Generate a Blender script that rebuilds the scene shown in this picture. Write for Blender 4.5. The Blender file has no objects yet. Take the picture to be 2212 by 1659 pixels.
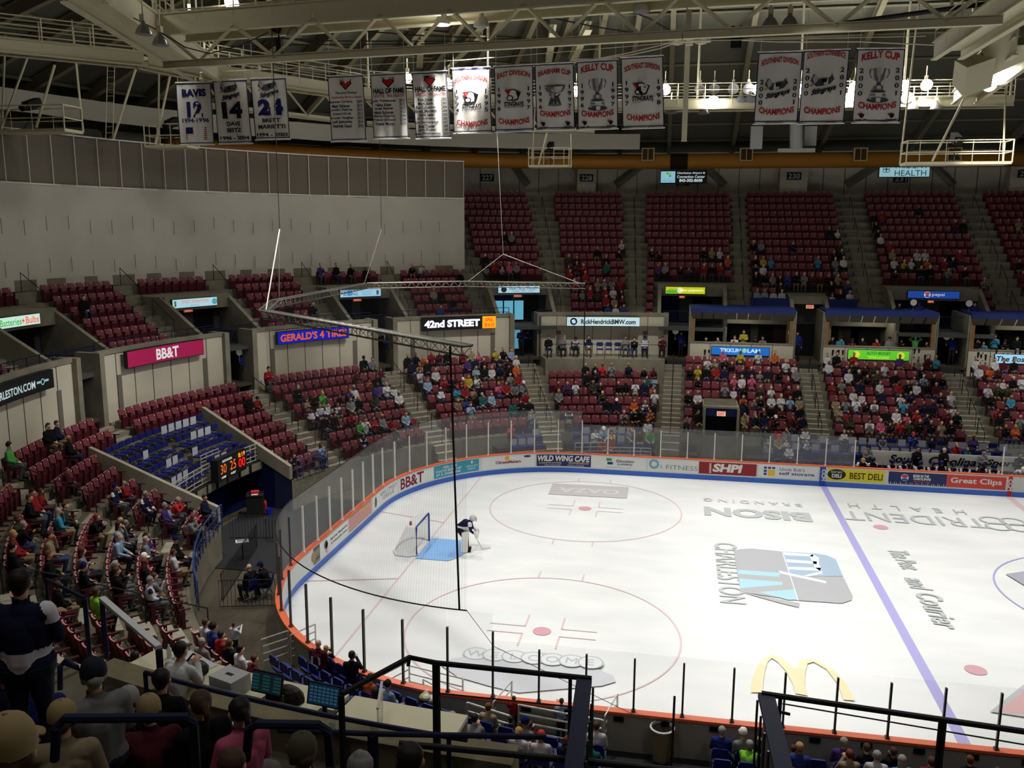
import bpy, bmesh, math, random
import numpy as np
from mathutils import Vector, Matrix
random.seed(7)
rnd = random.Random(11)
pi = math.pi
rad = math.radians
scene = bpy.context.scene
COL = scene.collection

# ------------------------------------------------------------ camera
CAM = (13.570, -34.035, 13.267)
YAW, PIT, ROL, FPX = -0.18726, -0.17473, 0.0052, 1907.5
_f = Vector((math.sin(YAW)*math.cos(PIT), math.cos(YAW)*math.cos(PIT), math.sin(PIT)))
_r0 = Vector((math.cos(YAW), -math.sin(YAW), 0)); _u0 = _r0.cross(_f)
_r = _r0*math.cos(ROL)+_u0*math.sin(ROL); _u = -_r0*math.sin(ROL)+_u0*math.cos(ROL)
cd = bpy.data.cameras.new('camera'); cam = bpy.data.objects.new('camera', cd); COL.objects.link(cam)
cam.matrix_world = Matrix(((_r.x, _u.x, -_f.x, CAM[0]), (_r.y, _u.y, -_f.y, CAM[1]), (_r.z, _u.z, -_f.z, CAM[2]), (0, 0, 0, 1)))
cd.sensor_width = 36; cd.lens = 36*FPX/2212; cd.clip_start = .1; cd.clip_end = 400
scene.camera = cam

# ------------------------------------------------------------ view, world, lights
scene.view_settings.view_transform = 'Standard'; scene.view_settings.look = 'None'
scene.view_settings.gamma = 1; scene.view_settings.use_curve_mapping = False
scene.view_settings.exposure = 0.0
scene.cycles.use_denoising = True; scene.cycles.use_adaptive_sampling = True; scene.cycles.adaptive_threshold = .02
scene.cycles.max_bounces = 5; scene.cycles.diffuse_bounces = 3; scene.cycles.glossy_bounces = 2
scene.cycles.transmission_bounces = 3; scene.cycles.transparent_max_bounces = 12
scene.cycles.sample_clamp_indirect = 4
scene.cycles.caustics_reflective = False; scene.cycles.caustics_refractive = False
w = bpy.data.worlds.new('world'); scene.world = w; w.use_nodes = True
w.node_tree.nodes['Background'].inputs[0].default_value = (.95, 1, .85, 1)
w.node_tree.nodes['Background'].inputs[1].default_value = 0.012

def lamp(name, kind, loc, target, power, color=(1, 1, 1), size=1.0, spot=None, blend=.5):
    l = bpy.data.lights.new(name, kind); l.energy = power; l.color = color
    if kind == 'SPOT': l.spot_size = rad(spot); l.spot_blend = blend; l.shadow_soft_size = size
    elif kind == 'AREA': l.shape = 'DISK'; l.size = size
    else: l.shadow_soft_size = size
    o = bpy.data.objects.new(name, l); COL.objects.link(o); o.location = loc
    d = Vector(target)-Vector(loc)
    o.rotation_euler = d.to_track_quat('-Z', 'Y').to_euler()
    return o
# rink floodlights along the two catwalks, all aimed down at the ice
for i, x in enumerate((-1, 8, 17, 26, 35, 44)):
    for s in (-1, 1):
        lamp('rink_flood', 'SPOT', (x, 12.5 if s > 0 else -9, 21), (x+1.0 if x > 3 else x+5.5, s*4.6, 0), 5200, (1, .985, .95), .5, 74, .45)
# added lamps without fixtures: spots washing the lower stands, soft fill above
STAND_SPOTS = [-24, -16, -8, 0, 20, 40, 60, 80, 100, 120, 140, 160, 184, 192]
for a in STAND_SPOTS:
    t = rad(min(max(a, 0), 180)); sx = 12.95-min(a, 0)+max(a-180, 0)
    lamp('added_stand_spot', 'SPOT', (sx-(13.5 if a < 45 else 9)*math.sin(t), (13.5 if a < 45 else 9)*math.cos(t), 21.5), (sx-21.5*math.sin(t), 21.5*math.cos(t), 3.5), 4300 if a < 45 else 4900, (1, .965, .9), .4, 50, .6)
for a in (-20, 10, 45, 80, 115, 150, 186):
    t = rad(min(max(a, 0), 180)); sx = 12.95-min(a, 0)+max(a-180, 0)
    lamp('added_stand_fill', 'AREA', (sx-22*math.sin(t), 22*math.cos(t), 23), (sx-24*math.sin(t), 24*math.cos(t), 4), 210 if 40 < a < 120 else 170, (1, .96, .86), 2.4)  # added soft fill over the stands, no fixture modelled
for x in (9, 22): lamp('added_stand_fill', 'AREA', (x, -30, 22.5), (x+2, -15, 0), 260, (1, .96, .9), 2.0)  # added fill brightening the back of the near boards and the closest people

# ------------------------------------------------------------ materials
def srgb(c):
    return tuple(((x/255)/12.92 if x <= 10.31 else (((x/255)+.055)/1.055)**2.4) for x in c)
MATS = {}
def mat(name, rgb, rough=.6, spec=.3, emit=0, emit_rgb=None, noise=0, nscale=3, metal=0, bump=0, coat=0):
    if name in MATS: return MATS[name]
    m = bpy.data.materials.new(name); m.use_nodes = True; nt = m.node_tree; b = nt.nodes['Principled BSDF']
    c = srgb(rgb)
    b.inputs['Base Color'].default_value = (*c, 1); b.inputs['Roughness'].default_value = rough
    b.inputs['Specular IOR Level'].default_value = spec; b.inputs['Metallic'].default_value = metal
    b.inputs['Coat Weight'].default_value = coat
    if noise or bump:
        tc = nt.nodes.new('ShaderNodeTexCoord'); n = nt.nodes.new('ShaderNodeTexNoise')
        n.inputs['Scale'].default_value = nscale; n.inputs['Detail'].default_value = 4
        nt.links.new(tc.outputs['Object'], n.inputs['Vector'])
        if noise:
            r = nt.nodes.new('ShaderNodeValToRGB'); e = r.color_ramp.elements
            e[0].position = .3; e[1].position = .7
            e[0].color = (*[x*(1-noise) for x in c], 1); e[1].color = (*[min(1, x*(1+noise)) for x in c], 1)
            nt.links.new(n.outputs['Fac'], r.inputs['Fac']); nt.links.new(r.outputs['Color'], b.inputs['Base Color'])
        if bump:
            bp = nt.nodes.new('ShaderNodeBump'); bp.inputs['Strength'].default_value = bump
            nt.links.new(n.outputs['Fac'], bp.inputs['Height']); nt.links.new(bp.outputs['Normal'], b.inputs['Normal'])
    if emit:
        b.inputs['Emission Color'].default_value = (*srgb(emit_rgb or rgb), 1); b.inputs['Emission Strength'].default_value = emit
    MATS[name] = m; return m
def see_through(name, rgb, alpha, rough=.3, stripes=None):
    m = bpy.data.materials.new(name); m.use_nodes = True; nt = m.node_tree; b = nt.nodes['Principled BSDF']
    b.inputs['Base Color'].default_value = (*srgb(rgb), 1); b.inputs['Roughness'].default_value = rough
    tr = nt.nodes.new('ShaderNodeBsdfTransparent'); mx = nt.nodes.new('ShaderNodeMixShader')
    mx.inputs[0].default_value = alpha
    nt.links.new(tr.outputs[0], mx.inputs[1]); nt.links.new(b.outputs[0], mx.inputs[2])
    nt.links.new(mx.outputs[0], nt.nodes['Material Output'].inputs['Surface'])
    if stripes:   # (period_m, duty, alpha between strands): knotted cord seen as thin strands
        per, duty, low = stripes
        uv = nt.nodes.new('ShaderNodeUVMap'); sp = nt.nodes.new('ShaderNodeSeparateXYZ'); nt.links.new(uv.outputs[0], sp.inputs[0])
        prev = None
        for ax in (('X', 'Y') if name == 'goal_net' else ('X',)):
            d = nt.nodes.new('ShaderNodeMath'); d.operation = 'DIVIDE'; d.inputs[1].default_value = per; nt.links.new(sp.outputs[ax], d.inputs[0])
            f = nt.nodes.new('ShaderNodeMath'); f.operation = 'FRACT'; nt.links.new(d.outputs[0], f.inputs[0])
            l = nt.nodes.new('ShaderNodeMath'); l.operation = 'LESS_THAN'; l.inputs[1].default_value = duty; nt.links.new(f.outputs[0], l.inputs[0])
            if prev is None: prev = l
            else:
                a = nt.nodes.new('ShaderNodeMath'); a.operation = 'MAXIMUM'; nt.links.new(prev.outputs[0], a.inputs[0]); nt.links.new(l.outputs[0], a.inputs[1]); prev = a
        mr = nt.nodes.new('ShaderNodeMapRange'); mr.inputs['To Min'].default_value = low; mr.inputs['To Max'].default_value = alpha
        nt.links.new(prev.outputs[0], mr.inputs['Value']); nt.links.new(mr.outputs[0], mx.inputs[0])
    MATS[name] = m; return m

M = dict(
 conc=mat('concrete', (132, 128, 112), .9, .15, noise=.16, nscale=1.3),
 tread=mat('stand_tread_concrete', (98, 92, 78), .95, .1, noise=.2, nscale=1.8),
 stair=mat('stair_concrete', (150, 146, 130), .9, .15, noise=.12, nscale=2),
 panel=mat('cream_wall_panel', (202, 196, 178), .8, .2, noise=.04, nscale=.6),
 joint=mat('panel_joint', (92, 86, 74), .9),
 louver=mat('louver_grey', (112, 108, 98), .7),
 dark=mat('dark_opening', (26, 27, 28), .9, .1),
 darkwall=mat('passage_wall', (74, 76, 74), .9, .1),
 teal=mat('teal_door', (46, 104, 122), .7),
 navy=mat('navy_drape', (14, 26, 74), .85, .1),
 navyfascia=mat('navy_fascia', (34, 50, 112), .7),
 rail=mat('navy_rail_paint', (22, 28, 58), .65, .2),
 blackrail=mat('black_rail_paint', (20, 20, 24), .55, .3),
 alu=mat('aluminium_rail', (205, 204, 196), .35, .5, metal=.5),
 ice=None,
 board=mat('dasher_white', (214, 218, 216), .4, .4), kick=mat('kickplate_blue', (58, 108, 205), .4, .4),
 cap=mat('dasher_cap_orange', (226, 108, 70), .4, .4), backboard=mat('dasher_back_grey', (150, 148, 144), .6),
 postw=mat('glass_post_alu', (225, 224, 214), .35, .5), maroon=mat('seat_maroon', (122, 56, 66), .5, .35),
 maroond=mat('seat_pan_maroon', (86, 27, 38), .55, .3), plate=mat('seat_number_plate', (240, 236, 226), .3, .6),
 seatarm=mat('seat_arm_maroon', (84, 30, 38), .55), seatlip=mat('seat_edge_pink', (176, 120, 122), .5),
 bluech=mat('chair_blue', (26, 32, 104), .5, .3), chleg=mat('chair_leg_grey', (92, 94, 104), .4, .5, metal=.5),
 chback=mat('chair_back_panel', (190, 192, 198), .6),
 floor=mat('arena_floor', (74, 68, 56), .85, .2, noise=.2, nscale=.8), rubber=mat('black_rubber_floor', (40, 40, 42), .8, .2),
 steel=mat('ivory_steel', (206, 200, 170), .6, .3), steeld=mat('roof_steel', (128, 122, 100), .7, .2),
 deck=mat('roof_deck', (104, 104, 92), .9, .1), white=mat('white_paint', (232, 232, 226), .6), black=mat('black_paint', (14, 14, 15), .6),
 cloth=mat('banner_cloth', (222, 220, 214), .85, .1), cloth_navy=mat('banner_navy', (26, 30, 78), .85, .1),
 red=mat('sign_red', (190, 40, 44), .6), inkred=mat('banner_red', (176, 40, 48), .85, .1), ink=mat('banner_ink', (34, 32, 40), .85, .1),
 inknavy=mat('banner_ink_navy', (32, 34, 92), .85, .1), duct=mat('ochre_duct', (178, 122, 44), .6, .3), ductd=mat('duct_collar', (70, 48, 24), .7),
 curtain=mat('curtain_white', (204, 200, 188), .95, .05, noise=.05, nscale=.5), band=mat('white_drape', (190, 186, 172), .95, .05),
 yellow=mat('yellow_edge', (226, 176, 24), .6), grey=mat('mid_grey', (128, 128, 128), .6), lgrey=mat('light_grey', (196, 196, 196), .6),
)
M['glass'] = see_through('rink_glass', (206, 210, 212), .09, .15)
M['glassclear'] = see_through('rink_glass_front', (225, 228, 230), .05, .15)
M['net'] = see_through('safety_net', (16, 16, 18), .2, .8, stripes=(.09, .2, .05))
M['goalnet'] = see_through('goal_net', (235, 235, 230), .75, .8, stripes=(.05, .3, .12))
M['mesh'] = see_through('scrim_mesh', (128, 120, 106), .74, .9)

# ------------------------------------------------------------ mesh builder
class MB:
    def __init__(s): s.v = []; s.f = []; s.m = []; s.mats = []; s.uv = None
    def mi(s, m):
        if m not in s.mats: s.mats.append(m)
        return s.mats.index(m)
    def add(s, vs, fs, m):
        b = len(s.v); s.v += [tuple(v) for v in vs]; k = s.mi(m)
        for f in fs: s.f.append(tuple(b+i for i in f)); s.m.append(k)
    def quad(s, a, b, c, d, m): s.add((a, b, c, d), ((0, 1, 2, 3),), m)
    def box(s, c, size, m, rz=0, T=None):
        x, y, z = size[0]/2, size[1]/2, size[2]/2; vs = []
        ca, sa = math.cos(rz), math.sin(rz)
        for dx, dy, dz in ((-1,-1,-1),(1,-1,-1),(1,1,-1),(-1,1,-1),(-1,-1,1),(1,-1,1),(1,1,1),(-1,1,1)):
            px, py = dx*x, dy*y
            v = Vector((c[0]+px*ca-py*sa, c[1]+px*sa+py*ca, c[2]+dz*z))
            vs.append(T @ v if T else v)
        s.add(vs, ((0,3,2,1),(4,5,6,7),(0,1,5,4),(1,2,6,5),(2,3,7,6),(3,0,4,7)), m)
    def tube(s, pts, r, m, n=6, closed=False, r2=None):
        pts = [Vector(p) for p in pts]; N = len(pts); rings = []
        for i, p in enumerate(pts):
            t = (pts[(i+1) % N]-pts[i-1]) if closed or 0 < i < N-1 else ((pts[1]-pts[0]) if i == 0 else (pts[-1]-pts[-2]))
            if t.length < 1e-9: t = Vector((0, 0, 1))
            t.normalize(); a = t.cross(Vector((0, 0, 1)))
            if a.length < .02: a = t.cross(Vector((0, 1, 0)))
            a.normalize(); b = t.cross(a); rr = r if r2 is None else r+(r2-r)*i/(N-1)
            rings.append([p+(a*math.cos(2*pi*k/n)+b*math.sin(2*pi*k/n))*rr for k in range(n)])
        vs = [v for R in rings for v in R]; fs = []
        for i in range(N if closed else N-1):
            j = (i+1) % N
            for k in range(n): fs.append((i*n+k, i*n+(k+1) % n, j*n+(k+1) % n, j*n+k))
        if not closed: fs += [tuple(range(n))[::-1], tuple((N-1)*n+k for k in range(n))]
        s.add(vs, fs, m)
    def prism(s, poly, lo, hi, m, T=None):
        n = len(poly); vs = [Vector((x, y, lo)) for x, y in poly]+[Vector((x, y, hi)) for x, y in poly]
        if T: vs = [T @ v for v in vs]
        s.add(vs, [tuple(range(n))[::-1], tuple(range(n, 2*n))]+[(i, (i+1) % n, n+(i+1) % n, n+i) for i in range(n)], m)
    def lathe(s, prof, m, c=(0, 0, 0), n=16, T=None):
        vs = []; fs = []
        for r, z in prof:
            for k in range(n):
                v = Vector((c[0]+r*math.cos(2*pi*k/n), c[1]+r*math.sin(2*pi*k/n), c[2]+z)); vs.append(T @ v if T else v)
        for i in range(len(prof)-1):
            for k in range(n): fs.append((i*n+k, i*n+(k+1) % n, (i+1)*n+(k+1) % n, (i+1)*n+k))
        s.add(vs, fs, m)
    def ell(s, c, r, m, n=12, k=8, T=None):
        prof = [(math.cos(-pi/2+pi*i/k), math.sin(-pi/2+pi*i/k)) for i in range(k+1)]; vs = []; fs = []
        for a, z in prof:
            for q in range(n):
                v = Vector((c[0]+r[0]*a*math.cos(2*pi*q/n), c[1]+r[1]*a*math.sin(2*pi*q/n), c[2]+r[2]*z)); vs.append(T @ v if T else v)
        for i in range(k):
            for q in range(n): fs.append((i*n+q, i*n+(q+1) % n, (i+1)*n+(q+1) % n, (i+1)*n+q))
        s.add(vs, fs, m)
    def mesh(s, name):
        me = bpy.data.meshes.new(name); me.from_pydata([tuple(v) for v in s.v], [], s.f)
        for m in s.mats: me.materials.append(m)
        if s.f: me.polygons.foreach_set('material_index', s.m)
        me.update(); return me
    def build(s, name, parent=None, smooth=False, **k):
        me = s.mesh(name)
        if smooth: me.polygons.foreach_set('use_smooth', [True]*len(me.polygons))
        o = bpy.data.objects.new(name, me); COL.objects.link(o)
        if parent: o.parent = parent
        tag(o, **k); return o
def tag(o, label=None, cat=None, group=None, kind=None):
    if label: o['label'] = label
    if cat: o['category'] = cat
    if group: o['group'] = group
    if kind: o['kind'] = kind
    return o
def empty(name, loc=(0, 0, 0), rz=0, **k):
    o = bpy.data.objects.new(name, None); COL.objects.link(o); o.location = loc; o.rotation_euler = (0, 0, rz); o.empty_display_size = .1
    return tag(o, **k)
def link(name, me, parent=None, loc=(0, 0, 0), rz=0, scale=1, **k):
    o = bpy.data.objects.new(name, me); COL.objects.link(o); o.parent = parent; o.location = loc; o.rotation_euler = (0, 0, rz)
    if scale != 1: o.scale = (scale,)*3
    return tag(o, **k)

# ------------------------------------------------------------ bowl coordinates
CX = 12.95
def W(a, R, z=0.0):
    """a in 0..180 runs round the end bowl in degrees; a<0 is metres along the far side, a>180 metres along the near side"""
    if a < 0: return Vector((CX-a, R, z))
    if a > 180: return Vector((CX+(a-180), -R, z))
    t = rad(a); return Vector((CX-R*math.sin(t), R*math.cos(t), z))
def nrm(a):
    t = rad(min(max(a, 0), 180)); return Vector((-math.sin(t), math.cos(t), 0))
def ang(a):           # rotation about z that turns local +y into the outward normal
    return rad(min(max(a, 0), 180))
def frame(a, R, z): return Matrix.Translation(W(a, R, z)) @ Matrix.Rotation(ang(a), 4, 'Z')
def span(a0, a1, step=3.0):
    """sample list between two bowl coordinates, with the joints at 0 and 180 kept"""
    out = [a0]; marks = [x for x in (0, 180) if a0 < x < a1]+[a1]
    for mk in marks:
        lo = out[-1]; n = 1 if (mk <= 0 or lo >= 180) else max(1, int(math.ceil((mk-lo)/step)))
        out += [lo+(mk-lo)*i/n for i in range(1, n+1)]
    return out
def sweep(mb, prof, a0, a1, m, step=3.0, ends=True):
    """prof: list of (R,z) with optional material as third item, swept round the bowl"""
    A = span(a0, a1, step); n = len(prof); vs = [W(a, p[0], p[1]) for a in A for p in prof]
    for j in range(n-1):
        mm = prof[j][2] if len(prof[j]) > 2 else m
        b = len(mb.v); mb.v += [tuple(v) for v in (vs[i*n+q] for i in range(len(A)) for q in (j, j+1))]; k = mb.mi(mm)
        for i in range(len(A)-1): mb.f.append((b+2*i, b+2*i+1, b+2*i+3, b+2*i+2)); mb.m.append(k)
def slab(mb, a0, a1, R0, R1, z0, z1, m, step=3.0):
    prof = [(R0, z0), (R0, z1), (R1, z1), (R1, z0), (R0, z0)]
    sweep(mb, prof, a0, a1, m, step)
    for a in (a0, a1): mb.quad(W(a, R0, z0), W(a, R0, z1), W(a, R1, z1), W(a, R1, z0), m)
def dist_cam(p): return (Vector(p)-Vector(CAM)).length
def proj(p):
    d = Vector(p)-Vector(CAM); z = d.dot(_f)
    if z < .1: return None
    return 1106+FPX*d.dot(_r)/z, 829.5-FPX*d.dot(_u)/z
def in_view(p, m=60):
    q = proj(p); return q is not None and -m < q[0] < 2212+m and -m < q[1] < 1659+m
def ray(u, v): return _f+_r*((u-1106)/FPX)-_u*((v-829.5)/FPX)
def at_y(u, v, Y): d = ray(u, v); t = (Y-CAM[1])/d.y; return Vector(CAM)+d*t
def at_z(u, v, Z): d = ray(u, v); t = (Z-CAM[2])/d.z; return Vector(CAM)+d*t
def rof(p):
    if p.x > CX: return abs(p.y)
    return math.hypot(p.x-CX, p.y)
def aof(p):
    if p.x > CX: return CX-p.x if p.y > 0 else 180+p.x-CX
    return math.degrees(math.atan2(CX-p.x, p.y))
def at_slope(u, v, R0, z0, s):
    """where the sight line meets the raked stand plane"""
    d = ray(u, v); t0 = 3.0; C = Vector(CAM); prev = None
    while t0 < 140:
        X = C+d*t0; g = X.z-(z0+s*(rof(X)-R0))
        if prev is not None and prev > 0 and g <= 0 and rof(X) > 12:
            lo, hi = t0-.25, t0
            for _ in range(20):
                mid = (lo+hi)/2; X = C+d*mid
                if X.z-(z0+s*(rof(X)-R0)) > 0: lo = mid
                else: hi = mid
            return C+d*hi
        prev = g; t0 += .25
    return None

# ------------------------------------------------------------ lettering
_fc = {}
def glyph_mesh(text, size, bold=0, shear=0, spacing=1):
    key = (text, round(bold, 3), shear, spacing)
    if key not in _fc:
        c = bpy.data.curves.new('txt', 'FONT'); c.body = text; c.size = 1; c.offset = bold; c.shear = shear
        c.space_character = spacing; c.align_x = 'CENTER'; c.align_y = 'CENTER'; c.resolution_u = 3; c.fill_mode = 'FRONT'
        o = bpy.data.objects.new('txt', c); COL.objects.link(o)
        me = bpy.data.meshes.new_from_object(o, depsgraph=bpy.context.evaluated_depsgraph_get())
        v = np.empty(len(me.vertices)*3); me.vertices.foreach_get('co', v)
        fs = [tuple(p.vertices) for p in me.polygons]
        bpy.data.objects.remove(o); bpy.data.curves.remove(c); bpy.data.meshes.remove(me)
        _fc[key] = (v.reshape(-1, 3), fs)
    v, fs = _fc[key]; return v*size, fs
def letters(mb, text, size, m, fn, width=None, bold=.02, shear=0, spacing=1, height=None):
    """adds the words to mb; fn maps flat (x,y) to a point in the place"""
    v, fs = glyph_mesh(text, size, bold, shear, spacing)
    if len(v) == 0: return
    x = v[:, 0].copy(); y = v[:, 1].copy()
    x -= (x.max()+x.min())/2; y -= (y.max()+y.min())/2
    if width: x *= width/max(1e-6, x.max()-x.min())
    if height: y *= height/max(1e-6, y.max()-y.min())
    mb.add([fn(a, b) for a, b in zip(x, y)], fs, m)
# ================================================================ RINK
RC = 8.53; HW = 12.95; XE = 46.0
_L1 = XE-RC; _L2 = pi/2*RC; _L3 = 2*(HW-RC)
RT = 2*_L1+2*_L2+_L3
def rink(t, off=0.0, z=0.0):
    """point on the board line, t metres from the far right, off metres outward"""
    if t < _L1: return Vector((XE-t, HW+off, z))
    t -= _L1
    if t < _L2: q = t/RC; return Vector((RC-(RC+off)*math.sin(q), HW-RC+(RC+off)*math.cos(q), z))
    t -= _L2
    if t < _L3: return Vector((-off, HW-RC-t, z))
    t -= _L3
    if t < _L2: q = t/RC; return Vector((RC-(RC+off)*math.cos(q), -(HW-RC)-(RC+off)*math.sin(q), z))
    t -= _L2
    return Vector((RC+t, -HW-off, z))
TS = [i*RT/400 for i in range(401)]
def rspan(t0, t1):
    return [t0]+[t for t in TS if t0+.05 < t < t1-.05]+[t1]
def rsweep(mb, prof, t0, t1, m):
    A = rspan(t0, t1)
    for j in range(len(prof)-1):
        mm = prof[j][2] if len(prof[j]) > 2 else m
        for a, b in zip(A[:-1], A[1:]):
            mb.quad(rink(a, *prof[j][:2]), rink(a, *prof[j+1][:2]), rink(b, *prof[j+1][:2]), rink(b, *prof[j][:2]), mm)
_tab = [(proj(rink(t, 0, .6))[0], t) for t in [8+i*.1 for i in range(560)] if proj(rink(t, 0, .6))]
def t_at(u):
    """board position seen at picture column u on the far side"""
    best = min(((abs(q[0]-u), q[1]) for q in _tab if q[1] < _L1+_L2+_L3*.9)); return best[1]

# ice sheet
mI = bpy.data.materials.new('ice'); mI.use_nodes = True; nt = mI.node_tree; b = nt.nodes['Principled BSDF']
tc = nt.nodes.new('ShaderNodeTexCoord'); n1 = nt.nodes.new('ShaderNodeTexNoise'); n1.inputs['Scale'].default_value = .35; n1.inputs['Detail'].default_value = 6
mp = nt.nodes.new('ShaderNodeMapping'); mp.inputs['Scale'].default_value = (1, 2.4, 1)
cr = nt.nodes.new('ShaderNodeValToRGB'); cr.color_ramp.elements[0].position = .3; cr.color_ramp.elements[1].position = .7
cr.color_ramp.elements[0].color = (*srgb((222, 225, 224)), 1); cr.color_ramp.elements[1].color = (*srgb((236, 237, 235)), 1)
nt.links.new(tc.outputs['Object'], mp.inputs['Vector']); nt.links.new(mp.outputs[0], n1.inputs['Vector']); nt.links.new(n1.outputs['Fac'], cr.inputs['Fac'])
nt.links.new(cr.outputs['Color'], b.inputs['Base Color']); b.inputs['Roughness'].default_value = .42; b.inputs['Specular IOR Level'].default_value = .35
mb = MB(); O = [rink(t) for t in TS]
mb.add(O+[Vector((20, 0, 0))], [(i+1, i, len(O)) for i in range(len(O)-1)]+[(0, len(O)-1, len(O))], mI)
ice = mb.build('ice_sheet', label='white ice sheet with painted lines, circles and sponsor logos inside the boards', cat='ice rink')
mline = mat('ice_line_red', (222, 194, 196), .5); mblue = mat('ice_line_blue', (170, 166, 218), .5); mdot = mat('ice_dot_red', (208, 160, 168), .5)
mcrease = mat('crease_blue', (138, 184, 236), .5); mlogo = mat('ice_ink_grey', (186, 191, 192), .5); mlogol = mat('ice_logo_pale', (205, 208, 212), .5)
_zl = [.006]
def flat(name, fn, label=None):
    _zl[0] += .0012; z = _zl[0]; mb = MB(); fn(mb, z); mb.build(name, ice, label=label)
def ring(mb, cx, cy, r, wd, z, m, n=72, a0=0, a1=2*pi):
    P = [[(cx+q*math.cos(a0+(a1-a0)*i/n), cy+q*math.sin(a0+(a1-a0)*i/n), z) for q in (r-wd/2, r+wd/2)] for i in range(n+1)]
    for i in range(n): mb.quad(P[i][0], P[i][1], P[i+1][1], P[i+1][0], m)
def rect(mb, x0, y0, x1, y1, z, m): mb.quad((x0, y0, z), (x1, y0, z), (x1, y1, z), (x0, y1, z), m)
def disc(mb, cx, cy, r, z, m, n=32, ry=None):
    mb.add([(cx+r*math.cos(2*pi*i/n), cy+(ry or r)*math.sin(2*pi*i/n), z) for i in range(n)], [tuple(range(n))], m)
XG, XB, XM = 3.353, 21.34, 30.3
flat('goal_line', lambda mb, z: rect(mb, XG-.035, -11.2, XG+.035, 11.2, z, mline))
flat('blue_line', lambda mb, z: rect(mb, XB-.16, -HW, XB+.16, HW, z, mblue))
flat('center_line', lambda mb, z: rect(mb, XM-.15, -HW, XM+.15, HW, z, mline))
for sy in (1, -1):
    for xx in (XG+6.1,):
        def circ(mb, z, xx=xx, sy=sy):
            cy = 6.7*sy; ring(mb, xx, cy, 4.57, .06, z, mline); disc(mb, xx, cy, .31, z, mdot)
            for sx in (1, -1):
                for q in (1, -1):
                    y = cy+q*.28; x0 = xx+sx*.62
                    rect(mb, min(x0, x0+sx*1.2), y-.03, max(x0, x0+sx*1.2), y+.03, z, mline)
                    rect(mb, x0-.03, min(y, y+q*.9), x0+.03, max(y, y+q*.9), z, mline)
                    rect(mb, xx+sx*.85-.03, min(cy+q*4.57, cy+q*5.15), xx+sx*.85+.03, max(cy+q*4.57, cy+q*5.15), z, mline)
        flat('faceoff_circle', circ)
    flat('neutral_faceoff_spot', lambda mb, z, sy=sy: disc(mb, XB+1.55, 6.7*sy, .32, z, mdot))
    def trap(mb, z, sy=sy):
        a, b = Vector((XG, sy*3.35, z)), Vector((0.02, sy*4.27, z)); d = (b-a).normalized().cross(Vector((0, 0, 1)))*.03
        mb.quad(a-d, b-d, b+d, a+d, mline)
    flat('trapezoid_line', trap)
flat('center_circle', lambda mb, z: ring(mb, XM, 0, 4.57, .07, z, mblue))
def crease(mb, z):
    P = [(XG+.04, -1.22), (XG+1.37, -1.22)]+[(XG+.04+math.sqrt(max(0, 1.83**2-y*y)), y) for y in [-1.22+2.44*i/14 for i in range(15)]]+[(XG+.04, 1.22)]
    mb.add([(x, y, z) for x, y in P], [tuple(range(len(P)))], mcrease)
flat('goal_crease', crease)
# writing painted under the ice
def onice(cx, cy, rot, z):
    c, s = math.cos(rad(rot)), math.sin(rad(rot)); return lambda x, y: Vector((cx+x*c-y*s, cy+x*s+y*c, z))
def ictext(name, words, m=None):
    def fn(mb, z):
        for (t, cx, cy, rot, wd, ht, bold, sh) in words: letters(mb, t, 1, m or mlogo, onice(cx, cy, rot, z), width=wd, height=ht, bold=bold, shear=sh)
    flat(name, fn)
def ic(u, v): p = at_z(u, v, 0); return p.x, p.y
def band(mb, pts, wd, z, m, closed=False):
    n = len(pts); P = [Vector((*p, z)) for p in pts]
    for i in range(n if closed else n-1):
        a, b = P[i], P[(i+1) % n]; d = (b-a).normalized().cross(Vector((0, 0, 1)))*wd/2; mb.quad(a-d, b-d, b+d, a+d, m)
x0, y0 = ic(1183, 1060); x1, y1 = ic(1358, 1062)
def oaz(mb, z):
    q = [ic(1194, 1045), ic(1358, 1053), ic(1354, 1077), ic(1184, 1068)]
    mb.add([(*p, z) for p in q], [(0, 1, 2, 3)], mat('ice_logo_grey', (192, 188, 188), .5))
flat('logo_panel', oaz)
c = ic(1272, 1061); ictext('logo_lettering', [('OAZA', c[0], c[1], 182, 3.1, .8, .02, 0)], mat('ice_logo_pale2', (212, 208, 210), .5))
a = ic(1532, 1103); b_ = ic(1738, 1112); ictext('logo_lettering', [('BISON', (a[0]+b_[0])/2, (a[1]+b_[1])/2-.25, 180, 4.9, 1.35, .045, 0)])
a = ic(1530, 1080); b_ = ic(1722, 1092); ictext('logo_lettering', [('B R A N D I N G', (a[0]+b_[0])/2, (a[1]+b_[1])/2, 180, 4.7, .5, .02, 0)], mlogol)
a = ic(1850, 1118); b_ = ic(2110, 1135); ictext('logo_lettering', [('TRIDENT', (a[0]+b_[0])/2, (a[1]+b_[1])/2+.25, 180, 6.3, 1.3, .0, 0), ('H  E  A  L  T  H', (a[0]+b_[0])/2, (a[1]+b_[1])/2+1.85, 180, 5.3, .7, .0, 0)])
def knot(mb, z):
    c = ic(2172, 1133)
    for k in range(4):
        t = rad(45+90*k); cx, cy = c[0]+.62*math.cos(t), c[1]+.62*math.sin(t); ring(mb, cx, cy, .5, .12, z+.003*k, mlogo, 20)
flat('knot_logo', knot)
a = ic(1552, 1172); b_ = ic(1570, 1305); ictext('logo_lettering', [('CHARLESTON', (a[0]+b_[0])/2+.25, (a[1]+b_[1])/2, -90, 6.3, .95, .01, 0)])
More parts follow.
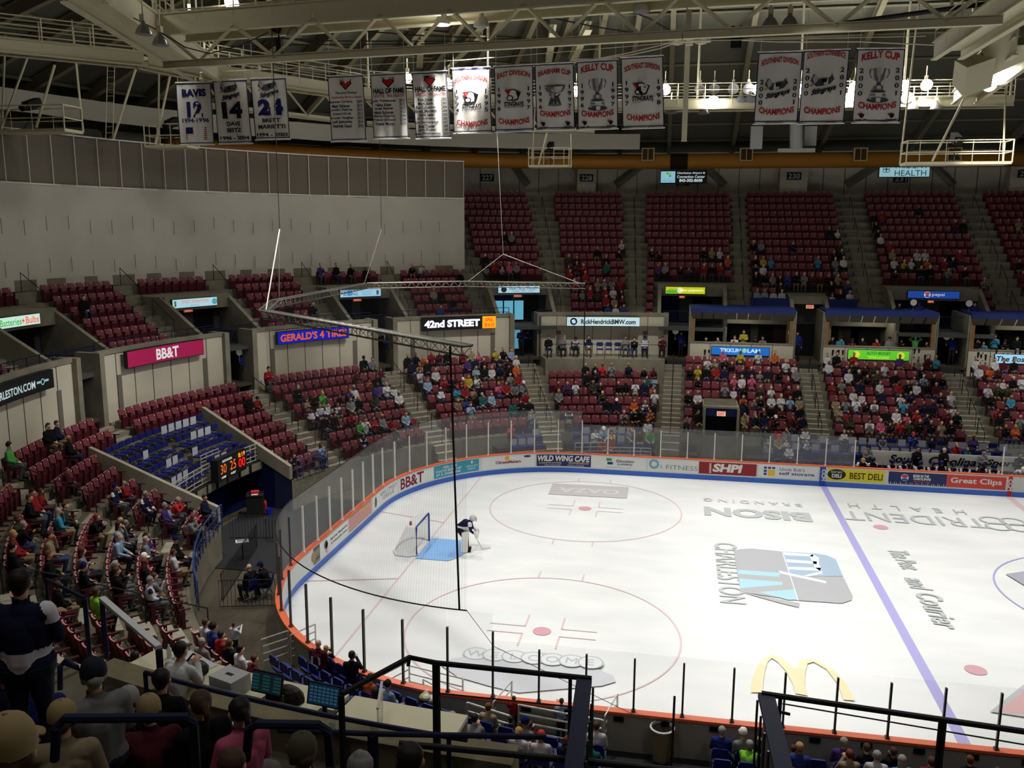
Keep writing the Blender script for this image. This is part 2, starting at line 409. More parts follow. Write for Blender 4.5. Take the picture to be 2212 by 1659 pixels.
def tv(mb, z):
    g, bl, cy_, wh = mat('tv_grey', (176, 178, 182), .5), mat('tv_blue', (164, 186, 206), .5), mat('tv_cyan', (172, 210, 222), .5), mat('tv_white', (226, 230, 232), .5)
    P = lambda u, v: Vector((*ic(1520+u/6.144, 1150+v/6.142), 0))
    def poly(pts, m, dz): mb.add([P(*p)+Vector((0, 0, z+dz)) for p in pts], [tuple(range(len(pts)))], m)
    poly([(400, 262), (470, 230), (640, 222), (1040, 262), (1250, 910), (490, 800)], g, 0)
    poly([(1040, 262), (1500, 290), (1640, 315), (1750, 365), (1850, 590), (1150, 590)], bl, .0004)
    poly([(1150, 590), (1850, 595), (1975, 850), (1960, 910), (1830, 950), (1265, 912)], g, .0003)
    poly([(455, 505), (1010, 545), (1010, 600), (455, 560)], cy_, .001); poly([(470, 620), (1045, 668), (1045, 705), (640, 735), (480, 755)], cy_, .001)
    poly([(730, 800), (1200, 765), (1250, 905), (1120, 905)], cy_, .001)
    poly([(490, 800), (1270, 945), (1260, 1005), (1030, 950), (720, 865)], g, .0006)
    for q in ([(1060, 270), (1450, 300), (1455, 330), (1070, 312)], [(1090, 365), (1500, 395), (1500, 430), (1105, 405)], [(1120, 465), (1560, 480), (1540, 520), (1130, 500)],
              [(1440, 300), (1530, 345), (1530, 430), (1560, 490), (1540, 520), (1470, 470), (1450, 400), (1400, 330)], [(990, 515), (1620, 655), (1630, 688), (1020, 555)], [(1320, 585), (1570, 520), (1575, 560), (1340, 600)]): poly(q, wh, .0016)
    poly([(1035, 262), (1048, 262), (1262, 912), (1248, 912)], wh, .0013)
flat('television_logo', tv); _zl[0] += .003
for t_, (u0, v0), (u1, v1), ht in (('The Post', (1937, 1190), (1972, 1232), .8), ('and', (1975, 1250), (1992, 1275), .8), ('Courier', (2002, 1283), (2052, 1360), .9)):
    a = ic(u0, v0); b_ = ic(u1, v1); dx, dy = b_[0]-a[0], b_[1]-a[1]
    ictext('logo_lettering', [(t_, (a[0]+b_[0])/2, (a[1]+b_[1])/2, math.degrees(math.atan2(dy, dx)), math.hypot(dx, dy), ht, .02, .2)])
def arches(mb, z):
    m = mat('arch_gold', (244, 224, 182), .5); P = lambda u, v: Vector((*ic(u, v), z))
    for o, i in (([(1622, 1498), (1624, 1470), (1636, 1440), (1650, 1425), (1665, 1416), (1690, 1424), (1716, 1446), (1735, 1475), (1745, 1505)],
                  [(1648, 1498), (1648, 1475), (1652, 1450), (1658, 1432), (1667, 1424), (1680, 1432), (1698, 1452), (1712, 1478), (1718, 1500)]),
                 ([(1718, 1447), (1728, 1430), (1745, 1424), (1768, 1430), (1800, 1448), (1828, 1480), (1847, 1516)],
                  [(1737, 1500), (1738, 1460), (1744, 1436), (1757, 1432), (1785, 1448), (1810, 1480), (1822, 1514)])):
        dz = Vector((0, 0, .004*(o[0][0] > 1700)))
        for k in range(len(o)-1): mb.quad(P(*o[k])+dz, P(*o[k+1])+dz, P(*i[k+1])+dz, P(*i[k])+dz, m)
flat('arches_logo', arches)
def dome(mb, z):
    g, w_ = mat('ice_welcome_grey', (204, 206, 211), .5), mat('tv_white', (226, 230, 232)); P = lambda u, v, d=0: Vector((*ic(u, v), z+d))
    pts = [(953, 1440), (975, 1425), (1030, 1418), (1120, 1412), (1180, 1412), (1220, 1430), (1290, 1447), (1325, 1462), (1330, 1475), (1300, 1484), (1200, 1492), (1120, 1499), (1060, 1485), (990, 1465)]
    mb.add([P(*p) for p in pts], [tuple(range(len(pts)))], g)
    for k, ch in enumerate('WELCOME'):
        u, v = 1028+k*41.3, 1414+k*3.6; c = ic(u, v)
        disc(mb, c[0], c[1], .39, z+.004+.006*k, w_, 20); ring(mb, c[0], c[1], .38, .05, z+.006+.006*k, mlogo, 20)
        letters(mb, ch, .55, mlogo, onice(c[0], c[1], 0, z+.008+.006*k), bold=.0)
flat('welcome_logo', dome); _zl[0] += .003
def tri(mb, z):
    P = lambda u, v, d=0: Vector((*ic(u, v), z+d)); r_, g = mat('ice_logo_red', (214, 172, 174), .5), mlogo
    mb.add([P(2138, 1540), (P(2138, 1540)+(P(2225, 1470)-P(2138, 1540))*1.6), P(2330, 1570)], [(0, 1, 2)], g)
    mb.add([P(2155, 1541, .0006), (P(2155, 1541)+(P(2225, 1485)-P(2155, 1541))*1.6)+Vector((0, 0, .0006)), P(2310, 1556, .0006)], [(0, 1, 2)], r_)
flat('triangle_logo', tri)
flat('center_logo', lambda mb, z: mb.add([Vector((*ic(u, v), z)) for u, v in ((2172, 1242), (2240, 1232), (2300, 1300), (2215, 1268))], [(0, 1, 2, 3)], mat('ice_center_grey', (168, 168, 182), .5)))

# ---------------------------------------------------------------- dasher boards, one piece with its caps; adverts are parts
mb = MB()
prof = [(0, 0, M['kick']), (0, .27, M['board']), (0, 1.05, M['cap']), (-.03, 1.06, M['cap']), (-.03, 1.11, M['cap']), (.2, 1.11, M['cap']), (.2, 1.04, M['backboard']), (.16, 1.04, M['backboard']), (.16, 0)]
rsweep(mb, prof, 0, RT, M['board'])
boards = mb.build('dasher_boards', label='white hockey boards with blue kickplate, orange cap, adverts and glass round the ice', cat='hockey boards')
for i, t in enumerate([_L1+2*_L2+_L3+1.5+k*1.2 for k in range(24)]):
    mb = MB(); p = rink(t, .21, .93); mb.box(p, (.26, .02, .13), M['dark']); mb.build('hinge_plate', boards)
def onboard(t0, zc, off=-.012): return lambda x, y: rink(t0-x, off, zc+y)
def ad(u0, u1, bg, words, extra=None, z0=.34, z1=1.0):
    t1, t0 = t_at(u0), t_at(u1); mb = MB()
    rsweep(mb, [(-.006, z0), (-.006, z1)], t0, t1, mat('ad_bg_%d_%d_%d' % bg, bg, .5)); Wd = t1-t0; tm = (t0+t1)/2
    for (s, fx, fz, fw, fh, col, bold, sh) in words:
        letters(mb, s, 1, mat('ad_ink_%d_%d_%d' % col, col, .5), onboard(tm-fx*Wd, (z0+z1)/2+fz*(z1-z0)), width=fw*Wd, height=fh*(z1-z0), bold=bold, shear=sh)
    if extra: extra(mb, tm, Wd, (z0+z1)/2)
    mb.build('advert', boards)
def bdisc(mb, tm, zc, dx, dz, r, col, rz=None, off=-.018, r_in=0):
    f = onboard(tm-dx, zc+dz, off); m = mat('ad_ink_%d_%d_%d' % col, col, .5); n = 20; rz = rz or r
    if r_in: 
        for k in range(n):
            a, b = 2*pi*k/n, 2*pi*(k+1)/n; mb.quad(f(r_in*math.cos(a), r_in*math.sin(a)), f(r*math.cos(a), rz*math.sin(a)), f(r*math.cos(b), rz*math.sin(b)), f(r_in*math.cos(b), r_in*math.sin(b)), m)
    else: mb.add([f(r*math.cos(2*pi*k/n), rz*math.sin(2*pi*k/n)) for k in range(n)], [tuple(range(n))], m)
def brect(mb, tm, zc, x0, x1, z0, z1, col, off=-.014):
    f = onboard(tm, zc, off); mb.quad(f(x0, z0), f(x1, z0), f(x1, z1), f(x0, z1), mat('ad_ink_%d_%d_%d' % col, col, .5))
WH = (232, 234, 232); NV = (38, 42, 100); BKc = (40, 40, 44); MR = (118, 30, 52); GR = (120, 122, 126)
ad(641, 690, (82, 84, 84), [('CAREERS', .0, .15, .85, .36, (214, 204, 170), .0, 0), ('_________', 0, -.12, .8, .03, (214, 204, 170), .0, 0)], lambda mb, tm, Wd, zc: brect(mb, tm, zc, -.4*Wd, .45*Wd, -.28, -.22, (176, 158, 96)))
ad(614, 634, (96, 92, 84), [], lambda mb, tm, Wd, zc: bdisc(mb, tm, zc, 0, 0, .2, (176, 146, 100)))
ad(692, 751, WH, [('Sports Medicine', .17, .17, .62, .2, (60, 62, 88), .02, 0), ('& Orthopaedic Center', .17, -.12, .6, .2, (60, 62, 88), .01, 0)], lambda mb, tm, Wd, zc: (bdisc(mb, tm, zc, -.3*Wd, .08, .17, (52, 56, 96)), bdisc(mb, tm, zc, -.27*Wd, -.06, .13, (220, 168, 172), .24)))
ad(753, 803, (232, 216, 206), [('PIZZA', .2, .3, .4, .3, (232, 196, 96), .03, 0)], lambda mb, tm, Wd, zc: [brect(mb, tm, zc, -.49*Wd, .49*Wd, -.3+i*.085, -.26+i*.085, (196, 74, 70), -.009) for i in range(8)])
ad(805, 860, WH, [('KING STREET', .17, .22, .62, .28, GR, -.005, 0), ('GRILLE', .17, -.15, .42, .3, GR, -.005, 0)], lambda mb, tm, Wd, zc: bdisc(mb, tm, zc, -.36*Wd, 0, .14, (96, 96, 98), .25))
ad(862, 936, WH, [('BB&T', -.1, 0, .68, .86, MR, .025, 0)])
ad(938, 1036, (64, 158, 186), [('FEEL LIKE', -.12, .27, .3, .2, WH, .02, 0), ("YOU'VE BEEN HIT", -.16, 0, .6, .2, WH, .02, 0), ('BY A ZAMBONI?', -.16, -.27, .55, .2, WH, .02, 0), ('HEALTH', .35, -.02, .23, .16, WH, .0, 0), ('FIRST', .35, -.25, .17, .14, WH, .0, 0)], lambda mb, tm, Wd, zc: bdisc(mb, tm, zc, .35*Wd, .2, .06, WH, .08))
ad(1042, 1156, WH, [('ClimateMakers', -.0, -.02, .48, .26, (132, 42, 56), .03, 0)], lambda mb, tm, Wd, zc: (bdisc(mb, tm, zc, -.02*Wd, .19, .13, (238, 176, 60)), bdisc(mb, tm, zc, .36*Wd, .25, .2, (40, 50, 110), .06)))
ad(1158, 1275, NV, [('WILD WING CAFE', 0, .17, .96, .5, WH, .04, .15), ('2 CHARLESTON LOCATIONS', -.25, -.22, .42, .14, (216, 200, 120), .02, 0), ('WILDWINGCAFE.COM', .27, -.2, .38, .16, (216, 200, 120), .02, 0), ('LIVE & LOCAL MUSIC', -.2, -.4, .3, .1, WH, 0, 0), ('CATCH ALL THE GAMES', .22, -.4, .3, .1, WH, 0, 0)])
ad(1277, 1396, WH, [('Education', .12, .18, .32, .24, (46, 52, 96), .02, .2), ('Lottery', .12, -.1, .28, .26, (46, 52, 96), .02, .2), ('sceducationlottery.com', .0, -.38, .46, .12, GR, .0, 0)], lambda mb, tm, Wd, zc: (brect(mb, tm, zc, -.22*Wd, -.12*Wd, .1, .25, (58, 160, 90)), brect(mb, tm, zc, -.2*Wd, -.1*Wd, -.1, .04, (40, 56, 110))))
ad(1398, 1509, WH, [('2', -.24, -.1, .05, .25, GR, -.01, 0), ('FITNESS', .17, -.12, .62, .38, GR, -.01, 0)], lambda mb, tm, Wd, zc: bdisc(mb, tm, zc, -.38*Wd, .05, .27, (118, 182, 200), r_in=.15))
ad(1511, 1636, (150, 36, 38), [('SHPI', 0, .05, .52, .7, WH, .05, .15)], lambda mb, tm, Wd, zc: [bdisc(mb, tm, zc, -.3*Wd, -.22+i*.11, .06, WH, .04) for i in range(5)])
ad(1639, 1768, WH, [("Uncle Bob's", .07, .22, .42, .27, (62, 66, 150), .0, 0), ('self storage', .15, -.16, .6, .34, (62, 66, 150), .02, 0)], lambda mb, tm, Wd, zc: (brect(mb, tm, zc, -.34*Wd, -.22*Wd, -.25, .08, (240, 196, 60)), [brect(mb, tm, zc, (-.41+i*.07)*Wd, (-.36+i*.07)*Wd, .13, .24, (44, 52, 140)) for i in range(3)], [brect(mb, tm, zc, -.41*Wd, -.36*Wd, -.22+i*.17, -.1+i*.17, (44, 52, 140)) for i in range(2)]))
ad(1771, 1783, (36, 84, 172), [], z0=.0, z1=1.05); 
def vtext(u, s, col):
    mb = MB(); t0 = t_at(u); letters(mb, s, 1, mat('ad_ink_%d_%d_%d' % col, col, .5), lambda x, y: rink(t0-y, -.02, .62-x), width=.62, height=.2, bold=.04); mb.build('board_lettering', boards)
vtext(1777, 'CCM', WH)
ad(1786, 1912, (230, 216, 48), [('DELI', -.34, -.08, .17, .3, (226, 226, 220), .04, 0), ('EAST BAY', -.34, .22, .2, .14, (226, 226, 220), .02, 0), ('BEST DELI', .18, -.02, .58, .52, (60, 52, 20), .02, 0)], lambda mb, tm, Wd, zc: bdisc(mb, tm, zc, -.34*Wd, .02, .46, (26, 26, 26), .28, off=-.009))
ad(1917, 2043, (38, 46, 100), [('BORN IN THE', .06, .25, .27, .22, WH, .04, 0), ('CAROLINAS', .08, .02, .3, .2, WH, .04, 0), ('BORN IN 1898', .08, -.2, .28, .12, (206, 70, 76), .02, 0)], lambda mb, tm, Wd, zc: (bdisc(mb, tm, zc, -.22*Wd, .05, .19, WH), bdisc(mb, tm, zc, -.22*Wd, .12, .15, (206, 52, 60), .09, off=-.022), bdisc(mb, tm, zc, -.22*Wd, -.05, .14, (40, 90, 190), .07, off=-.022), [brect(mb, tm, zc, (-.5+i*.034)*Wd, (-.488+i*.034)*Wd, -.33, -.24+.05*math.sin(i*2.3), (196, 198, 214)) for i in range(30)]))
ad(2045, 2174, (214, 74, 68), [('Great Clips', -.0, .02, .86, .56, WH, .02, 0)])
ad(2176, 2189, (196, 40, 44), [], z0=0, z1=1.05); vtext(2183, 'CCM', WH)
ad(1036.6, 1039, (200, 60, 64), [], z0=0, z1=1.05)

# ---------------------------------------------------------------- glass panels, posts
PST = [_L1+2*_L2+_L3-_L2*1.0+k for k in ()]
def gtop(t):
    return 3.45 if _L1-.6 < t < _L1+2*_L2+_L3+.65 else 2.72
post_t = []
t = 3.7
while t < RT-.5:
    if not (11.0 < t < 0): post_t.append(t)
    t += 1.224
# shift near-side posts so that they stand where the photo shows them
tn0 = _L1+2*_L2+_L3
far = [p for p in post_t if p < _L1+.4]
near = [tn0+(9.12-RC)+1.224*k for k in range(-1, 24)]
mid = []; a0, a1 = far[-1], near[0]; n = round((a1-a0)/1.22)
mid = [a0+(a1-a0)*i/n for i in range(1, n)]
far = [_L1-(x-RC) for x in [10.0+1.42*k for k in range(-1, 26)]][::-1]
far = [t for t in far if t > 0]
a0 = far[-1]; n = round((a1-a0)/1.3); mid = [a0+(a1-a0)*i/n for i in range(1, n)]
ALLP = far+mid+near
BX0, BX1 = XE-(at_y(1843, 1020, HW).x), XE-(at_y(2172, 1040, HW).x)   # players' bench opening on the far boards
mpf, mpn = M['postw'], mat('glass_post_dark', (70, 70, 68), .45, .5, metal=.4)
pc = 0
for i, t in enumerate(ALLP):
    bench = BX1+.3 < t < BX0-.3
    if bench: continue
    tall = 2.95 if _L1-.6 < t < tn0+.65 else 2.56
    pz = rink(t, .08, 1.1); q = proj(pz)
    if q is None or not (-30 < q[0] < 2260 and q[1] < 1700): continue
    nearp = t > _L1+_L2+_L3; mb = MB(); d = (rink(t+.05)-rink(t-.05)).normalized(); rz = math.atan2(d.y, d.x)
    mb.box((0, 0, (tall-1.1)/2), (.05, .07, tall-1.1), mpn if nearp else mpf, rz); mb.box((0, 0, .03), (.1, .12, .06), mpn if nearp else mpf, rz)
    link('glass_post', mb.mesh('glass_post'), None, pz, label=None)
    pc += 1
posts = [o for o in COL.objects if o.name.startswith('glass_post')]
ORD = ['first', 'second', 'third', 'fourth', 'fifth', 'sixth', 'seventh', 'eighth', 'ninth', 'tenth', 'eleventh', 'twelfth', 'thirteenth', 'fourteenth', 'fifteenth', 'sixteenth', 'seventeenth', 'eighteenth', 'nineteenth', 'twentieth']
def ordinal(n):
    if n < 20: return ORD[n]
    t = ('twenty', 'thirty', 'forty', 'fifty', 'sixty', 'seventy', 'eighty', 'ninety')[n//10+(1 if n % 10 == 9 else 0)-2 if n % 10 != 9 else n//10-1]
    n1 = n+1
    tens = {2: 'twenty', 3: 'thirty', 4: 'forty', 5: 'fifty', 6: 'sixty', 7: 'seventy', 8: 'eighty', 9: 'ninety'}[n1//10]
    return (tens[:-1]+'ieth') if n1 % 10 == 0 else tens+'-'+ORD[n1 % 10-1]
for o in posts: o.parent = boards
gp = 0; fc = [0, 0]
for a_, b_ in zip(ALLP[:-1], ALLP[1:]):
    tm = (a_+b_)/2
    if BX1+.1 < tm < BX0-.1: continue
    pz = rink(tm, .09, 1.1); q = proj(pz)
    if q is None or not (-40 < q[0] < 2290 and q[1] < 1760): continue
    nearp = tm > tn0-_L2*.55; mb = MB(); z1 = gtop(tm)
    rsweep(mb, [(.085, 1.1), (.085, z1), (.1, z1), (.1, 1.1)], a_+.01, b_-.01, M['glassclear'] if nearp else M['glass'])
    o = mb.build('glass_panel'); mb2 = MB()
    k = fc[0 if nearp else 1]; fc[0 if nearp else 1] += 1; o['_u'] = q[0]; o['_n'] = int(nearp)
for o in [o for o in COL.objects if o.name.startswith('glass_panel')]:
    o.parent = boards; del o['_u'], o['_n']

# ---------------------------------------------------------------- goal
g = empty('hockey_goal', (XG, 0, 0), label='hockey goal with blue pipe frame and white net on the goal line', cat='goal')
gb = mat('goal_pipe_blue', (34, 56, 150), .35, .5)
mb = MB(); mb.tube([(0, -.915, 0), (0, -.915, 1.2), (0, -.88, 1.24), (0, .88, 1.24), (0, .915, 1.2), (0, .915, 0)], .04, gb, 8); mb.build('goal_frame', g, smooth=True)
mb = MB(); base = [(-.0, -.92, .05), (-.35, -1.1, .05), (-.85, -1.05, .05), (-1.08, -.6, .05), (-1.12, 0, .05), (-1.08, .6, .05), (-.85, 1.05, .05), (-.35, 1.1, .05), (0, .92, .05)]
top = [(0, -.9, 1.22), (-.18, -.92, 1.22), (-.42, -.88, 1.2), (-.52, -.5, 1.2), (-.55, 0, 1.2), (-.52, .5, 1.2), (-.42, .88, 1.2), (-.18, .92, 1.22), (0, .9, 1.22)]
mb.tube(base, .045, mat('goal_pad_white', (226, 226, 238), .6), 6); mb.build('base_pad', g)
mb = MB(); vs = []; uvs = []
for i in range(len(base)-1):
    mb.quad(base[i], base[i+1], top[i+1], top[i], M['goalnet'])
for i in range(len(top)-1): mb.add([top[i], top[i+1], (0, 0, 1.22)], [(0, 1, 2)], M['goalnet'])
o = mb.build('goal_net', g); o.data.uv_layers.new(name='UVMap')
def planar_uv(o, fx):
    uv = o.data.uv_layers[0].data
    for p in o.data.polygons:
        for li in p.loop_indices: uv[li].uv = fx(o.data.vertices[o.data.loops[li].vertex_index].co)
planar_uv(o, lambda c: (c.y+c.x, c.z+c.x*.3))
mb = MB(); mb.box((-.33, -.62, 1.27), (.09, .09, .12), mat('bottle_red', (190, 60, 50), .4)); mb.lathe([(.04, .06), (.035, .12), (.012, .14)], mat('bottle_green', (70, 140, 80), .4), (-.33, -.62, 1.24), 8)
mb.build('water_bottle', label='small red and green drink bottle lying on top of the goal net', cat='bottle')
bpy.data.objects['water_bottle'].location = (XG, 0, 0)

# ---------------------------------------------------------------- safety net hung behind the goal
ZT = 10.4
frm = [(8.6, HW+.02), (1.9, 12.95), (-2.5, 10.1), (-2.2, -1.4), (-.7, -5.4), (8.45, -HW)]
nt_root = empty('netting_truss', (0, 0, 0), label='grey aluminium truss hoop hung on cables that carries the safety netting behind the goal', cat='truss')
mt = mat('truss_grey', (112, 110, 102), .4, .5, metal=.4)
for i in range(len(frm)-1):
    a, b = Vector((*frm[i], ZT)), Vector((*frm[i+1], ZT)); d = (b-a); L = d.length; d.normalize(); s_ = d.cross(Vector((0, 0, 1)))
    mb = MB(); A = [(s_*.16, .0), (s_*-.16, .0), (s_*0, -.28)]
    for o_, dz in A: mb.tube([a+o_+Vector((0, 0, dz)), b+o_+Vector((0, 0, dz))], .028, mt, 6)
    n = int(L/.45)
    for k in range(n):
        p, q = a+d*(L*k/n), a+d*(L*(k+.5)/n); r_ = a+d*(L*(k+1)/n)
        mb.tube([p+s_*.16, q+Vector((0, 0, -.28)), r_+s_*.16], .011, mt, 4); mb.tube([p-s_*.16, q+Vector((0, 0, -.28)), r_-s_*.16], .011, mt, 4); mb.tube([p+s_*.16, r_-s_*.16], .011, mt, 4)
    mb.build('truss_section', nt_root)
    if i == 4:
        mb = MB(); mb.box(((a.x+b.x)/2, (a.y+b.y)/2, ZT-.02), (L, .34, .04), mat('truss_cover', (66, 64, 58), .8), math.atan2(d.y, d.x)); mb.build('cover_sheet', nt_root)
def lerp_path(P, n):
    P = [Vector(p) for p in P]; L = [0]
    for a, b in zip(P[:-1], P[1:]): L.append(L[-1]+(b-a).length)
    out = []
    for i in range(n+1):
        s = L[-1]*i/n; k = max(j for j in range(len(L)) if L[j] <= s+1e-9); k = min(k, len(P)-2)
        out.append(P[k]+(P[k+1]-P[k])*((s-L[k])/max(1e-9, L[k+1]-L[k])))
    return out, L[-1]
N = 80
top_, Lt = lerp_path([(x, y, ZT-.28) for x, y in frm], N)
ta, tb = _L1-.05, tn0-.1
botp = [rink(ta+(tb-ta)*i/N, .09, 3.47) for i in range(N+1)]
mb = MB(); rows = 10
for j in range(rows+1):
    for i in range(N+1): mb.v.append(tuple(top_[i].lerp(botp[i], j/rows)))
k = mb.mi(M['net'])
for j in range(rows):
    for i in range(N): mb.f.append((j*(N+1)+i, j*(N+1)+i+1, (j+1)*(N+1)+i+1, (j+1)*(N+1)+i)); mb.m.append(k)
net = mb.build('safety_netting', nt_root); uvl = net.data.uv_layers.new(name='UVMap').data
for p in net.data.polygons:
    for li in p.loop_indices:
        vi = net.data.loops[li].vertex_index; j, i = divmod(vi, N+1); uvl[li].uv = (Lt*i/N, 7*j/rows)
mb = MB(); mk = M['black']
mb.tube([Vector((7.95, -12.75, ZT-.05)), rink(tn0-.3, .09, 3.47)], .03, mk, 6); mb.tube([top_[0], botp[0]], .03, mk, 6); mb.tube(botp, .02, mk, 5)
mb.build('net_edge_rope', nt_root)
# hanging cables of the hoop
cw, cdk = mat('cable_white', (222, 220, 212), .6), mat('cable_dark', (48, 46, 44), .6)
def cable(pts, r, m, label, parts=None, name='hanging_cable'):
    mb = MB(); mb.tube(pts, r, m, 5); return mb.build(name, label=label, cat='cable')
f3, f4, f1 = Vector((-2.2, -1.0, ZT)), Vector((-.7, -5.2, ZT)), Vector((-2.5, 9.6, ZT))
hook = at_y(604, 495, -3.0); cable([f4, hook], .022, cw, 'white sling rising from the left corner of the netting truss')
cable([f3, hook], .012, cw, 'thin white sling beside the thicker one at the left corner of the netting truss')
cable([hook, hook+Vector((0, 0, 9))], .015, cdk, 'dark hoist cable hanging down to the left corner sling of the netting truss')
h2 = at_y(824, 495, 9.5); cable([f1, h2], .018, cw, 'slanting white sling at the middle bend of the netting truss')
cable([h2, h2+Vector((0, 0, 7.5))], .014, cdk, 'dark hoist cable above the slanting white sling in front of the white curtain')
h3 = at_y(1087, 549, HW); 
cable([Vector((8.3, HW, ZT)), h3, Vector((2.2, HW, ZT))], .014, cw, 'inverted V sling above the far end of the netting truss')
cable([h3, h3+Vector((-.5, 0, 9))], .007, cw, 'thin pale hoist cable dropping to the inverted V sling under the banners')
pn = at_z(1040, 1362, 2.0); cable([botp[-1], Vector((9.12, -12.95, 2.5)), Vector((13.2, -13.6, 1.2))], .008, cdk, 'thin dark tie line from the net corner down past the near glass')
# ================================================================ BOWL STRUCTURE
LE = lambda k: 17.42+.84*k          # front edge of lower row k
LR = lambda k: 18.0+.84*k           # seat-back line
LZ = lambda k: 1.45+.41*k
UE = lambda k: 26.0+.8*k
UR = lambda k: 26.55+.8*k
UZ = lambda k: 6.9+.53*k
AISLES = [-25.6, -17.35, -8.8, -.35, 22.1, 44.4, 67.0, 90.6, 111.0, 133.5, 156.5, 180.75, 188.85, 197.4]
WALLS = [(-26, -18.3), (-16.4, -9.7), (-7.9, -1.35), (.5, 19.8), (24.3, 42.8), (45.9, 64.9), (69.2, 88.8), (92.5, 109.3), (112.6, 131.6), (135.2, 154.6), (158.2, 179.4)]
SUITES = [(-26, -18.3), (-16.4, -9.7), (-7.9, -1.35)]
TUN = (78.2, 99.3)
UPS = [(c-4.45, c+4.45) for c in [10.3+11.25*n for n in range(15)]]   # curved upper sections
UST = [(-30, -22.4), (-21, -13.9), (-12.1, -5.3), (-4.4, 3.9)]
PORT = [(c-4.3, c+4.3) for c in (21.6, 44.1, 66.6, 89.1, 111.6, 134.1, 156.6)]+[(-3.6, 1.6), (-19.8, -14.2)]
NEARV = (178.3, 183.4)                                                 # passage under the camera
A0, A1 = -27.0, 196.0
fl = MB()
sweep(fl, [(0.0, -.02), (41.5, -.02)], A0, A1, M['floor'], 6)
mb0 = fl.build('floor', kind='structure')
mb = MB(); mb.box((-3.2, 1.0, .0), (6.0, 9.5, .03), M['rubber'])
mb.box((28, -15.2, 0.0), (46, 4.3, .03), M['rubber']); mb.build('floor_matting', kind='structure')

def stairs_prof(E, Z, k0, k1, zfront, Rend):
    p = [(E(k0), zfront)]
    for k in range(k0, k1+1):
        p += [(E(k), Z(k), None), (E(k+1) if k < k1 else Rend, Z(k), None)]
    return [(a[0], a[1]) for a in p]
st = MB()
def lower(a0, a1, k0=0, k1=7, zf=0.0, Rend=24.62):
    p = stairs_prof(LE, LZ, k0, k1, zf, Rend); q = []
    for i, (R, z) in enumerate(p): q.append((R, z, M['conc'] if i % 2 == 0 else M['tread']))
    sweep(st, q, a0, a1, M['tread'], 3)
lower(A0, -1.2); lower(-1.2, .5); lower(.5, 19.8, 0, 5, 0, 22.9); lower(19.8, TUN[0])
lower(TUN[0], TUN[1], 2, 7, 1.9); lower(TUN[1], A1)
# wheelchair platform of the section under the curved far wall
sweep(st, [(22.75, 3.5), (22.75, 5.0), (25.2, 5.0)], .5, 19.8, M['conc'], 3)
for a in (.5, 19.8): st.quad(W(a, 22.75, 3.4), W(a, 22.75, 5), W(a, 25.2, 5), W(a, 25.2, 3.4), M['conc'])
# sides of the tunnel
for a, s in ((TUN[0], 1), (TUN[1], -1)):
    T = [W(a, LE(k)+(.0), 0) for k in range(0, 3)]
    st.add([W(a, 17.42, 0), W(a, 24.6, 0), W(a, 24.6, 4.6), W(a, 17.42, 1.5)], [(0, 1, 2, 3)], M['navy'])
st.build('floor_lower_stand', kind='structure')
# concrete copings beside the tunnel
for a, lb in ((TUN[0], 'sloping concrete coping on the far side of the tunnel between maroon and blue seats'), (TUN[1], 'sloping concrete coping on the near side of the tunnel opening')):
    mb = MB(); P = [W(a, R, z) for R, z in ((17.45, 1.55), (17.45, 2.2), (22.5, 4.62), (22.5, 3.9))]; d = nrm(a).cross(Vector((0, 0, 1)))*.11
    vs = [p-d for p in P]+[p+d for p in P]
    mb.add(vs, [(0, 1, 2, 3), (7, 6, 5, 4), (0, 4, 5, 1), (1, 5, 6, 2), (2, 6, 7, 3), (3, 7, 4, 0)], M['stair'])
    mb.build('tunnel_coping', label=lb, cat='wall coping')
# tunnel drapes and void
mb = MB(); sweep(mb, [(19.9, 0), (19.9, 2.0)], TUN[0], TUN[1], M['navy'], 2); mb.build('tunnel_drape', label='navy blue drape hanging across the tunnel under the scoreboard', cat='drape')
st = MB()
mb = MB(); slab(mb, TUN[0], TUN[1], 19.1, 19.35, 1.85, 2.3, M['black'], 2); mb.build('deck_edge', label='black front edge of the temporary blue seat deck over the tunnel', cat='deck edge')

# aisle steps: lighter concrete half steps on every lower and upper aisle
def aisle(a, E, Z, k0, k1, wd, rise, tread, m=None):
    mb = MB()
    for k in range(k0, k1+1):
        T = frame(a, E(k), Z(k)); n = 2
        if k == k0 and k0 == 0 and E is LE and a < 60:
            for j in range(3): mb.box((0, -.28*(j+1)+.14, -rise*.9-.36*j/1.0-.1), (wd, .28, .36), m or M['stair'], T=T)
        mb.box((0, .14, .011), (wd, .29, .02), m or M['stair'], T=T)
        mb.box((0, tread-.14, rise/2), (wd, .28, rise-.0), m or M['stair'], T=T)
    return mb
n = 0
AL = {-25.6: 'at the far right edge', -17.35: 'right of the green sign', -8.8: 'between the blue and green signs', -.35: 'right of the wheelchair platform', 22.1: 'left of the wheelchair platform', 44.4: 'left of the white lettered sign', 67.0: 'left of the blue orange sign', 90.6: 'left of the crimson sign', 111.0: 'left of the black sign', 133.5: 'in the left foreground', 156.5: 'below the press table end', 180.75: 'under the camera', 188.85: 'right of the camera', 197.4: 'far right of the camera'}
for a in AISLES:
    p = W(a, 20, 3)
    if not in_view(p, 300): continue
    k0 = 6 if a == 90.6 else 0
    o = aisle(a, LE, LZ, k0, 7, 1.1, .205, .84).build('aisle_steps', label='lower concrete aisle steps %s' % AL[a], cat='steps')
UAI = [(UPS[i][1]+UPS[i+1][0])/2 for i in range(14)]+[4.9, -4.85, -13.0, -21.7]
up = MB()
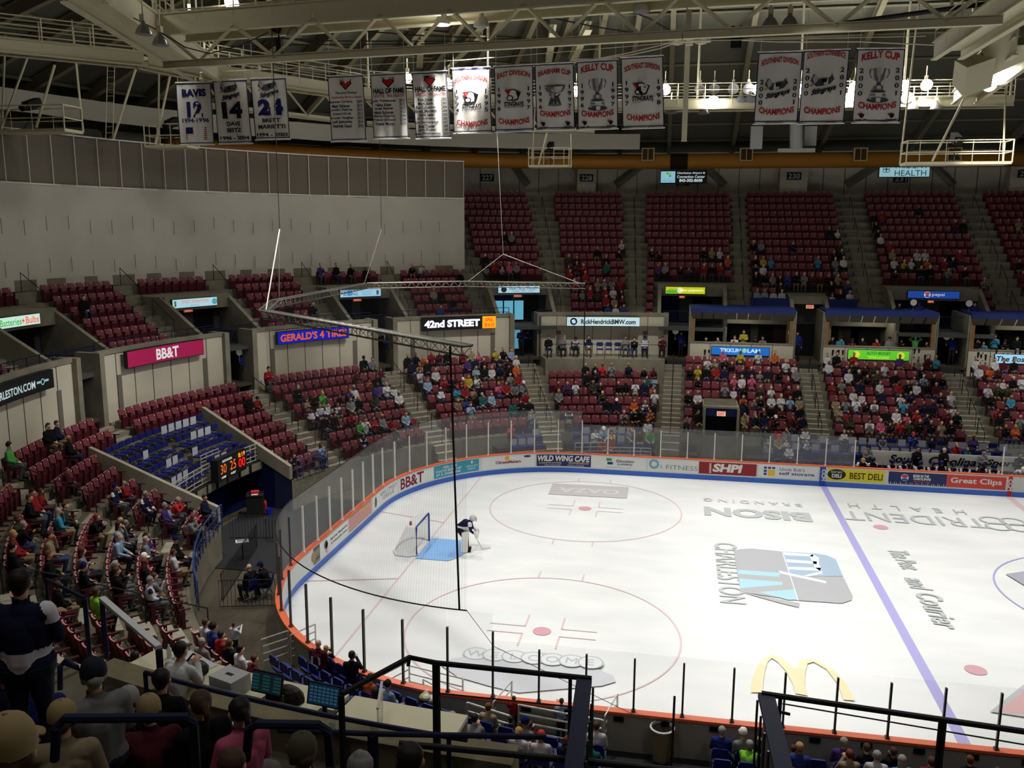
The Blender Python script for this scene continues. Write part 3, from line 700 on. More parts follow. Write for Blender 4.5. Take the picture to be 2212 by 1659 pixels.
def upper(a0, a1, k0, k1=17):
    p = stairs_prof(UE, UZ, k0, k1, UZ(k0)-1.0 if k0 else 6.2, 41.2); q = []
    if k0 == 0: q.append((24.7, 6.9, M['tread']))
    for i, (R, z) in enumerate(p):
        if k0 == 0 and i == 0: continue
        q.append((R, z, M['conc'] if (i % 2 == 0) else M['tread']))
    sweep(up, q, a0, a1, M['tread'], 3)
UC = sorted(PORT+[(-10.1, -7.9)])
cuts = []; cur = A0
for lo, hi in UC:
    if lo > 158: continue
    small = (lo, hi) == (-10.1, -7.9)
    cuts.append((cur, lo, 2 if cur < -1 and hi < 0.6 else 0)); cuts.append((lo, hi, 4 if small else 5)); cur = hi
for lo, hi, k0 in cuts:
    if hi <= 0.6 and k0 == 0: k0 = 2
    upper(lo, hi, k0)
upper(cur, NEARV[0], 0); upper(NEARV[0], NEARV[1], 4); upper(NEARV[1], A1, 0)
up.build('floor_upper_stand', kind='structure')
UL = ['%s upper aisle counted from the curtain edge to the right']
ua = [a for a in UAI if in_view(W(a, 34, 12), 40) and a < 27.5]
ua.sort(key=lambda a: proj(W(a, 34, 12))[0])
for i, a in enumerate(ua):
    k0 = 2 if a < 1 else 0
    aisle(a, UE, UZ, k0, 16, 1.0, .265, .8, M['conc']).build('upper_aisle_steps', label='dark concrete steps between maroon upper seats, %s aisle right of the white curtain' % ordinal(i), cat='steps')
for i, a in enumerate([a for a in UAI if 27.5 < a < 95]):
    aisle(a, UE, UZ, 0, 5, 1.0, .265, .8, M['conc']).build('upper_aisle_steps', label='short steps below the white curtain, %s aisle from its right edge' % ordinal(i), cat='steps')

# ---------------------------------------------------------------- back wall, mid walls, passages
mb = MB(); sweep(mb, [(41.2, 14.5), (41.2, 19.4)], A0, 80, M['panel'], 3)
mb.build('wall_back', kind='structure')
mb = MB()
for a in [-26+i*1.62 for i in range(17)]+[i*2.25 for i in range(1, 14)]:
    T = frame(a, 41.19, 17.2); mb.box((0, -.02, 0), (.05, .04, 4), M['joint'], T=T)
mb.build('wall_back_joints', kind='structure')
for i, (u0, u1, top) in enumerate(((1105, 1140, 1), (1330, 1395, -1), (1515, 1565, 1), (1828, 1905, -1), (2010, 2060, 1))):
    # sloped concrete raker between wall and roof
    A = at_slope(u0 if top > 0 else u1, 352, 41.0, 18.5, 0) ; 
    a_t = aof(W(0, 1)) ; 
    def onwall(u, v):
        d = ray(u, v); t0 = 40
        while t0 < 140:
            X = Vector(CAM)+d*t0
            if rof(X) >= 41.0: return X
            t0 += .05
    p, q = (onwall(u0, 350), onwall(u1, 400)) if top > 0 else (onwall(u1, 350), onwall(u0, 400))
    mb = MB(); mb.tube([p, q], .32, M['conc'], 4)
    mb.build('raker_beam', label='dark diagonal concrete raker on the back wall, %s from the left' % ordinal(i), cat='beam', group='raker beams on the back wall')

def wall_panels(i, a0, a1):
    suite = (a0, a1) in SUITES; near_ = a0 > 130; z1 = 5.98 if suite else (6.9 if near_ else 7.6); z0 = 4.2; mb = MB()
    Rw = 24.62 if a0 != .5 else 25.2
    slab(mb, a0, a1, Rw, Rw+.14, z0, z1, M['panel'], 3)
    wdt = (abs(a1-a0) if a1 <= 0 else rad(a1-a0)*Rw); nj = int(wdt/1.12)
    for j in range(nj+1):
        a = a0+(a1-a0)*j/nj; T = frame(a, Rw, (z0+z1)/2); mb.box((0, -.008, 0), (.035, .02, z1-z0), M['joint'], T=T)
    if near_: pass
    elif not suite:
        for f in (.16, .84):
            T = frame(a0+(a1-a0)*f, Rw, (z0+z1)/2-.3); mb.box((0, -.02, 0), (.28, .05, 1.9), M['louver'], T=T)
        slab(mb, a0, a1, Rw-.06, Rw+.2, 7.58, 7.78, M['conc'], 3)
        for a, s in ((a0, 1), (a1, -1)):
            T = frame(a, Rw, 5.95); mb.box((0, .4, 0), (.3, 1.3, 3.6), M['conc'], T=T)
    else:
        slab(mb, a0, a1, Rw-.04, Rw+.24, 5.94, 6.02, M['conc'], 3)
        for a in (a0, a1):
            T = frame(a, Rw, 6.3); mb.box((0, 1.9, 0), (.2, 3.7, 3.6), M['conc'], T=T)
    mb.build('wall_mid', kind='structure')
for i, (a0, a1) in enumerate(WALLS): wall_panels(i, a0, a1)

# suites: roof with blue fascia, back wall with doors, lights
SN = {(-26, -18.3): 'right', (-16.4, -9.7): 'middle', (-7.9, -1.35): 'left'}
for (a0, a1) in SUITES:
    mb = MB(); slab(mb, a0, a1, 24.4, 27.3, 7.95, 8.25, M['navyfascia'])
    mb.build('suite_roof', label='navy blue fascia roof over the %s of the glassless suites on the far side' % SN[(a0, a1)], cat='roof')
    sr = bpy.data.objects[[o.name for o in COL.objects if o.name.startswith('suite_roof')][-1]]
    mb = MB(); n = 9
    for j in range(n):
        f0, f1 = a0+(a1-a0)*(j+.04)/n, a0+(a1-a0)*(j+.96)/n
        mb.quad(W(f0, 24.42, 7.95), W(f1, 24.42, 7.95), W(f1, 24.85, 7.5), W(f0, 24.85, 7.5), M['louver'])
    mb.build('soffit_panels', sr)
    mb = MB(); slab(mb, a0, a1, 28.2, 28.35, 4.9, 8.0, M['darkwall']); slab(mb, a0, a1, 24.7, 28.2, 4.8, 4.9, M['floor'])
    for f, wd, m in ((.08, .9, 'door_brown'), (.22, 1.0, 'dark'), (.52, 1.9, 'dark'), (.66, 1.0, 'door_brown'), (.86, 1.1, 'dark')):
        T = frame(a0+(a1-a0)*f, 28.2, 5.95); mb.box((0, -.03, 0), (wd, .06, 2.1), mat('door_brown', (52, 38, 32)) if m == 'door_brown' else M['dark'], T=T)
    for a in (a0+.15, a1-.15):
        T = frame(a, 24.8, 6.7); mb.box((0, 0, 0), (.3, .25, 1.6), mat('wood_post', (140, 104, 64)), T=T)
    mb.build('wall_suite_back', kind='structure')
    mb = MB()
    for f in (.3, .42, .55, .72):
        T = frame(a0+(a1-a0)*f, 26.4, 7.9); mb.box((0, 0, 0), (.35, .2, .04), mat('suite_downlight', (255, 244, 220), emit=5), T=T)
    mb.build('suite_downlights', sr)
    lamp('suite_lamp', 'AREA', W((a0+a1)/2, 26.4, 7.85), W((a0+a1)/2, 26.4, 0), 26, (1, .93, .8), 2.5)

# navy front of the first upper row above the suites
for k, (a0, a1) in enumerate(((-12.1, -10.2), (-7.8, -5.3))):
    mb = MB(); slab(mb, a0, a1, 27.32, 27.4, 7.9, 8.75, M['navyfascia'])
    mb.build('seat_front_wall', label='navy panel wall in front of the lowest upper row, %s of the small exit' % ('right', 'left')[k], cat='panel wall')

# portals
PN = {21.6: 'white trust sign', 44.1: 'pale blue paw sign', 66.6: 'sweet shop sign', 89.1: 'batteries sign'}
def portal(a0, a1, ztop=9.5, zb=8.72, kk=5):
    mb = MB(); R = UE(kk)+.05 if kk == 5 else UE(kk)
    slab(mb, a0, a1, R-1.9, R-1.65, zb, ztop, M['conc'], 2)                   # header
    slab(mb, a0, a1, R-1.65, R+.1, ztop-.2, ztop-.02, M['conc'], 2)                   # roof slab up to the row behind
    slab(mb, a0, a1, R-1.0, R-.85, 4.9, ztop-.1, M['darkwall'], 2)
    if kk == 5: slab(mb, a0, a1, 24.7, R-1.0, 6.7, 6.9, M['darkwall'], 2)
    for a, s in ((a0, 1), (a1, -1)):
        P = [W(a, r_, z_) for r_, z_ in ((25.2, 6.0), (25.2, 7.55), (26.0, 8.0), (R-1.6, ztop), (R, ztop), (R, 6.0))]
        d = nrm(a).cross(Vector((0, 0, 1)))*.12; vs = [p-d for p in P]+[p+d for p in P]; n = len(P)
        mb.add(vs, [tuple(range(n)), tuple(range(n, 2*n))[::-1]]+[(i, n+i, n+(i+1) % n, (i+1) % n) for i in range(n)], M['conc'])
    mb.build('wall_portal', kind='structure')
    am = (a0+a1)/2
    if kk == 5:
        for f, m in ((.28, M['dark']), (.72, M['navy'])):
            mb = MB(); T = frame(a0+(a1-a0)*f, R-1.02, 7.8); mb.box((0, 0, 0), (1.3, .05, 1.75), m, T=T); mb.build('door', kind='structure')
for (a0, a1) in PORT:
    if a0 < 118: portal(a0, a1)
portal(-10.1, -7.9, 8.9, 8.4, 4)
# slots that continue the passages down to the lower concourse
for i in range(len(WALLS)-1):
    lo, hi = WALLS[i][1], WALLS[i+1][0]
    if lo > 100: continue
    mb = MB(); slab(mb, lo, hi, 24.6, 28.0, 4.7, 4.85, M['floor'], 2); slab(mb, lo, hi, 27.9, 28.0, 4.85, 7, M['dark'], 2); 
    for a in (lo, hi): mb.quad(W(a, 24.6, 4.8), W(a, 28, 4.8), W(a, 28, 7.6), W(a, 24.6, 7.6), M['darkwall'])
    mb.build('wall_passage', kind='structure')
# lit glass doors seen through the passage left of the wheelchair platform
mb = MB(); T = frame(22.6, 27.35, 7.75); mg = mat('daylight_glass', (110, 190, 222), .3, emit=.55)
for x in (-1.1, -.38, .34): mb.box((x, -.06, 0), (.62, .04, 1.3), mg, T=T)
mb.build('window_1', kind='structure')
mb = MB(); T = frame(21.9, 27.8, 5.9); mb.box((0, -.1, 0), (.45, .04, 1.7), mg, T=T); mb.build('window_2', kind='structure')
# dark vomitory in the section under the left suite
mb = MB(); x0, x1 = -2.25, -4.15
for a in (x0, x1): mb.box((0, 1.25, 0), (.14, 2.9, 3.0), M['conc'], T=frame(a, 17.2, 1.6))
mb.box((0, .1, 0), (1.8, .12, .5), M['navyfascia'], T=frame((x0+x1)/2, 17.3, 2.85)); mb.box((0, 0, 0), (2.0, .3, .12), M['conc'], T=frame((x0+x1)/2, 17.3, 3.16))
mb.box((0, 1.3, 0), (1.85, 2.6, .06), M['tread'], T=frame((x0+x1)/2, 17.3, 3.14))
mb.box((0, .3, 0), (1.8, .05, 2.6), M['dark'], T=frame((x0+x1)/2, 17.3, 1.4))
mb.build('wall_vomitory', kind='structure')
VOMLOW = (x1-.15, x0+.15)

# curtain, scrim and high drape
def drape(name, a0, a1, R, z0, z1, m, amp, wl, zfun=None, step=.35):
    mb = MB(); n = int((a1-a0)/step); A = [a0+(a1-a0)*i/n for i in range(n+1)]; rows = 6; k = mb.mi(m)
    for j in range(rows+1):
        f = j/rows
        for a in A:
            s = rad(a)*R; rr = R+amp*(1-.5*f)*math.sin(s*wl)+amp*.5*math.sin(s*wl*.37+1)
            lo = z0 if not zfun else zfun(a)
            mb.v.append(tuple(W(a, rr, lo+(z1-lo)*f)))
    for j in range(rows):
        for i in range(n): b = j*(n+1)+i; mb.f.append((b, b+1, b+n+2, b+n+1)); mb.m.append(k)
    return mb.build(name, smooth=True)
o = drape('blackout_curtain', 27.6, 112, 31.6, 10.05, 15.35, M['curtain'], .05, 3.1); tag(o, 'huge pale grey curtain hanging round the end of the upper seats', 'curtain')
mb = MB()
for i in range(34):
    a = 31+2.4*i
    for z in (11.2, 13.3): mb.box((0, -.09, 0), (.02, .015, .75), M['joint'], T=frame(a, 31.55, z+.15*math.sin(i*1.7)))
mb.build('curtain_lacing', o)
o = drape('scrim_net', 27.6, 112, 31.7, 15.3, 17.85, M['mesh'], .0, 1); tag(o, 'dark grey translucent scrim stretched above the pale curtain', 'scrim')
mb = MB()
for i in range(34): a = 27.7+2.5*i; mb.box((0, -.05, 0), (.035, .03, 2.55), M['white'], T=frame(a, 31.6, 16.6))
sweep(mb, [(31.58, 15.28), (31.58, 15.36), (31.66, 15.36)], 27.6, 112, M['white'], 2); sweep(mb, [(31.58, 17.83), (31.58, 17.9), (31.66, 17.9)], 27.6, 112, M['white'], 2)
mb.build('scrim_ropes', o)
o = drape('white_drape', 4.6, 110, 34.0, 19.05, 20.15, M['band'], .07, 2.2); tag(o, 'long white drape slung below the roof behind the banners', 'drape')

# handrails
def rail_run(name, pts, h, m, label, r=.025, posts=None, mids=1, parent=None, cat='handrail', group=None):
    mb = MB(); P = [Vector(p) for p in pts]; up_ = Vector((0, 0, 1))
    mb.tube([p+up_*h for p in P], r, m, 6)
    for j in range(mids): mb.tube([p+up_*h*(j+1)/(mids+1) for p in P], r*.8, m, 5)
    for p in (posts or P): p = Vector(p); mb.tube([p, p+up_*h], r, m, 5)
    return mb.build(name, parent, label=label, cat=cat, group=group) if parent is None else mb.build(name, parent)
def arcpts(a0, a1, R, z, n): return [W(a0+(a1-a0)*i/n, R, z) for i in range(n+1)]
rc = 0
for a in AISLES:
    if not in_view(W(a, 20, 3), 100) or a == 90.6: continue
    for j, k in enumerate((0, 2, 4, 6)):
        p, q = W(a, LE(k)-.1, LZ(k)), W(a, LE(k+1)+.3, LZ(k+1)+.1); mb = MB(); h = Vector((0, 0, .95))
        mb.tube([p, p+h*.92, q+h, q], .024, M['blackrail'], 6)
        mb.build('aisle_handrail', label='dark handrail on the lower aisle %s, %s' % (AL[a], ('lowest one', 'second one up', 'third one up', 'highest one')[j]), cat='handrail', group='aisle handrails'); rc += 1
for i, a in enumerate(ua+[x for x in UAI if 27.5 < x < 84]):
    for j, k in enumerate((1, 4, 7, 10, 13) if a < 27.5 else (1, 4)):
        p, q = W(a, UE(k), UZ(k)), W(a, UE(k+2), UZ(k+2)); mb = MB(); h = Vector((0, 0, .95))
        mb.tube([p, p+h, q+h, q], .022, M['blackrail'], 5); nm_ = ('%s aisle right of the curtain' % ordinal(i)) if a < 27.5 else ('%s aisle under the curtain' % ordinal(i-len(ua)))
        mb.build('aisle_handrail', label='thin dark upper handrail in the %s, %s from the bottom' % (nm_, ordinal(j)), cat='handrail', group='aisle handrails')
for i, (a0, a1) in enumerate(WALLS[3:8]):
    R = 24.85 if a0 != .5 else 25.4
    if a0 == .5: continue
    rail_run('parapet_rail', arcpts(a0+.3, a1-.3, R, 7.6, 8), .55, M['rail'], 'low navy rail on top of the wall above the %s sign' % ('x', 'white lettered black', 'blue and orange', 'crimson', 'black')[i], .022)
rail_run('platform_rail', arcpts(.9, 19.4, 22.85, 5.0, 8), .95, M['blackrail'], 'thin black rail along the front of the wheelchair platform', .02, mids=0)
for i, (a0, a1) in enumerate(((86.2, 93.2), (63.2, 70.4), (41, 47.6), (17.6, 20), (-3.4, 1.2), (-19.6, -14.6))):
    nm = ('batteries', 'sweet shop', 'paw', 'white trust', 'popcorn', 'cola')[i]; mb = MB(); P = arcpts(a0, a1, 25.6, 6.9, 10); P2 = []
    for t in range(len(P)-1):
        for s in range(4): P2.append(P[t].lerp(P[t+1], s/4))
    h = Vector((0, 0, 1.0)); mb.tube([p+h for p in P], .025, M['rail'], 5); mb.tube([p+h*.12 for p in P], .02, M['rail'], 5)
    for p in P2: mb.tube([p+h*.1, p+h], .01, M['rail'], 4)
    mb.build('portal_rail', label='navy picket rail across the portal below the %s sign' % nm, cat='railing', group='portal railings')
# navy rail round the front of the left lower sections and its steps
mb = MB(); P = arcpts(100.3, 127, 17.25, 1.45, 14); h = Vector((0, 0, .95))
for f in (1, .66, .33): mb.tube([p+h*f for p in P], .028 if f == 1 else .018, mat('blue_rail', (40, 60, 120), .4, .5), 6)
for p in P: mb.tube([p, p+h], .022, MATS['blue_rail'], 5)
mb.build('front_guard_rail', label='blue steel guard rail along the front row left of the glass', cat='railing')
mb = MB(); P = arcpts(70, 77.6, 17.25, 1.45, 5)
for f in (1, .66, .33): mb.tube([p+h*f for p in P], .024 if f == 1 else .016, MATS['blue_rail'], 6)
for p in P: mb.tube([p, p+h], .02, MATS['blue_rail'], 5)
mb.build('front_guard_rail', label='blue guard rail below the maroon seats right of the tunnel', cat='railing')
# aluminium rails
def alu_run(pts, h, label, bars=5, posts=None):
    mb = MB(); P = [Vector(p) for p in pts]; up_ = Vector((0, 0, 1))
    for j in range(bars): mb.tube([p+up_*(h*(j+1)/bars) for p in P], .024, M['alu'], 6)
    for p in (posts or P): p = Vector(p); mb.tube([p, p+up_*h], .028, M['alu'], 6)
    mb.build('aluminium_railing', label=label, cat='railing', group='aluminium railings')
alu_run(arcpts(77.8, 82.2, 19.3, 2.15, 4), .95, 'aluminium railing on the deck edge right of the scoreboard')
alu_run(arcpts(89.5, 99.2, 19.3, 2.15, 5), .95, 'aluminium railing on the deck edge left of the scoreboard')
alu_run(arcpts(84.5, 88.5, 19.9, 2.5, 3), .8, 'short aluminium railing raised behind the scoreboard')
for k, (u0, u1, v, Rr) in enumerate(((1062, 1172, 985, 14.6), (1176, 1220, 988, 14.7), (1222, 1290, 985, 14.7), (1294, 1400, 992, 14.7))):
    p0 = at_z(u0, v, .15); p1 = at_z(u1, v, .15); a0, a1 = aof(p0), aof(p1); 
    if k == 0: a0, a1 = 33.5, 24.2
    if k == 1: a0, a1 = 23.4, 19.6
    if k == 2: a0, a1 = 19.2, 12.4
    if k == 3: a0, a1 = 11.6, 2.6
    alu_run(arcpts(a1, a0, Rr, .2, 4), (.95, .75, 1.25, .95)[k], 'aluminium railing behind the far glass, %s counted from the left' % ordinal(k))
# ================================================================ SEATS
bpy.context.view_layer.update()
_dg = bpy.context.evaluated_depsgraph_get()
_SKIP = ('glass', 'net', 'safety', 'hanging', 'scrim', 'truss', 'cover')
def sees(p):
    """is the point visible from the camera through the structure built so far (glass and netting do not count)"""
    if not in_view(p, 5): return False
    C = Vector(CAM); d = Vector(p)-C; L = d.length; d.normalize(); o = C; left = L-.12
    for _ in range(8):
        hit, loc, nn, idx, ob, mx_ = scene.ray_cast(_dg, o, d, distance=left)
        if not hit: return True
        if ob.name.startswith(_SKIP) or 'rail' in ob.name or 'post' in ob.name:
            step = (loc-o).length+.01; o = loc+d*.01; left -= step
            if left <= 0: return True
            continue
        return False
    return True
def occ_clear(p): return sees(p)

def seat_parts(down):
    """meshes of one flip-up arena seat; origin on the tread at the seat back"""
    f = MB()
    for s in (-1, 1):
        f.prism([(-.02, 0), (.02, 0), (.02, .34), (-.02, .34)], 0, .03, M['seatarm'], T=Matrix.Translation((s*.25, -.36, 0)))
        f.box((s*.25, -.16, .3), (.03, .1, .6), M['seatarm']); f.box((s*.25, -.2, .61), (.045, .36, .03), M['seatarm'])
    f.box((0, -.12, .37), (.5, .04, .03), M['seatarm'])
    b = MB(); n = 6; F = []; Bk = []
    for j, (z, y) in enumerate(((.38, -.05), (.5, -.03), (.66, .0), (.8, .035), (.84, .045))):
        for i in range(n+1):
            x = -.225+.45*i/n; c = .03*(1-(2*i/n-1)**2); w_ = 1 if j < 4 else .93
            F.append((x*w_, y+c-.02, z)); Bk.append((x*w_, y+c+.025, z))
    m_ = n+1; fs = []
    for j in range(4):
        for i in range(n): a = j*m_+i; fs.append((a, a+1, a+m_+1, a+m_))
    b.add(F, fs, M['maroon']); b.add(Bk, [q[::-1] for q in fs], M['maroon'])
    o = 2*0; T = 4*m_
    ring_ = [(F[T+i], F[T+i+1], Bk[T+i+1], Bk[T+i]) for i in range(n)]
    for q in ring_: b.quad(*q, M['seatlip'])
    p = MB()
    if down:
        p.prism([(-.22, -.45), (-.16, -.5), (.16, -.5), (.22, -.45), (.22, -.06), (-.22, -.06)], .41, .46, M['maroond'])
    else:
        T = Matrix.Translation((0, -.1, .4)) @ Matrix.Rotation(rad(-78), 4, 'X')
        p.prism([(-.22, -.36), (-.16, -.41), (.16, -.41), (.22, -.36), (.22, .04), (-.22, .04)], -.03, .03, M['maroond'], T=Matrix.Translation((0, -.13, .36)) @ Matrix.Rotation(rad(100), 4, 'X') @ Matrix.Scale(-1, 4, (0, 1, 0)) @ Matrix.Translation((0, .3, 0)))
    pl = MB(); pl.prism([(.028*math.cos(2*pi*k/8), .028*math.sin(2*pi*k/8)) for k in range(8)], 0, .012, M['plate'], T=Matrix.Translation((.13, -.005, .79)) @ Matrix.Rotation(rad(80), 4, 'X'))
    return f, b, p, pl
SP = {d: [m.mesh(nm) for m, nm in zip(seat_parts(d), ('seat_frame', 'backrest', 'seat_pan', 'number_plate'))] for d in (False, True)}
def merged(d):
    mb = MB()
    for q in seat_parts(d):
        b = len(mb.v); mb.v += q.v; mb.f += [tuple(b+i for i in f_) for f_ in q.f]; mb.m += [mb.mi(q.mats[i]) for i in q.m]
    return mb
def mass(name, tmpl, Ts, **k):
    """one mesh holding many copies of a template, for what is too many to stand alone"""
    V = np.array([tuple(v) for v in tmpl.v]); nV = len(V); out = []; faces = []; mi = []
    for i, T in enumerate(Ts):
        Mx = np.array(T); out.append(V @ Mx[:3, :3].T+Mx[:3, 3]); b = i*nV; faces += [tuple(b+j for j in f_) for f_ in tmpl.f]; mi += tmpl.m
    me = bpy.data.meshes.new(name); me.from_pydata(np.concatenate(out).tolist(), [], faces)
    for m_ in tmpl.mats: me.materials.append(m_)
    me.polygons.foreach_set('material_index', mi); me.update()
    return link(name, me, kind='stuff', **k)

def sec_bounds(list_, aisles=None): return list_
LSEC = []
ext = [A0]+AISLES+[A1]
for i in range(len(AISLES)-1): LSEC.append((AISLES[i], AISLES[i+1]))
LSEC.append((-27, -25.6))
SEATS = []
def arc_len(a0, a1, R):
    L = 0
    if a0 < 0: L += min(a1, 0)-a0
    if a1 > 0 and a0 < 180: L += rad(min(a1, 180)-max(a0, 0))*R
    if a1 > 180: L += a1-max(a0, 180)
    return L
def arc_at(a0, s, R):
    a = a0
    if a < 0:
        if s <= -a: return a+s
        s += a; a = 0
    if a < 180:
        L = rad(180-a)*R
        if s <= L: return a+math.degrees(s/R)
        s -= L; a = 180
    return a+s
def fill(sec, si, level, k, margin, skip=None, pitch=.535):
    R = LR(k) if level == 'L' else UR(k); z = LZ(k) if level == 'L' else UZ(k)
    L = arc_len(sec[0], sec[1], R)-2*margin; n = int(L/pitch)
    if n < 1: return
    s0 = margin+(L-n*pitch)/2+pitch/2
    for i in range(n):
        a = arc_at(sec[0], s0+i*pitch, R)
        if skip and skip(a, k): continue
        SEATS.append(dict(a=a, R=R, z=z, k=k, sec=si, lv=level, i=i, p=W(a, R, z), col=0))
def skipL(a, k):
    if TUN[0]-.8 < a < TUN[1]+.8 and k < 6: return True
    if .5 < a < 19.8 and k >= 6: return True
    if VOMLOW[0] < a < VOMLOW[1] and k <= 2: return True
    return False
for si, sec in enumerate(LSEC):
    for k in range(8): fill(sec, si, 'L', k, .72, skipL)
USEC = UPS+UST
def skipU(a, k):
    if k < 5 and any(lo-.4 < a < hi+.4 for lo, hi in PORT): return True
    if k < 4 and -10.4 < a < -7.6: return True
    if k < 2 and a < -5: return True
    if 27.2 < a < 150 and k > 5: return True
    return False
for si, sec in enumerate(USEC):
    if sec[0] > 165: continue
    for k in range(17): fill(sec, si, 'U', k, .12, skipU, .54)

def seat_T(s): return frame(s['a'], s['R'], s['z'])

# ------------------------------------------------ blue folding chairs
bz = M['bluech']
def chair_parts(panel):
    f = MB()
    for s in (-1, 1):
        f.tube([(s*.2, .06, .84), (s*.2, -.02, .45), (s*.2, -.34, 0)], .013, M['chleg'], 5); f.tube([(s*.2, -.36, .44), (s*.2, .1, 0)], .013, M['chleg'], 5)
    f.tube([(-.2, -.34, .02), (.2, -.34, .02)], .012, M['chleg'], 5)
    st_ = MB(); st_.prism([(-.2, -.4), (-.14, -.43), (.14, -.43), (.2, -.4), (.2, -.02), (-.2, -.02)], .42, .48, bz)
    b = MB(); b.prism([(-.21, .62), (.21, .62), (.21, .84), (.16, .88), (-.16, .88), (-.21, .84)], 0, .05, bz, T=Matrix.Translation((0, .05, 0)) @ Matrix.Rotation(rad(90), 4, 'X') )
    if panel: b.prism([(-.2, .5), (.2, .5), (.2, .86), (-.2, .86)], 0, .01, M['chback'], T=Matrix.Translation((0, -.012, 0)) @ Matrix.Rotation(rad(90), 4, 'X'))
    return f, st_, b
CP = {p: [m.mesh(nm) for m, nm in zip(chair_parts(p), ('folding_chair', 'seat', 'backrest'))] for p in (0, 1)}
CHAIRS = []
NR = [(14.05, .1), (14.9, .36), (15.75, .66), (16.6, .98)]
mb = MB()
for (R, z) in NR[1:]: slab(mb, 140, 178.9, R-.55, R+.3, z-.35, z, M['rubber'], 3); slab(mb, 181.2, A1, R-.55, R+.32, z-.35, z, M['rubber'], 3)
FR = [(15.45, .3), (16.25, .62), (17.0, .94)]
for (R, z) in FR: slab(mb, 1.6, 19.6, R-.5, R+.3, z-.35, z, M['rubber'], 3); slab(mb, 24.5, 34, R-.5, R+.3, z-.35, z, M['rubber'], 3); slab(mb, -19, -4.6, R-.5, R+.3, z-.35, z, M['rubber'], 3); slab(mb, -1.9, -1.0, R-.5, R+.3, z-.35, z, M['rubber'], 3)
mb.build('floor_risers', kind='structure')
mb = MB()
for j, (y, z) in enumerate(((-14.0, .0), (-14.6, .25), (-15.2, .5))):
    mb.box((13.7, y, z), (2.1, .5, .25), M['rubber']); mb.box((13.7, y+.2, z+.135), (2.1, .09, .02), M['yellow'])
for q in range(2): mb.box((8.0, -14.45-q*.62, .05+.3*q), (1.3, .5, .25), M['rubber'], -.32); mb.box((8.05, -14.28-q*.62, .185+.3*q), (1.3, .09, .02), M['yellow'], -.32)
mb.build('riser_steps', label='black rubber steps with yellow edges beside the near glass', cat='steps')
def chair(a, R, z, panel, where):
    CHAIRS.append(dict(a=a, R=R, z=z, panel=panel, w=where, p=W(a, R, z)))
for r_, (R, z) in enumerate(FR):
    for (a0, a1, nm) in ((2.2, 19.2, 'far left of the plain aisle'), (24.6, 33, 'far corner'), (-18.5, -5, 'behind the bench')):
        L = arc_len(a0, a1, R); n = int(L/.52)
        for i in range(n): chair(arc_at(a0, .26+i*.52, R), R, z, r_ > 0 and rnd.random() < .55, (nm, r_, i))
for k in (2, 3, 4, 5):
    R = LR(k); L = arc_len(TUN[0]+.8, TUN[1]-.8, R); n = int(L/.52)
    for i in range(n):
        if 5 < i < 7 and k != 5: continue
        chair(arc_at(TUN[0]+.8, .26+i*.52, R), R, LZ(k), (k, i) in ((3, 8), (3, 9), (5, 1), (5, 2), (5, 3), (5, 5), (4, 1), (4, 2), (4, 3), (2, 9), (2, 10), (2, 11), (3, 5), (5, 4), (4, 10), (2, 3), (2, 4)), ('tunnel deck', k, i))
for r_, (R, z) in enumerate(NR):
    for (a0, a1) in ((143, 178.6), (181.7, 194.5)):
        L = arc_len(a0, a1, R); n = int(L/.56)
        for i in range(n):
            if a0 < 150 and r_ == 0: continue
            chair(arc_at(a0, .28+i*.56, R), R, z, False, ('near glass left' if a0 < 150 else 'near glass right', r_, i))

for q in SEATS: q['sv'] = in_view(q['p']+Vector((0, 0, .7)), 0) and dist_cam(q['p']) < 50 and sees(q['p']+Vector((0, 0, .83))-nrm(q['a'])*.05)
for q in CHAIRS: q['sv'] = sees(q['p']+Vector((0, 0, .85)))
for q in SEATS+CHAIRS: q['see'] = sees(q['p']+Vector((0, 0, 1.22))-nrm(q['a'])*.17)
# ================================================================ PEOPLE
def capsule(vs, fs, p, q, r1, r2, n=10):
    p, q = Vector(p), Vector(q); d = q-p
    if d.length < 1e-5: d = Vector((0, 0, 1e-4)); q = p+d
    t = d.normalized(); a = t.cross(Vector((0, 0, 1)))
    if a.length < .05: a = t.cross(Vector((0, 1, 0)))
    a.normalize(); b = t.cross(a); b0 = len(vs); rings = []
    for c, r, s in ((p, r1, -1), (q, r2, 1)):
        A = (-60, -25, 0) if s < 0 else (0, 25, 60)
        for g in A: rings.append((c+t*(r*math.sin(rad(g))), r*math.cos(rad(g))))
    vs.append(p-t*r1)
    for c, r in rings:
        for k in range(n): vs.append(c+(a*math.cos(2*pi*k/n)+b*math.sin(2*pi*k/n))*r)
    vs.append(q+t*r2); m = len(rings)
    for k in range(n): fs.append((b0, b0+1+(k+1) % n, b0+1+k))
    for i in range(m-1):
        for k in range(n): o = b0+1+i*n; fs.append((o+k, o+(k+1) % n, o+n+(k+1) % n, o+n+k))
    e = b0+1+m*n; o = b0+1+(m-1)*n
    for k in range(n): fs.append((e, o+k, o+(k+1) % n))
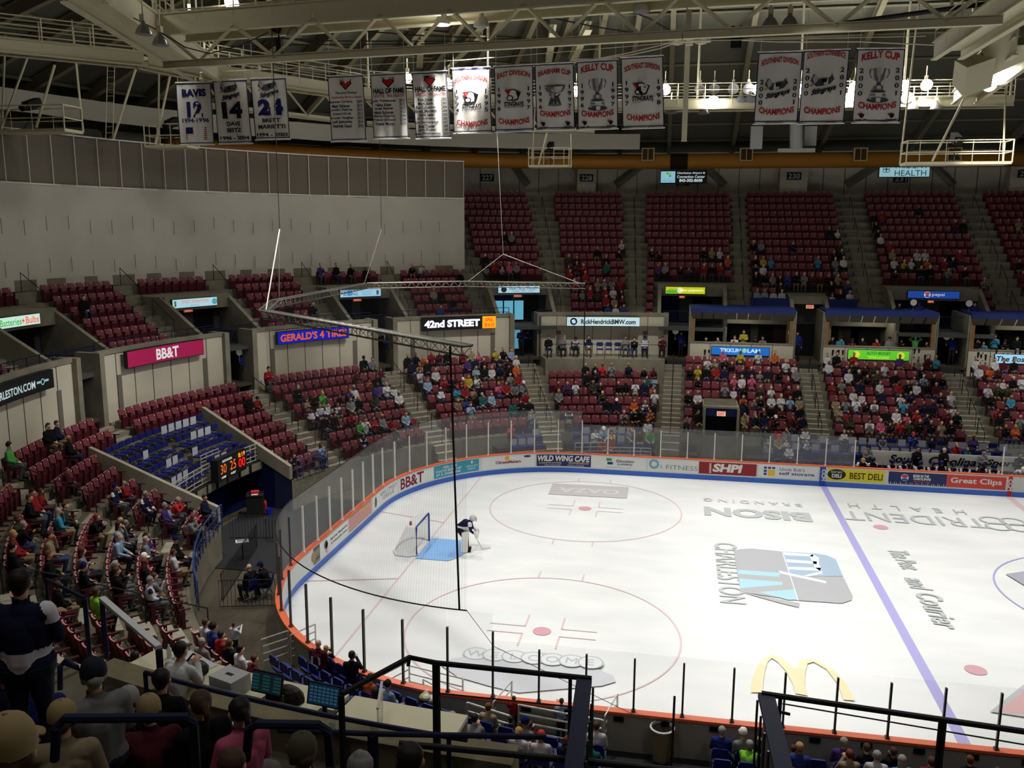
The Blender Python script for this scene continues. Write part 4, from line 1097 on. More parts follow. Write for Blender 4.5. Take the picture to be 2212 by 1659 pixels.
def evalmesh(vs, fs, voxel, smooth=3, deci=None):
    me = bpy.data.meshes.new('tmp'); me.from_pydata([tuple(v) for v in vs], [], fs); o = bpy.data.objects.new('tmp', me); COL.objects.link(o)
    md = o.modifiers.new('r', 'REMESH'); md.mode = 'VOXEL'; md.voxel_size = voxel; md.use_smooth_shade = True
    if smooth: s = o.modifiers.new('s', 'SMOOTH'); s.factor = .5; s.iterations = smooth
    if deci: d = o.modifiers.new('d', 'DECIMATE'); d.ratio = deci
    dg = bpy.context.evaluated_depsgraph_get(); r = bpy.data.meshes.new_from_object(o.evaluated_get(dg), depsgraph=dg)
    bpy.data.objects.remove(o); bpy.data.meshes.remove(me); return r
def V3(*a): return Vector(a)
def pose(kind):
    """joint positions; figure faces -y"""
    J = {}
    if kind.startswith('sit'):
        lean = {'sit_lean': -.2, 'sit_edge': -.1}.get(kind, 0)
        J['P'] = V3(0, -.17, .53); J['C'] = V3(0, -.13+lean*.6, .87-abs(lean)*.2); J['N'] = V3(0, -.13+lean, 1.10-abs(lean)*.4)
        J['H'] = J['N']+V3(0, -.035, .15)
        for s in (-1, 1):
            k = 'R' if s > 0 else 'L'; J['S'+k] = J['N']+V3(s*.175, .01, -.08)
            J['K'+k] = V3(s*.13, -.56, .53); J['A'+k] = V3(s*.13, -.45, .1); J['T'+k] = V3(s*.15, -.6, .045); J['h'+k] = V3(s*.09, -.17, .5)
            J['E'+k] = J['S'+k]+V3(s*.06, -.05, -.26); J['W'+k] = V3(s*.07, -.4, .66)
            if kind == 'sit_lean': J['E'+k] = V3(s*.18, -.46, .72); J['W'+k] = V3(s*.05, -.58, .88)
            if kind == 'sit_crossed': J['W'+k] = V3(-s*.1, -.32-.03*s, .84+.03*s)
            if kind == 'sit_clap': J['E'+k] = J['S'+k]+V3(s*.05, -.14, -.22); J['W'+k] = V3(s*.035, -.42, 1.0)
            if kind == 'sit_face' and s > 0: J['E'+k] = J['S'+k]+V3(.0, -.2, -.2); J['W'+k] = V3(.08, -.3, 1.1)
            if kind == 'sit_up': J['E'+k] = J['S'+k]+V3(s*.2, -.05, .1); J['W'+k] = J['H']+V3(s*.09, .02, .1)
            if kind == 'sit_edge': J['W'+k] = V3(s*.14, -.5, .62)
    else:
        J['P'] = V3(0, 0, .93); J['C'] = V3(0, .0, 1.25); J['N'] = V3(0, .01, 1.48); J['H'] = V3(0, -.02, 1.635)
        if kind == 'stand_bend': J['P'] = V3(0, .12, .9); J['C'] = V3(0, -.1, 1.1); J['N'] = V3(0, -.3, 1.26); J['H'] = V3(0, -.4, 1.36)
        for s in (-1, 1):
            k = 'R' if s > 0 else 'L'; J['S'+k] = J['N']+V3(s*.19, .01, -.08); J['h'+k] = J['P']+V3(s*.09, 0, -.03)
            J['K'+k] = V3(s*.1, -.03, .5); J['A'+k] = V3(s*.11, .02, .09); J['T'+k] = V3(s*.13, -.14, .045)
            J['E'+k] = J['S'+k]+V3(s*.07, .02, -.29); J['W'+k] = J['E'+k]+V3(s*.0, -.08, -.25)
            if kind == 'stand_crossed': J['W'+k] = V3(-s*.1, -.22-.03*s, 1.2+.04*s); J['E'+k] = J['S'+k]+V3(s*.06, -.05, -.25)
            if kind == 'stand_clap': J['E'+k] = J['S'+k]+V3(s*.05, -.16, -.2); J['W'+k] = V3(s*.04, -.42, 1.38)
            if kind == 'stand_paddle' and s < 0: J['E'+k] = J['S'+k]+V3(-.1, -.1, -.22); J['W'+k] = J['E'+k]+V3(-.1, -.2, .06)
            if kind == 'stand_bend': J['E'+k] = J['S'+k]+V3(s*.12, -.05, -.26); J['W'+k] = J['E'+k]+V3(-s*.08, -.16, -.16); J['K'+k] = V3(s*.13, -.08, .5)
            if kind == 'stand_rail' : J['E'+k] = J['S'+k]+V3(s*.08, -.2, -.2); J['W'+k] = J['E'+k]+V3(-s*.03, -.24, .02)
    return J
def caps_for(kind, fingers=True, wide=1.0):
    J = pose(kind); L = []
    def c(lab, p, q, r1, r2): L.append((lab, Vector(p), Vector(q), r1, r2))
    w = wide
    c('pelvis', J['P']+V3(-.07, 0, 0), J['P']+V3(.07, 0, 0), .125*w, .125*w)
    c('torso', J['P']+V3(0, 0, .05), J['C'], .135*w, .135*w); c('torso', J['P']+V3(-.06, 0, .08), J['C']+V3(-.08, 0, .05), .1*w, .11*w); c('torso', J['P']+V3(.06, 0, .08), J['C']+V3(.08, 0, .05), .1*w, .11*w)
    c('torso', J['SL']+V3(.03, 0, -.02), J['SR']+V3(-.03, 0, -.02), .075, .075); c('torso', J['C'], J['N']+V3(0, .0, -.07), .13*w, .085)
    c('neck', J['N']+V3(0, 0, -.05), J['H']+V3(0, .01, -.04), .055, .055)
    c('head', J['H']+V3(0, .012, .03), J['H']+V3(0, -.002, -.01), .088, .082); c('head', J['H']+V3(0, -.03, -.06), J['H']+V3(0, -.035, -.065), .055, .05)
    c('head', J['H']+V3(0, -.09, .005), J['H']+V3(0, -.104, -.022), .012, .017)
    for s in (-1, 1): c('head', J['H']+V3(s*.086, .01, .01), J['H']+V3(s*.088, .012, -.02), .018, .014)
    for s in (-1, 1):
        k = 'R' if s > 0 else 'L'; S, E, Wr = J['S'+k], J['E'+k], J['W'+k]
        c('uarm', S, E, .058*w, .046); c('farm', E, Wr, .045, .03)
        d = (Wr-E).normalized(); sd = Vector((-s, 0, 0)); sd = (sd-d*sd.dot(d))
        sd = sd.normalized() if sd.length > .1 else Vector((0, 0, 1)); up_ = d.cross(sd)
        c('hand', Wr, Wr+d*.075, .03, .034)
        if fingers:
            for i, fl_ in enumerate((.055, .068, .075, .066)):
                b = Wr+d*.085+sd*(-.03+.02*i); m_ = b+d*fl_*.55; c('hand', b, m_, .0105, .0098); c('hand', m_, m_+(d*.6+up_*-.8*(-1 if s > 0 else 1)*.0+Vector((0, 0, -.5))).normalized()*fl_*.5, .0095, .008)
            tb = Wr+d*.03+sd*.03; c('hand', tb, tb+(d*.7+sd*.7).normalized()*.05, .013, .0105)
        H_, K, A, T = J['h'+k], J['K'+k], J['A'+k], J['T'+k]
        c('thigh', H_, K, .092*w, .062); c('shin', K, A, .06, .04); c('foot', A+V3(0, .03, -.045), T, .045, .042)
    return J, L
REG = dict(head=0, neck=0, hand=0, torso=1, uarm=1, farm=1, pelvis=2, thigh=2, shin=2, foot=3)
SKIN = [mat('skin_%d' % i, c, .55, .3) for i, c in enumerate(((206, 160, 134), (188, 140, 112), (222, 178, 152), (112, 76, 56), (150, 106, 82)))]
SHOE = mat('shoe_dark', (40, 38, 38), .6); EYE = mat('eye_dark', (28, 22, 20), .4); LIP = mat('lip', (150, 80, 76), .5)
def segd(P, p, q):
    d = q-p; L2 = d.dot(d); t = np.clip(((P-np.array(p)) @ np.array(d))/max(L2, 1e-9), 0, 1); return np.linalg.norm(P-np.array(p)-t[:, None]*np.array(d), axis=1)
PROTO = {}
def proto(kind, voxel=.024, fingers=True, wide=1.0, sleeves=True):
    key = (kind, voxel, wide, sleeves)
    if key in PROTO: return PROTO[key]
    J, L = caps_for(kind, fingers, wide); vs, fs = [], []
    for lab, p, q, r1, r2 in L: capsule(vs, fs, p, q, r1, r2)
    me = evalmesh(vs, fs, voxel, 3 if voxel > .015 else 5); n = len(me.polygons)
    cen = np.empty(n*3); me.polygons.foreach_get('center', cen); cen = cen.reshape(-1, 3)
    D = np.stack([segd(cen, p, q)-(r1+r2)/2 for lab, p, q, r1, r2 in L]); idx = D.argmin(0)
    labs = np.array([l[0] for l in L])[idx]; reg = np.array([REG[l] for l in labs])
    if not sleeves: reg[labs == 'farm'] = 0
    co = np.empty(len(me.vertices)*3); me.vertices.foreach_get('co', co); co = co.reshape(-1, 3)
    no = np.array([v.normal[:] for v in me.vertices]); polys = [tuple(p.vertices) for p in me.polygons]
    me.name = 'person'; me.materials.clear()
    for m_ in (SKIN[0], SHOE, EYE, LIP): me.materials.append(m_)
    mi = np.where(reg == 3, 1, 0); Hh = np.array(J['H'])
    if voxel < .02:
        for sx in (-1, 1):
            e = Hh+np.array((sx*.032, -.083, .018)); mi[np.linalg.norm((cen-e)*np.array((.8, .6, 1.4)), axis=1) < .012] = 2
        e = Hh+np.array((0, -.08, -.052)); mi[np.linalg.norm((cen-e)*np.array((.45, .5, 1.6)), axis=1) < .012] = 3
    me.polygons.foreach_set('material_index', mi.astype(int).tolist()); me.polygons.foreach_set('use_smooth', [True]*n)
    def shell(sel, off, name, matidx=None, mats=()):
        used = sorted({v for f, s_ in zip(polys, sel) if s_ for v in f}); mp_ = {v: i for i, v in enumerate(used)}
        V = co[used]+no[used]*off; F = [tuple(mp_[v] for v in f) for f, s_ in zip(polys, sel) if s_]
        m_ = bpy.data.meshes.new(name); m_.from_pydata(V.tolist(), [], F)
        for q in mats: m_.materials.append(q)
        if matidx is not None: m_.polygons.foreach_set('material_index', matidx[sel].astype(int).tolist())
        m_.polygons.foreach_set('use_smooth', [True]*len(F)); m_.update(); return m_
    trim = np.zeros(n, int)
    top = J['N'].z-.1
    trim[(labs == 'uarm') & (cen[:, 2] > J['SR'].z-.09)] = 1
    trim[(labs == 'torso') & (cen[:, 2] < J['P'].z+.17)] = 1
    wr = np.minimum(np.linalg.norm(cen-np.array(J['WR']), axis=1), np.linalg.norm(cen-np.array(J['WL']), axis=1)); trim[(labs == 'farm') & (wr < .1)] = 1
    grow = reg == 1
    shirt = shell(grow | ((labs == 'pelvis') & (cen[:, 2] > J['P'].z+.03)), .014, 'shirt', trim, (M['white'], M['white']))
    trous = shell(reg == 2, .008, 'trousers', None, (M['grey'],))
    PROTO[key] = dict(body=me, shirt=shirt, trousers=trous, J=J, co=co, polys=polys, reg=reg); return PROTO[key]
def mesh_caps(C, voxel, name, m, sm=3, sel=None):
    vs, fs = [], []
    for p, q, r1, r2 in C: capsule(vs, fs, p, q, r1, r2, 12)
    me = evalmesh(vs, fs, voxel, sm); me.name = name; me.materials.clear(); me.materials.append(m); me.polygons.foreach_set('use_smooth', [True]*len(me.polygons)); return me
HAIRM = {}
HB, HK, HG, HY, HR = mat('hair_brown', (74, 50, 36), .7), mat('hair_black', (26, 20, 20), .6), mat('hair_grey', (150, 146, 140), .7), mat('hair_blonde', (176, 140, 88), .7), mat('hair_auburn', (104, 56, 34), .7)
HC = dict(brown=HB, black=HK, grey=HG, blonde=HY, auburn=HR)
def hair_mesh(style, fine=False):
    key = (style, fine)
    if key in HAIRM: return HAIRM[key]
    vx = .012 if fine else .022
    if style == 'short': C = [(V3(0, .022, .042), V3(0, .028, .02), .096, .09), (V3(0, .045, -.02), V3(0, .04, -.04), .066, .055)]
    elif style == 'long': C = [(V3(0, .022, .042), V3(0, .03, .0), .1, .098), (V3(-.05, .055, -.05), V3(-.07, .065, -.2), .055, .04), (V3(.05, .055, -.05), V3(.07, .065, -.2), .055, .04), (V3(0, .07, -.05), V3(0, .09, -.22), .06, .045)]
    elif style == 'tail': C = [(V3(0, .022, .042), V3(0, .028, .01), .096, .09), (V3(0, .11, .03), V3(0, .15, -.03), .035, .03), (V3(0, .15, -.03), V3(0, .14, -.18), .03, .014)]
    elif style == 'fringe': C = [(V3(0, .06, -.01), V3(0, .05, -.04), .07, .055), (V3(-.07, .03, -.01), V3(-.07, .02, -.03), .03, .03), (V3(.07, .03, -.01), V3(.07, .02, -.03), .03, .03)]
    elif style in ('cap', 'capback'):
        mb = MB(); mb.lathe([(.102, -.005), (.103, .03), (.094, .075), (.07, .115), (.035, .135), (.0, .14)], M['black'], (0, .012, .018), 14)
        s = -1 if style == 'cap' else 1; P = [(.095*math.cos(a)*.9, s*(.085+.085*math.sin(a))) for a in [pi*i/10 for i in range(11)]]
        mb.prism([(x, y) for x, y in P] if s > 0 else P[::-1], 0, .008, M['black'], T=Matrix.Translation((0, 0, .02)) @ Matrix.Rotation(rad(-s*8), 4, 'X')); mb.ell((0, .012, .158), (.01, .01, .006), M['black'], 8, 4)
        me = mb.mesh('cap'); me.polygons.foreach_set('use_smooth', [True]*len(me.polygons)); HAIRM[key] = me; return me
    elif style == 'beanie': C = [(V3(0, .015, .045), V3(0, .02, .03), .105, .104), (V3(0, .02, .09), V3(0, .02, .12), .08, .05)]
    elif style == 'helmet': C = [(V3(0, .012, .05), V3(0, .02, .01), .125, .118)]
    me = mesh_caps(C, vx, {'beanie': 'beanie', 'helmet': 'helmet'}.get(style, 'hair'), HB)
    if style in ('short', 'long', 'tail', 'beanie'):    # keep the face free
        bm = bmesh.new(); bm.from_mesh(me); dl = [f for f in bm.faces if f.calc_center_median().y < -.045 and f.calc_center_median().z < (.062 if style != 'beanie' else .05)]
        bmesh.ops.delete(bm, geom=dl, context='FACES'); bm.to_mesh(me); bm.free()
    HAIRM[key] = me; return me
def setmat(o, i, m):
    o.material_slots[i].link = 'OBJECT'; o.material_slots[i].material = m
CLR = dict(W=('white top', (222, 222, 226)), J=('white hockey jersey', (226, 226, 232)), N=('navy hockey jersey', (30, 32, 70)), k=('black top', (26, 26, 28)), g=('grey top', (140, 140, 142)), l=('light blue shirt', (150, 184, 216)),
    b=('blue top', (44, 66, 160)), r=('red top', (176, 36, 42)), R=('bright red jacket', (236, 52, 56)), p=('pink top', (222, 92, 136)), o=('orange jersey', (228, 100, 40)), y=('yellow top', (208, 184, 50)), e=('green top', (92, 190, 86)), v=('purple top', (84, 54, 132)),
    t=('tan top', (168, 148, 116)), c=('turquoise hoodie', (62, 160, 196)), m=('maroon top', (96, 32, 44)), d=('dark navy jacket', (28, 34, 62)), G=('dark olive top', (62, 66, 48)), T=('teal top', (32, 108, 106)), n=('neon green hoodie', (140, 232, 50)), u=('royal blue jacket', (32, 46, 140)), s=('dark suit', (26, 28, 34)))
def cm(code):
    c = CLR[code][1]; g = sum(c)/3; return mat('cloth_'+CLR[code][0].replace(' ', '_'), tuple((.86*x+.14*g)*.84 for x in c), .9, .1)
TRIMN = mat('trim_navy', (34, 36, 84), .85); TRIMW = mat('trim_white', (216, 216, 222), .85)
PANTS = [mat('jeans_blue', (52, 70, 104), .85), mat('jeans_dark', (32, 38, 56), .85), mat('trousers_black', (26, 26, 28), .85), mat('trousers_khaki', (128, 112, 84), .85), mat('trousers_grey', (84, 86, 90), .85)]
def person(pk, T, code, hair='short', hcol='brown', skin=0, pants=1, scale=1.0, name='person', fine=False, wide=1.0, capm=None, sleeves=True, tilt=0, **tags_):
    P = proto(pk, .0125 if fine else .024, True, wide, sleeves)
    o = bpy.data.objects.new(name, P['body']); COL.objects.link(o); o.matrix_world = T @ Matrix.Scale(scale, 4); tag(o, **tags_)
    setmat(o, 0, SKIN[skin])
    s = bpy.data.objects.new('shirt', P['shirt']); COL.objects.link(s); s.parent = o; setmat(s, 0, cm(code)); setmat(s, 1, TRIMN if code in 'Jo' else (TRIMW if code == 'N' else cm(code)))
    t = bpy.data.objects.new('trousers', P['trousers']); COL.objects.link(t); t.parent = o; setmat(t, 0, PANTS[pants])
    if hair != 'none':
        h = bpy.data.objects.new({'cap': 'cap', 'capback': 'cap', 'beanie': 'beanie', 'helmet': 'helmet'}.get(hair, 'hair'), hair_mesh(hair, fine)); COL.objects.link(h); h.parent = o; h.location = P['J']['H']; h.rotation_euler = (rad(tilt), 0, 0)
        setmat(h, 0, capm or HC[hcol])
        if hair in ('cap', 'capback') and fine:
            h2 = bpy.data.objects.new('hair', hair_mesh('fringe', fine)); COL.objects.link(h2); h2.parent = o; h2.location = P['J']['H']; setmat(h2, 0, HC[hcol])
    return o
CAT = """1529,769W 1547,770t 1564,768p 1596,769y 1634,769W 1672,768o 1717,786W 1693,786J 1677,790k 1625,788N 1610,790N 1579,785k 1559,784k 1525,784k 1507,786y 1489,798k 1509,798k 1544,803r 1559,804N 1609,806J 1618,808p 1645,805g 1663,803d 1600,819p 1577,827J 1615,837k 1592,838o 1635,847g 1651,846k 1709,847m 1729,841k 1649,860J 1669,858J 1710,861l 1727,861t 1511,853W 1491,854k 1511,869k 1491,892g 1510,893k 1490,911d 1507,913d 1611,879d 1638,882k 1654,879k 1672,887m 1693,883m 1732,877k 1614,902t 1636,902d 1654,900d 1732,909d 1711,919m
1790,767J 1805,775k 1845,770r 1866,778k 1939,774v 1980,779g 1999,778m 2019,782c 1792,789J 1829,791N 1990,789N 1884,809k 1904,809G 1937,809k 1972,802g 1980,814l 1998,811k 2038,814k 1792,824r 1816,825g 1868,830N 1906,830W 1945,828r 1963,831k 1987,830W 2006,834k 2019,837m 1839,847W 1853,856J 1873,848W 1915,847N 1947,848J 1977,850N 2037,850N 2058,856J 1801,861t 1840,863g 1875,874k 1899,871J 1922,880k 1961,874c 1982,872m 2000,873N 1808,885t 1841,886r 1947,898r 1964,898p 1987,900r 2006,896d 1927,898k 1871,911W 1891,912p 1930,912J 1952,911G 1975,915k 1996,915k 2017,916t 2037,915k 2049,902m 2065,903k
2107,772J 2143,766J 2160,780m 2183,779k 2109,798J 2130,802o 2150,801m 2171,815J 2192,820k 2126,837J 2141,849k 2165,841G 2180,841G 2186,859c 2173,889k 2146,901r 2175,919k 2162,922o 2199,918k
1268,777k 1281,778k 1361,777N 1394,780k 1413,777m 1304,793R 1319,793g 1269,798k 1286,801k 1410,792l 1394,795T 1210,817m 1225,816v 1275,826G 1299,834k 1306,834G 1333,835k 1341,831k 1361,829J 1379,829N 1408,826t 1214,831g 1235,834J 1407,847J 1425,852k 1327,864d 1309,873k 1363,869o 1381,870J 1407,869o 1425,873k 1337,887g 1355,891k 1377,894k 1408,894T 1238,891N
1010,731t 1028,734p 1112,731l 1117,744k 869,742k 887,743k 903,746o 922,739r 931,753m 877,759d 895,757t 913,759k 966,768k 995,768r 1013,768v 1024,766d 1040,768k 1071,766y 1109,766W 1122,766k 1065,785W 1076,781d 1117,782o 1131,779k 908,795W 1054,799k 1083,797d 1109,798g 1142,799r 923,812l 934,808W 951,811r 968,811k 991,810o 1008,811y 1020,807W 1031,805l 1128,815g 1143,815g 1081,827p 1099,827r 979,830c 996,828r 1018,831t 994,844t 1010,846b 1034,841k 1043,847T 953,850J 1045,860l 1010,867l 1020,864k 1119,864k 1146,857k 1167,851r 1104,880T 1142,875g 1167,869G
933,632t 947,629k 980,649d 947,671b 628,668k 670,659k 663,673k 688,579v 721,578k 759,580k 785,579k 885,576k 902,578W 998,577k 799,770g 815,765k 846,796g 832,801m 812,808k 793,811o 780,803m 730,835k 745,835v 764,837W 689,842e 671,844k 656,847t 641,847k 677,866J 694,864J 712,861J 730,866J 762,849g 783,852k 805,849G 834,832W 852,840W 870,840W 814,832v 694,883k 709,888k 757,900r 773,905e 791,900W 810,895r 799,907g 846,910r 858,910k 875,905l 682,946l 781,946N 636,991k 652,988k
236,828k 251,832t 542,853k 560,850r 569,778r 98,867d 144,853v 150,866p 180,855l 53,894W 74,891W 91,884t 34,910k 22,918k 3,918g 96,920k 106,912d 137,946k 2,946e
50,1069k 62,1069r 109,1100c 128,1094G 201,1110k 237,1113k 258,1120d 237,1129g 352,1070l 369,1069R 326,1100v 7,1124k 74,1160t 14,1187k 5,1158r 222,1156l 290,1165g 309,1163v 151,1196g 222,1208k 246,1213k 153,1211W 168,1216k 297,1203p 318,1206k 366,1167k 373,1196W 76,1206k 223,1271n 326,1264J 323,1249g 481,1087d 432,1133g 447,1121p 423,1193y 419,1212k 429,1239l 30,1130G 25,1215d 100,1245k 130,1235k 260,1240k 200,1250g
434,1353W 444,1364b 455,1386g 479,1377r 498,1394k 522,1391W 538,1407m 567,1423r 586,1428g 590,1452t 624,1428J 632,1402k 654,1420W 675,1434t 693,1447k 712,1410k 712,1434G 275,1430W 520,1420k
44,640W 65,650k 190,655k 1087,497k 1113,497g 1043,564g 1054,563k 1072,563r 1086,563l 1101,568p 1114,570g 1222,572r 1228,584r 1237,563m 1264,564r 1216,548G 1250,552k 1288,539k 1237,613r 1250,613k 1266,626g 1288,628G 1271,593r 1278,617r 1288,595t
1333,530k 1348,526W 1399,530k 1418,530k 1305,550k 1305,566T 1522,536k 1549,537W 1533,546t 1565,548o 1418,577v 1433,575g 1478,593k 1491,592b 1513,581m 1528,579r 1543,577k 1560,581r 1507,597v 1524,595v 1305,606g 1320,608g 1336,611r 1351,610k 1317,631W 1334,631t 1348,631m 1350,646b 1316,651b 1334,653W 1305,649r 1304,626r
1791,496N 1820,496W 1621,526k 1648,530g 1717,528d 1796,534k 1808,535d 1825,528G 1626,564k 1637,568k 1654,561y 1670,563c 1652,581W 1767,561c 1799,568g 1812,566g 1830,561W 1639,595k 1658,597k 1670,600g 1689,599k 1705,600b 1723,610k 1739,613g 1754,613m 1756,595m 1772,595k 1788,595t 1774,613k 1689,630W 1705,631d 1739,631W 1628,648l 1645,648l 1666,648W 1686,648W 1775,633W 1795,635k 1808,649W 1846,628b 1793,651W 1723,633r 1871,467k 1883,472k 1876,492k 1889,496W
1992,451d 2068,485m 2085,481k 1904,467r 1918,534r 1936,548t 1988,548W 2008,546J 1925,566W 1943,564y 1958,566W 1991,561G 2009,564o 2045,563r 2055,548k 2061,564d 2074,550r 1945,597k 1984,593k 2017,597k 2051,599g 2088,599k 2126,599g 2200,469t 2178,564k 2198,570r 2204,581g 2182,588r 2204,619m"""
CATF = """1488,942J 1509,942r 1511,955J 1486,957J 1629,947g 1646,950g 1681,948t 1701,947J 1739,937J 1750,955J 1672,930r 1638,930k 1697,930g 1706,966J 1290,924W 1309,926l 1327,924y 1366,926g 1381,927m 1410,935e 1425,924W 1305,953r 1316,947r 1054,904g 1032,908R 1090,908r 1009,915J 1822,935J 1905,942g 1975,945b 2020,948d 2060,965r 2085,965T 2110,950v
806,1457o 852,1470l 1070,1525t 1100,1529k 985,1577b 1036,1580g 1108,1590W 1137,1552m 1234,1563k 1154,1588W 1208,1592d 1183,1614t 1142,1619t 1316,1581W 1360,1547n 1364,1577g 1342,1630g 1302,1635T 1516,1564u 1588,1578g 1619,1575n 1670,1561k 1721,1578m 1693,1595k 1696,1624G 1734,1621b 1823,1621v 1865,1604k 1895,1604k 1855,1630t 1921,1633W 1932,1615c 1987,1650r 2079,1618k 2117,1630m 2131,1653k 1151,1534g 790,1500k 770,1520d"""
import re as _re
def parse(s): return [(float(a), float(b), c) for a, b, c in _re.findall(r'(\d+),(\d+)([A-Za-z])', s)]
def headpt(q): return q['p']+Vector((0, 0, 1.22))-nrm(q['a'])*.17
for q in SEATS+CHAIRS: q['hp'] = proj(headpt(q)); q['occ'] = None
PEOPLE = []
def snap(lst, pool, maxd):
    for (u, v, c) in lst:
        best = None
        for q in pool:
            if q['occ'] or q['hp'] is None: continue
            d = math.hypot(q['hp'][0]-u, (q['hp'][1]-v)*1.25)
            if d < maxd and (best is None or d < best[0]): best = (d, q)
        if best: best[1]['occ'] = c; PEOPLE.append((best[1], c))
snap(parse(CAT), [q for q in SEATS], 42)
snap(parse(CATF), [q for q in CHAIRS], 46)
# a few more in the packed rows whose faces merge in the photo
for lo, hi, ks, pr in ((-25, -1.2, (0, 1, 2, 3, 4, 5, 6), .2), (-25, -5, (-1,), 0), (24, 43, (1, 2, 3, 4, 5), .1), (101, 131, (1, 2, 3, 4, 5), .1)):
    for q in SEATS:
        if q['lv'] == 'L' and q['occ'] is None and lo < q['a'] < hi and q['k'] in ks and rnd.random() < pr:
            c = rnd.choice('kkdNJgmrWGk'); q['occ'] = c; PEOPLE.append((q, c))
SECN = {0: 'newspaper sign section', 1: 'green sign section', 2: 'blue sign section', 3: 'platform section', 4: 'white lettered sign section', 5: 'blue orange sign section', 6: 'crimson sign section', 7: 'black sign section', 8: 'left foreground section', 9: 'near corner section', 10: 'press table section', 11: 'section below camera', 12: 'near right section', 13: 'rightmost near section'}
SECU = {0: 'section 228', 1: 'section 227', 2: 'first section under curtain', 3: 'second section under curtain', 4: 'third section under curtain', 5: 'fourth section under curtain', 6: 'fifth section under curtain', 7: 'leftmost section under curtain', 8: 'left edge section', 9: 'left deck A', 10: 'left deck B', 11: 'left deck C', 12: 'near deck far part', 13: 'near deck middle part', 14: 'near deck close part', 15: 'section 232', 16: 'section 231', 17: 'section 230', 18: 'section 229'}
def where(q):
    if 'w' in q: return ('C',)+tuple(q['w'][:2])
    return (q['lv'], q['sec'], q['k'])
def wname(w):
    if w[0] == 'C': return '%s chair row %s' % (ordinal(w[2]) if w[1] != 'tunnel deck' else ordinal(w[2]-2), {'far left of the plain aisle': 'below the platform', 'far corner': 'at the far corner', 'behind the bench': 'behind the bench', 'tunnel deck': 'over the tunnel', 'near glass left': 'by the near glass', 'near glass right': 'near glass right half'}[w[1]])
    if w[0] == 'L': return '%s row up, %s' % (ordinal(w[2]), SECN.get(w[1], 'near section'))
    return '%s row up, upper %s' % (ordinal(w[2]), SECU.get(w[1], 'near deck'))
from collections import defaultdict
rows_ = defaultdict(list)
for q, c in PEOPLE: rows_[where(q)].append((q, c))
for w, L in rows_.items():
    L.sort(key=lambda t: t[0]['hp'][0])
    for i, (q, c) in enumerate(L):
        q['plab'] = 'person in %s, %s from left in %s' % (CLR[c][0], ordinal(i), wname(w))
        if len(L) == 1: q['plab'] = 'person in %s, alone in %s' % (CLR[c][0], wname(w))
for q, c in PEOPLE: q['dist'] = dist_cam(headpt(q))
PEOPLE.sort(key=lambda t: (not t[0]['see'], t[0]['dist']))
POSES = ['sit_lap', 'sit_lap', 'sit_lean', 'sit_crossed', 'sit_clap', 'sit_face', 'sit_edge', 'sit_lap']
NIND = 215
crowdT = defaultdict(list)
def look(q, c):
    r = random.Random(int(q['p'].x*131+q['p'].y*977+q['p'].z*7919)); 
    return dict(pk=r.choice(POSES), hair=r.choice(['short', 'short', 'long', 'cap', 'short', 'tail', 'beanie', 'short']), hcol=r.choice(['brown', 'black', 'brown', 'grey', 'blonde', 'auburn']), skin=r.choice([0, 0, 1, 2, 2, 0, 1, 4, 3]), pants=r.randrange(5), scale=r.choice([1, 1, .97, 1.03, .95, .8]), yaw=r.uniform(-.3, .3))
def lookT(q, L): return seat_T(q) @ Matrix.Rotation(L['yaw'], 4, 'Z')
KIDS = []
for n_, (q, c) in enumerate(PEOPLE):
    L = look(q, c); T = lookT(q, L) if 'lv' in q else frame(q['a'], q['R'], q['z']) @ Matrix.Rotation(L['yaw'], 4, 'Z')
    if n_ < NIND and q['see']:
        cmx = {'cap': [M['black'], M['navy'], M['white'], M['red']][n_ % 4], 'beanie': [M['grey'], M['navy'], M['black']][n_ % 3]}.get(L['hair'])
        person(L['pk'], T, c, L['hair'], L['hcol'], L['skin'], L['pants'], L['scale'], capm=cmx, label=q['plab'], cat='person', group='spectators')
    elif q['see'] or q['dist'] > 30: crowdT[(c, L['pk'] if L['pk'] in ('sit_lap', 'sit_lean', 'sit_crossed') else 'sit_clap')].append((T @ Matrix.Scale(L['scale'], 4), L))
# the remaining spectators as one mass
big = MB(); tm = {}
for pk in ('sit_lap', 'sit_lean', 'sit_crossed', 'sit_clap'):
    J, L_ = caps_for(pk, False); L_.append(('hair', J['H']+V3(0, .03, .045), J['H']+V3(0, .045, .0), .095, .085)); vs, fs = [], []
    for lab, p, q_, r1, r2 in L_: capsule(vs, fs, p, q_, r1, r2, 8)
    me = evalmesh(vs, fs, .04, 1, .3); cen = np.array([p.center[:] for p in me.polygons]); D = np.stack([segd(cen, p, q_)-(r1+r2)/2 for lab, p, q_, r1, r2 in L_]); idx = D.argmin(0)
    tm[pk] = ([v.co.copy() for v in me.vertices], [tuple(p.vertices) for p in me.polygons], [dict(REG, hair=4)[L_[i][0]] for i in idx])
VS = []; FS = []; MI = []
for (c, pk), Ts in crowdT.items():
    V, F, Rg = tm[pk]; Va = np.array([tuple(v) for v in V])
    for T, L in Ts:
        Mx = np.array(T); b = sum(len(x) for x in VS); VS.append(Va @ Mx[:3, :3].T+Mx[:3, 3]); FS += [tuple(b+j for j in f) for f in F]
        ms = [big.mi(SKIN[L['skin']]), big.mi(cm(c)), big.mi(PANTS[L['pants']]), big.mi(SHOE), big.mi(HC[L['hcol']])]; MI += [ms[r] for r in Rg]
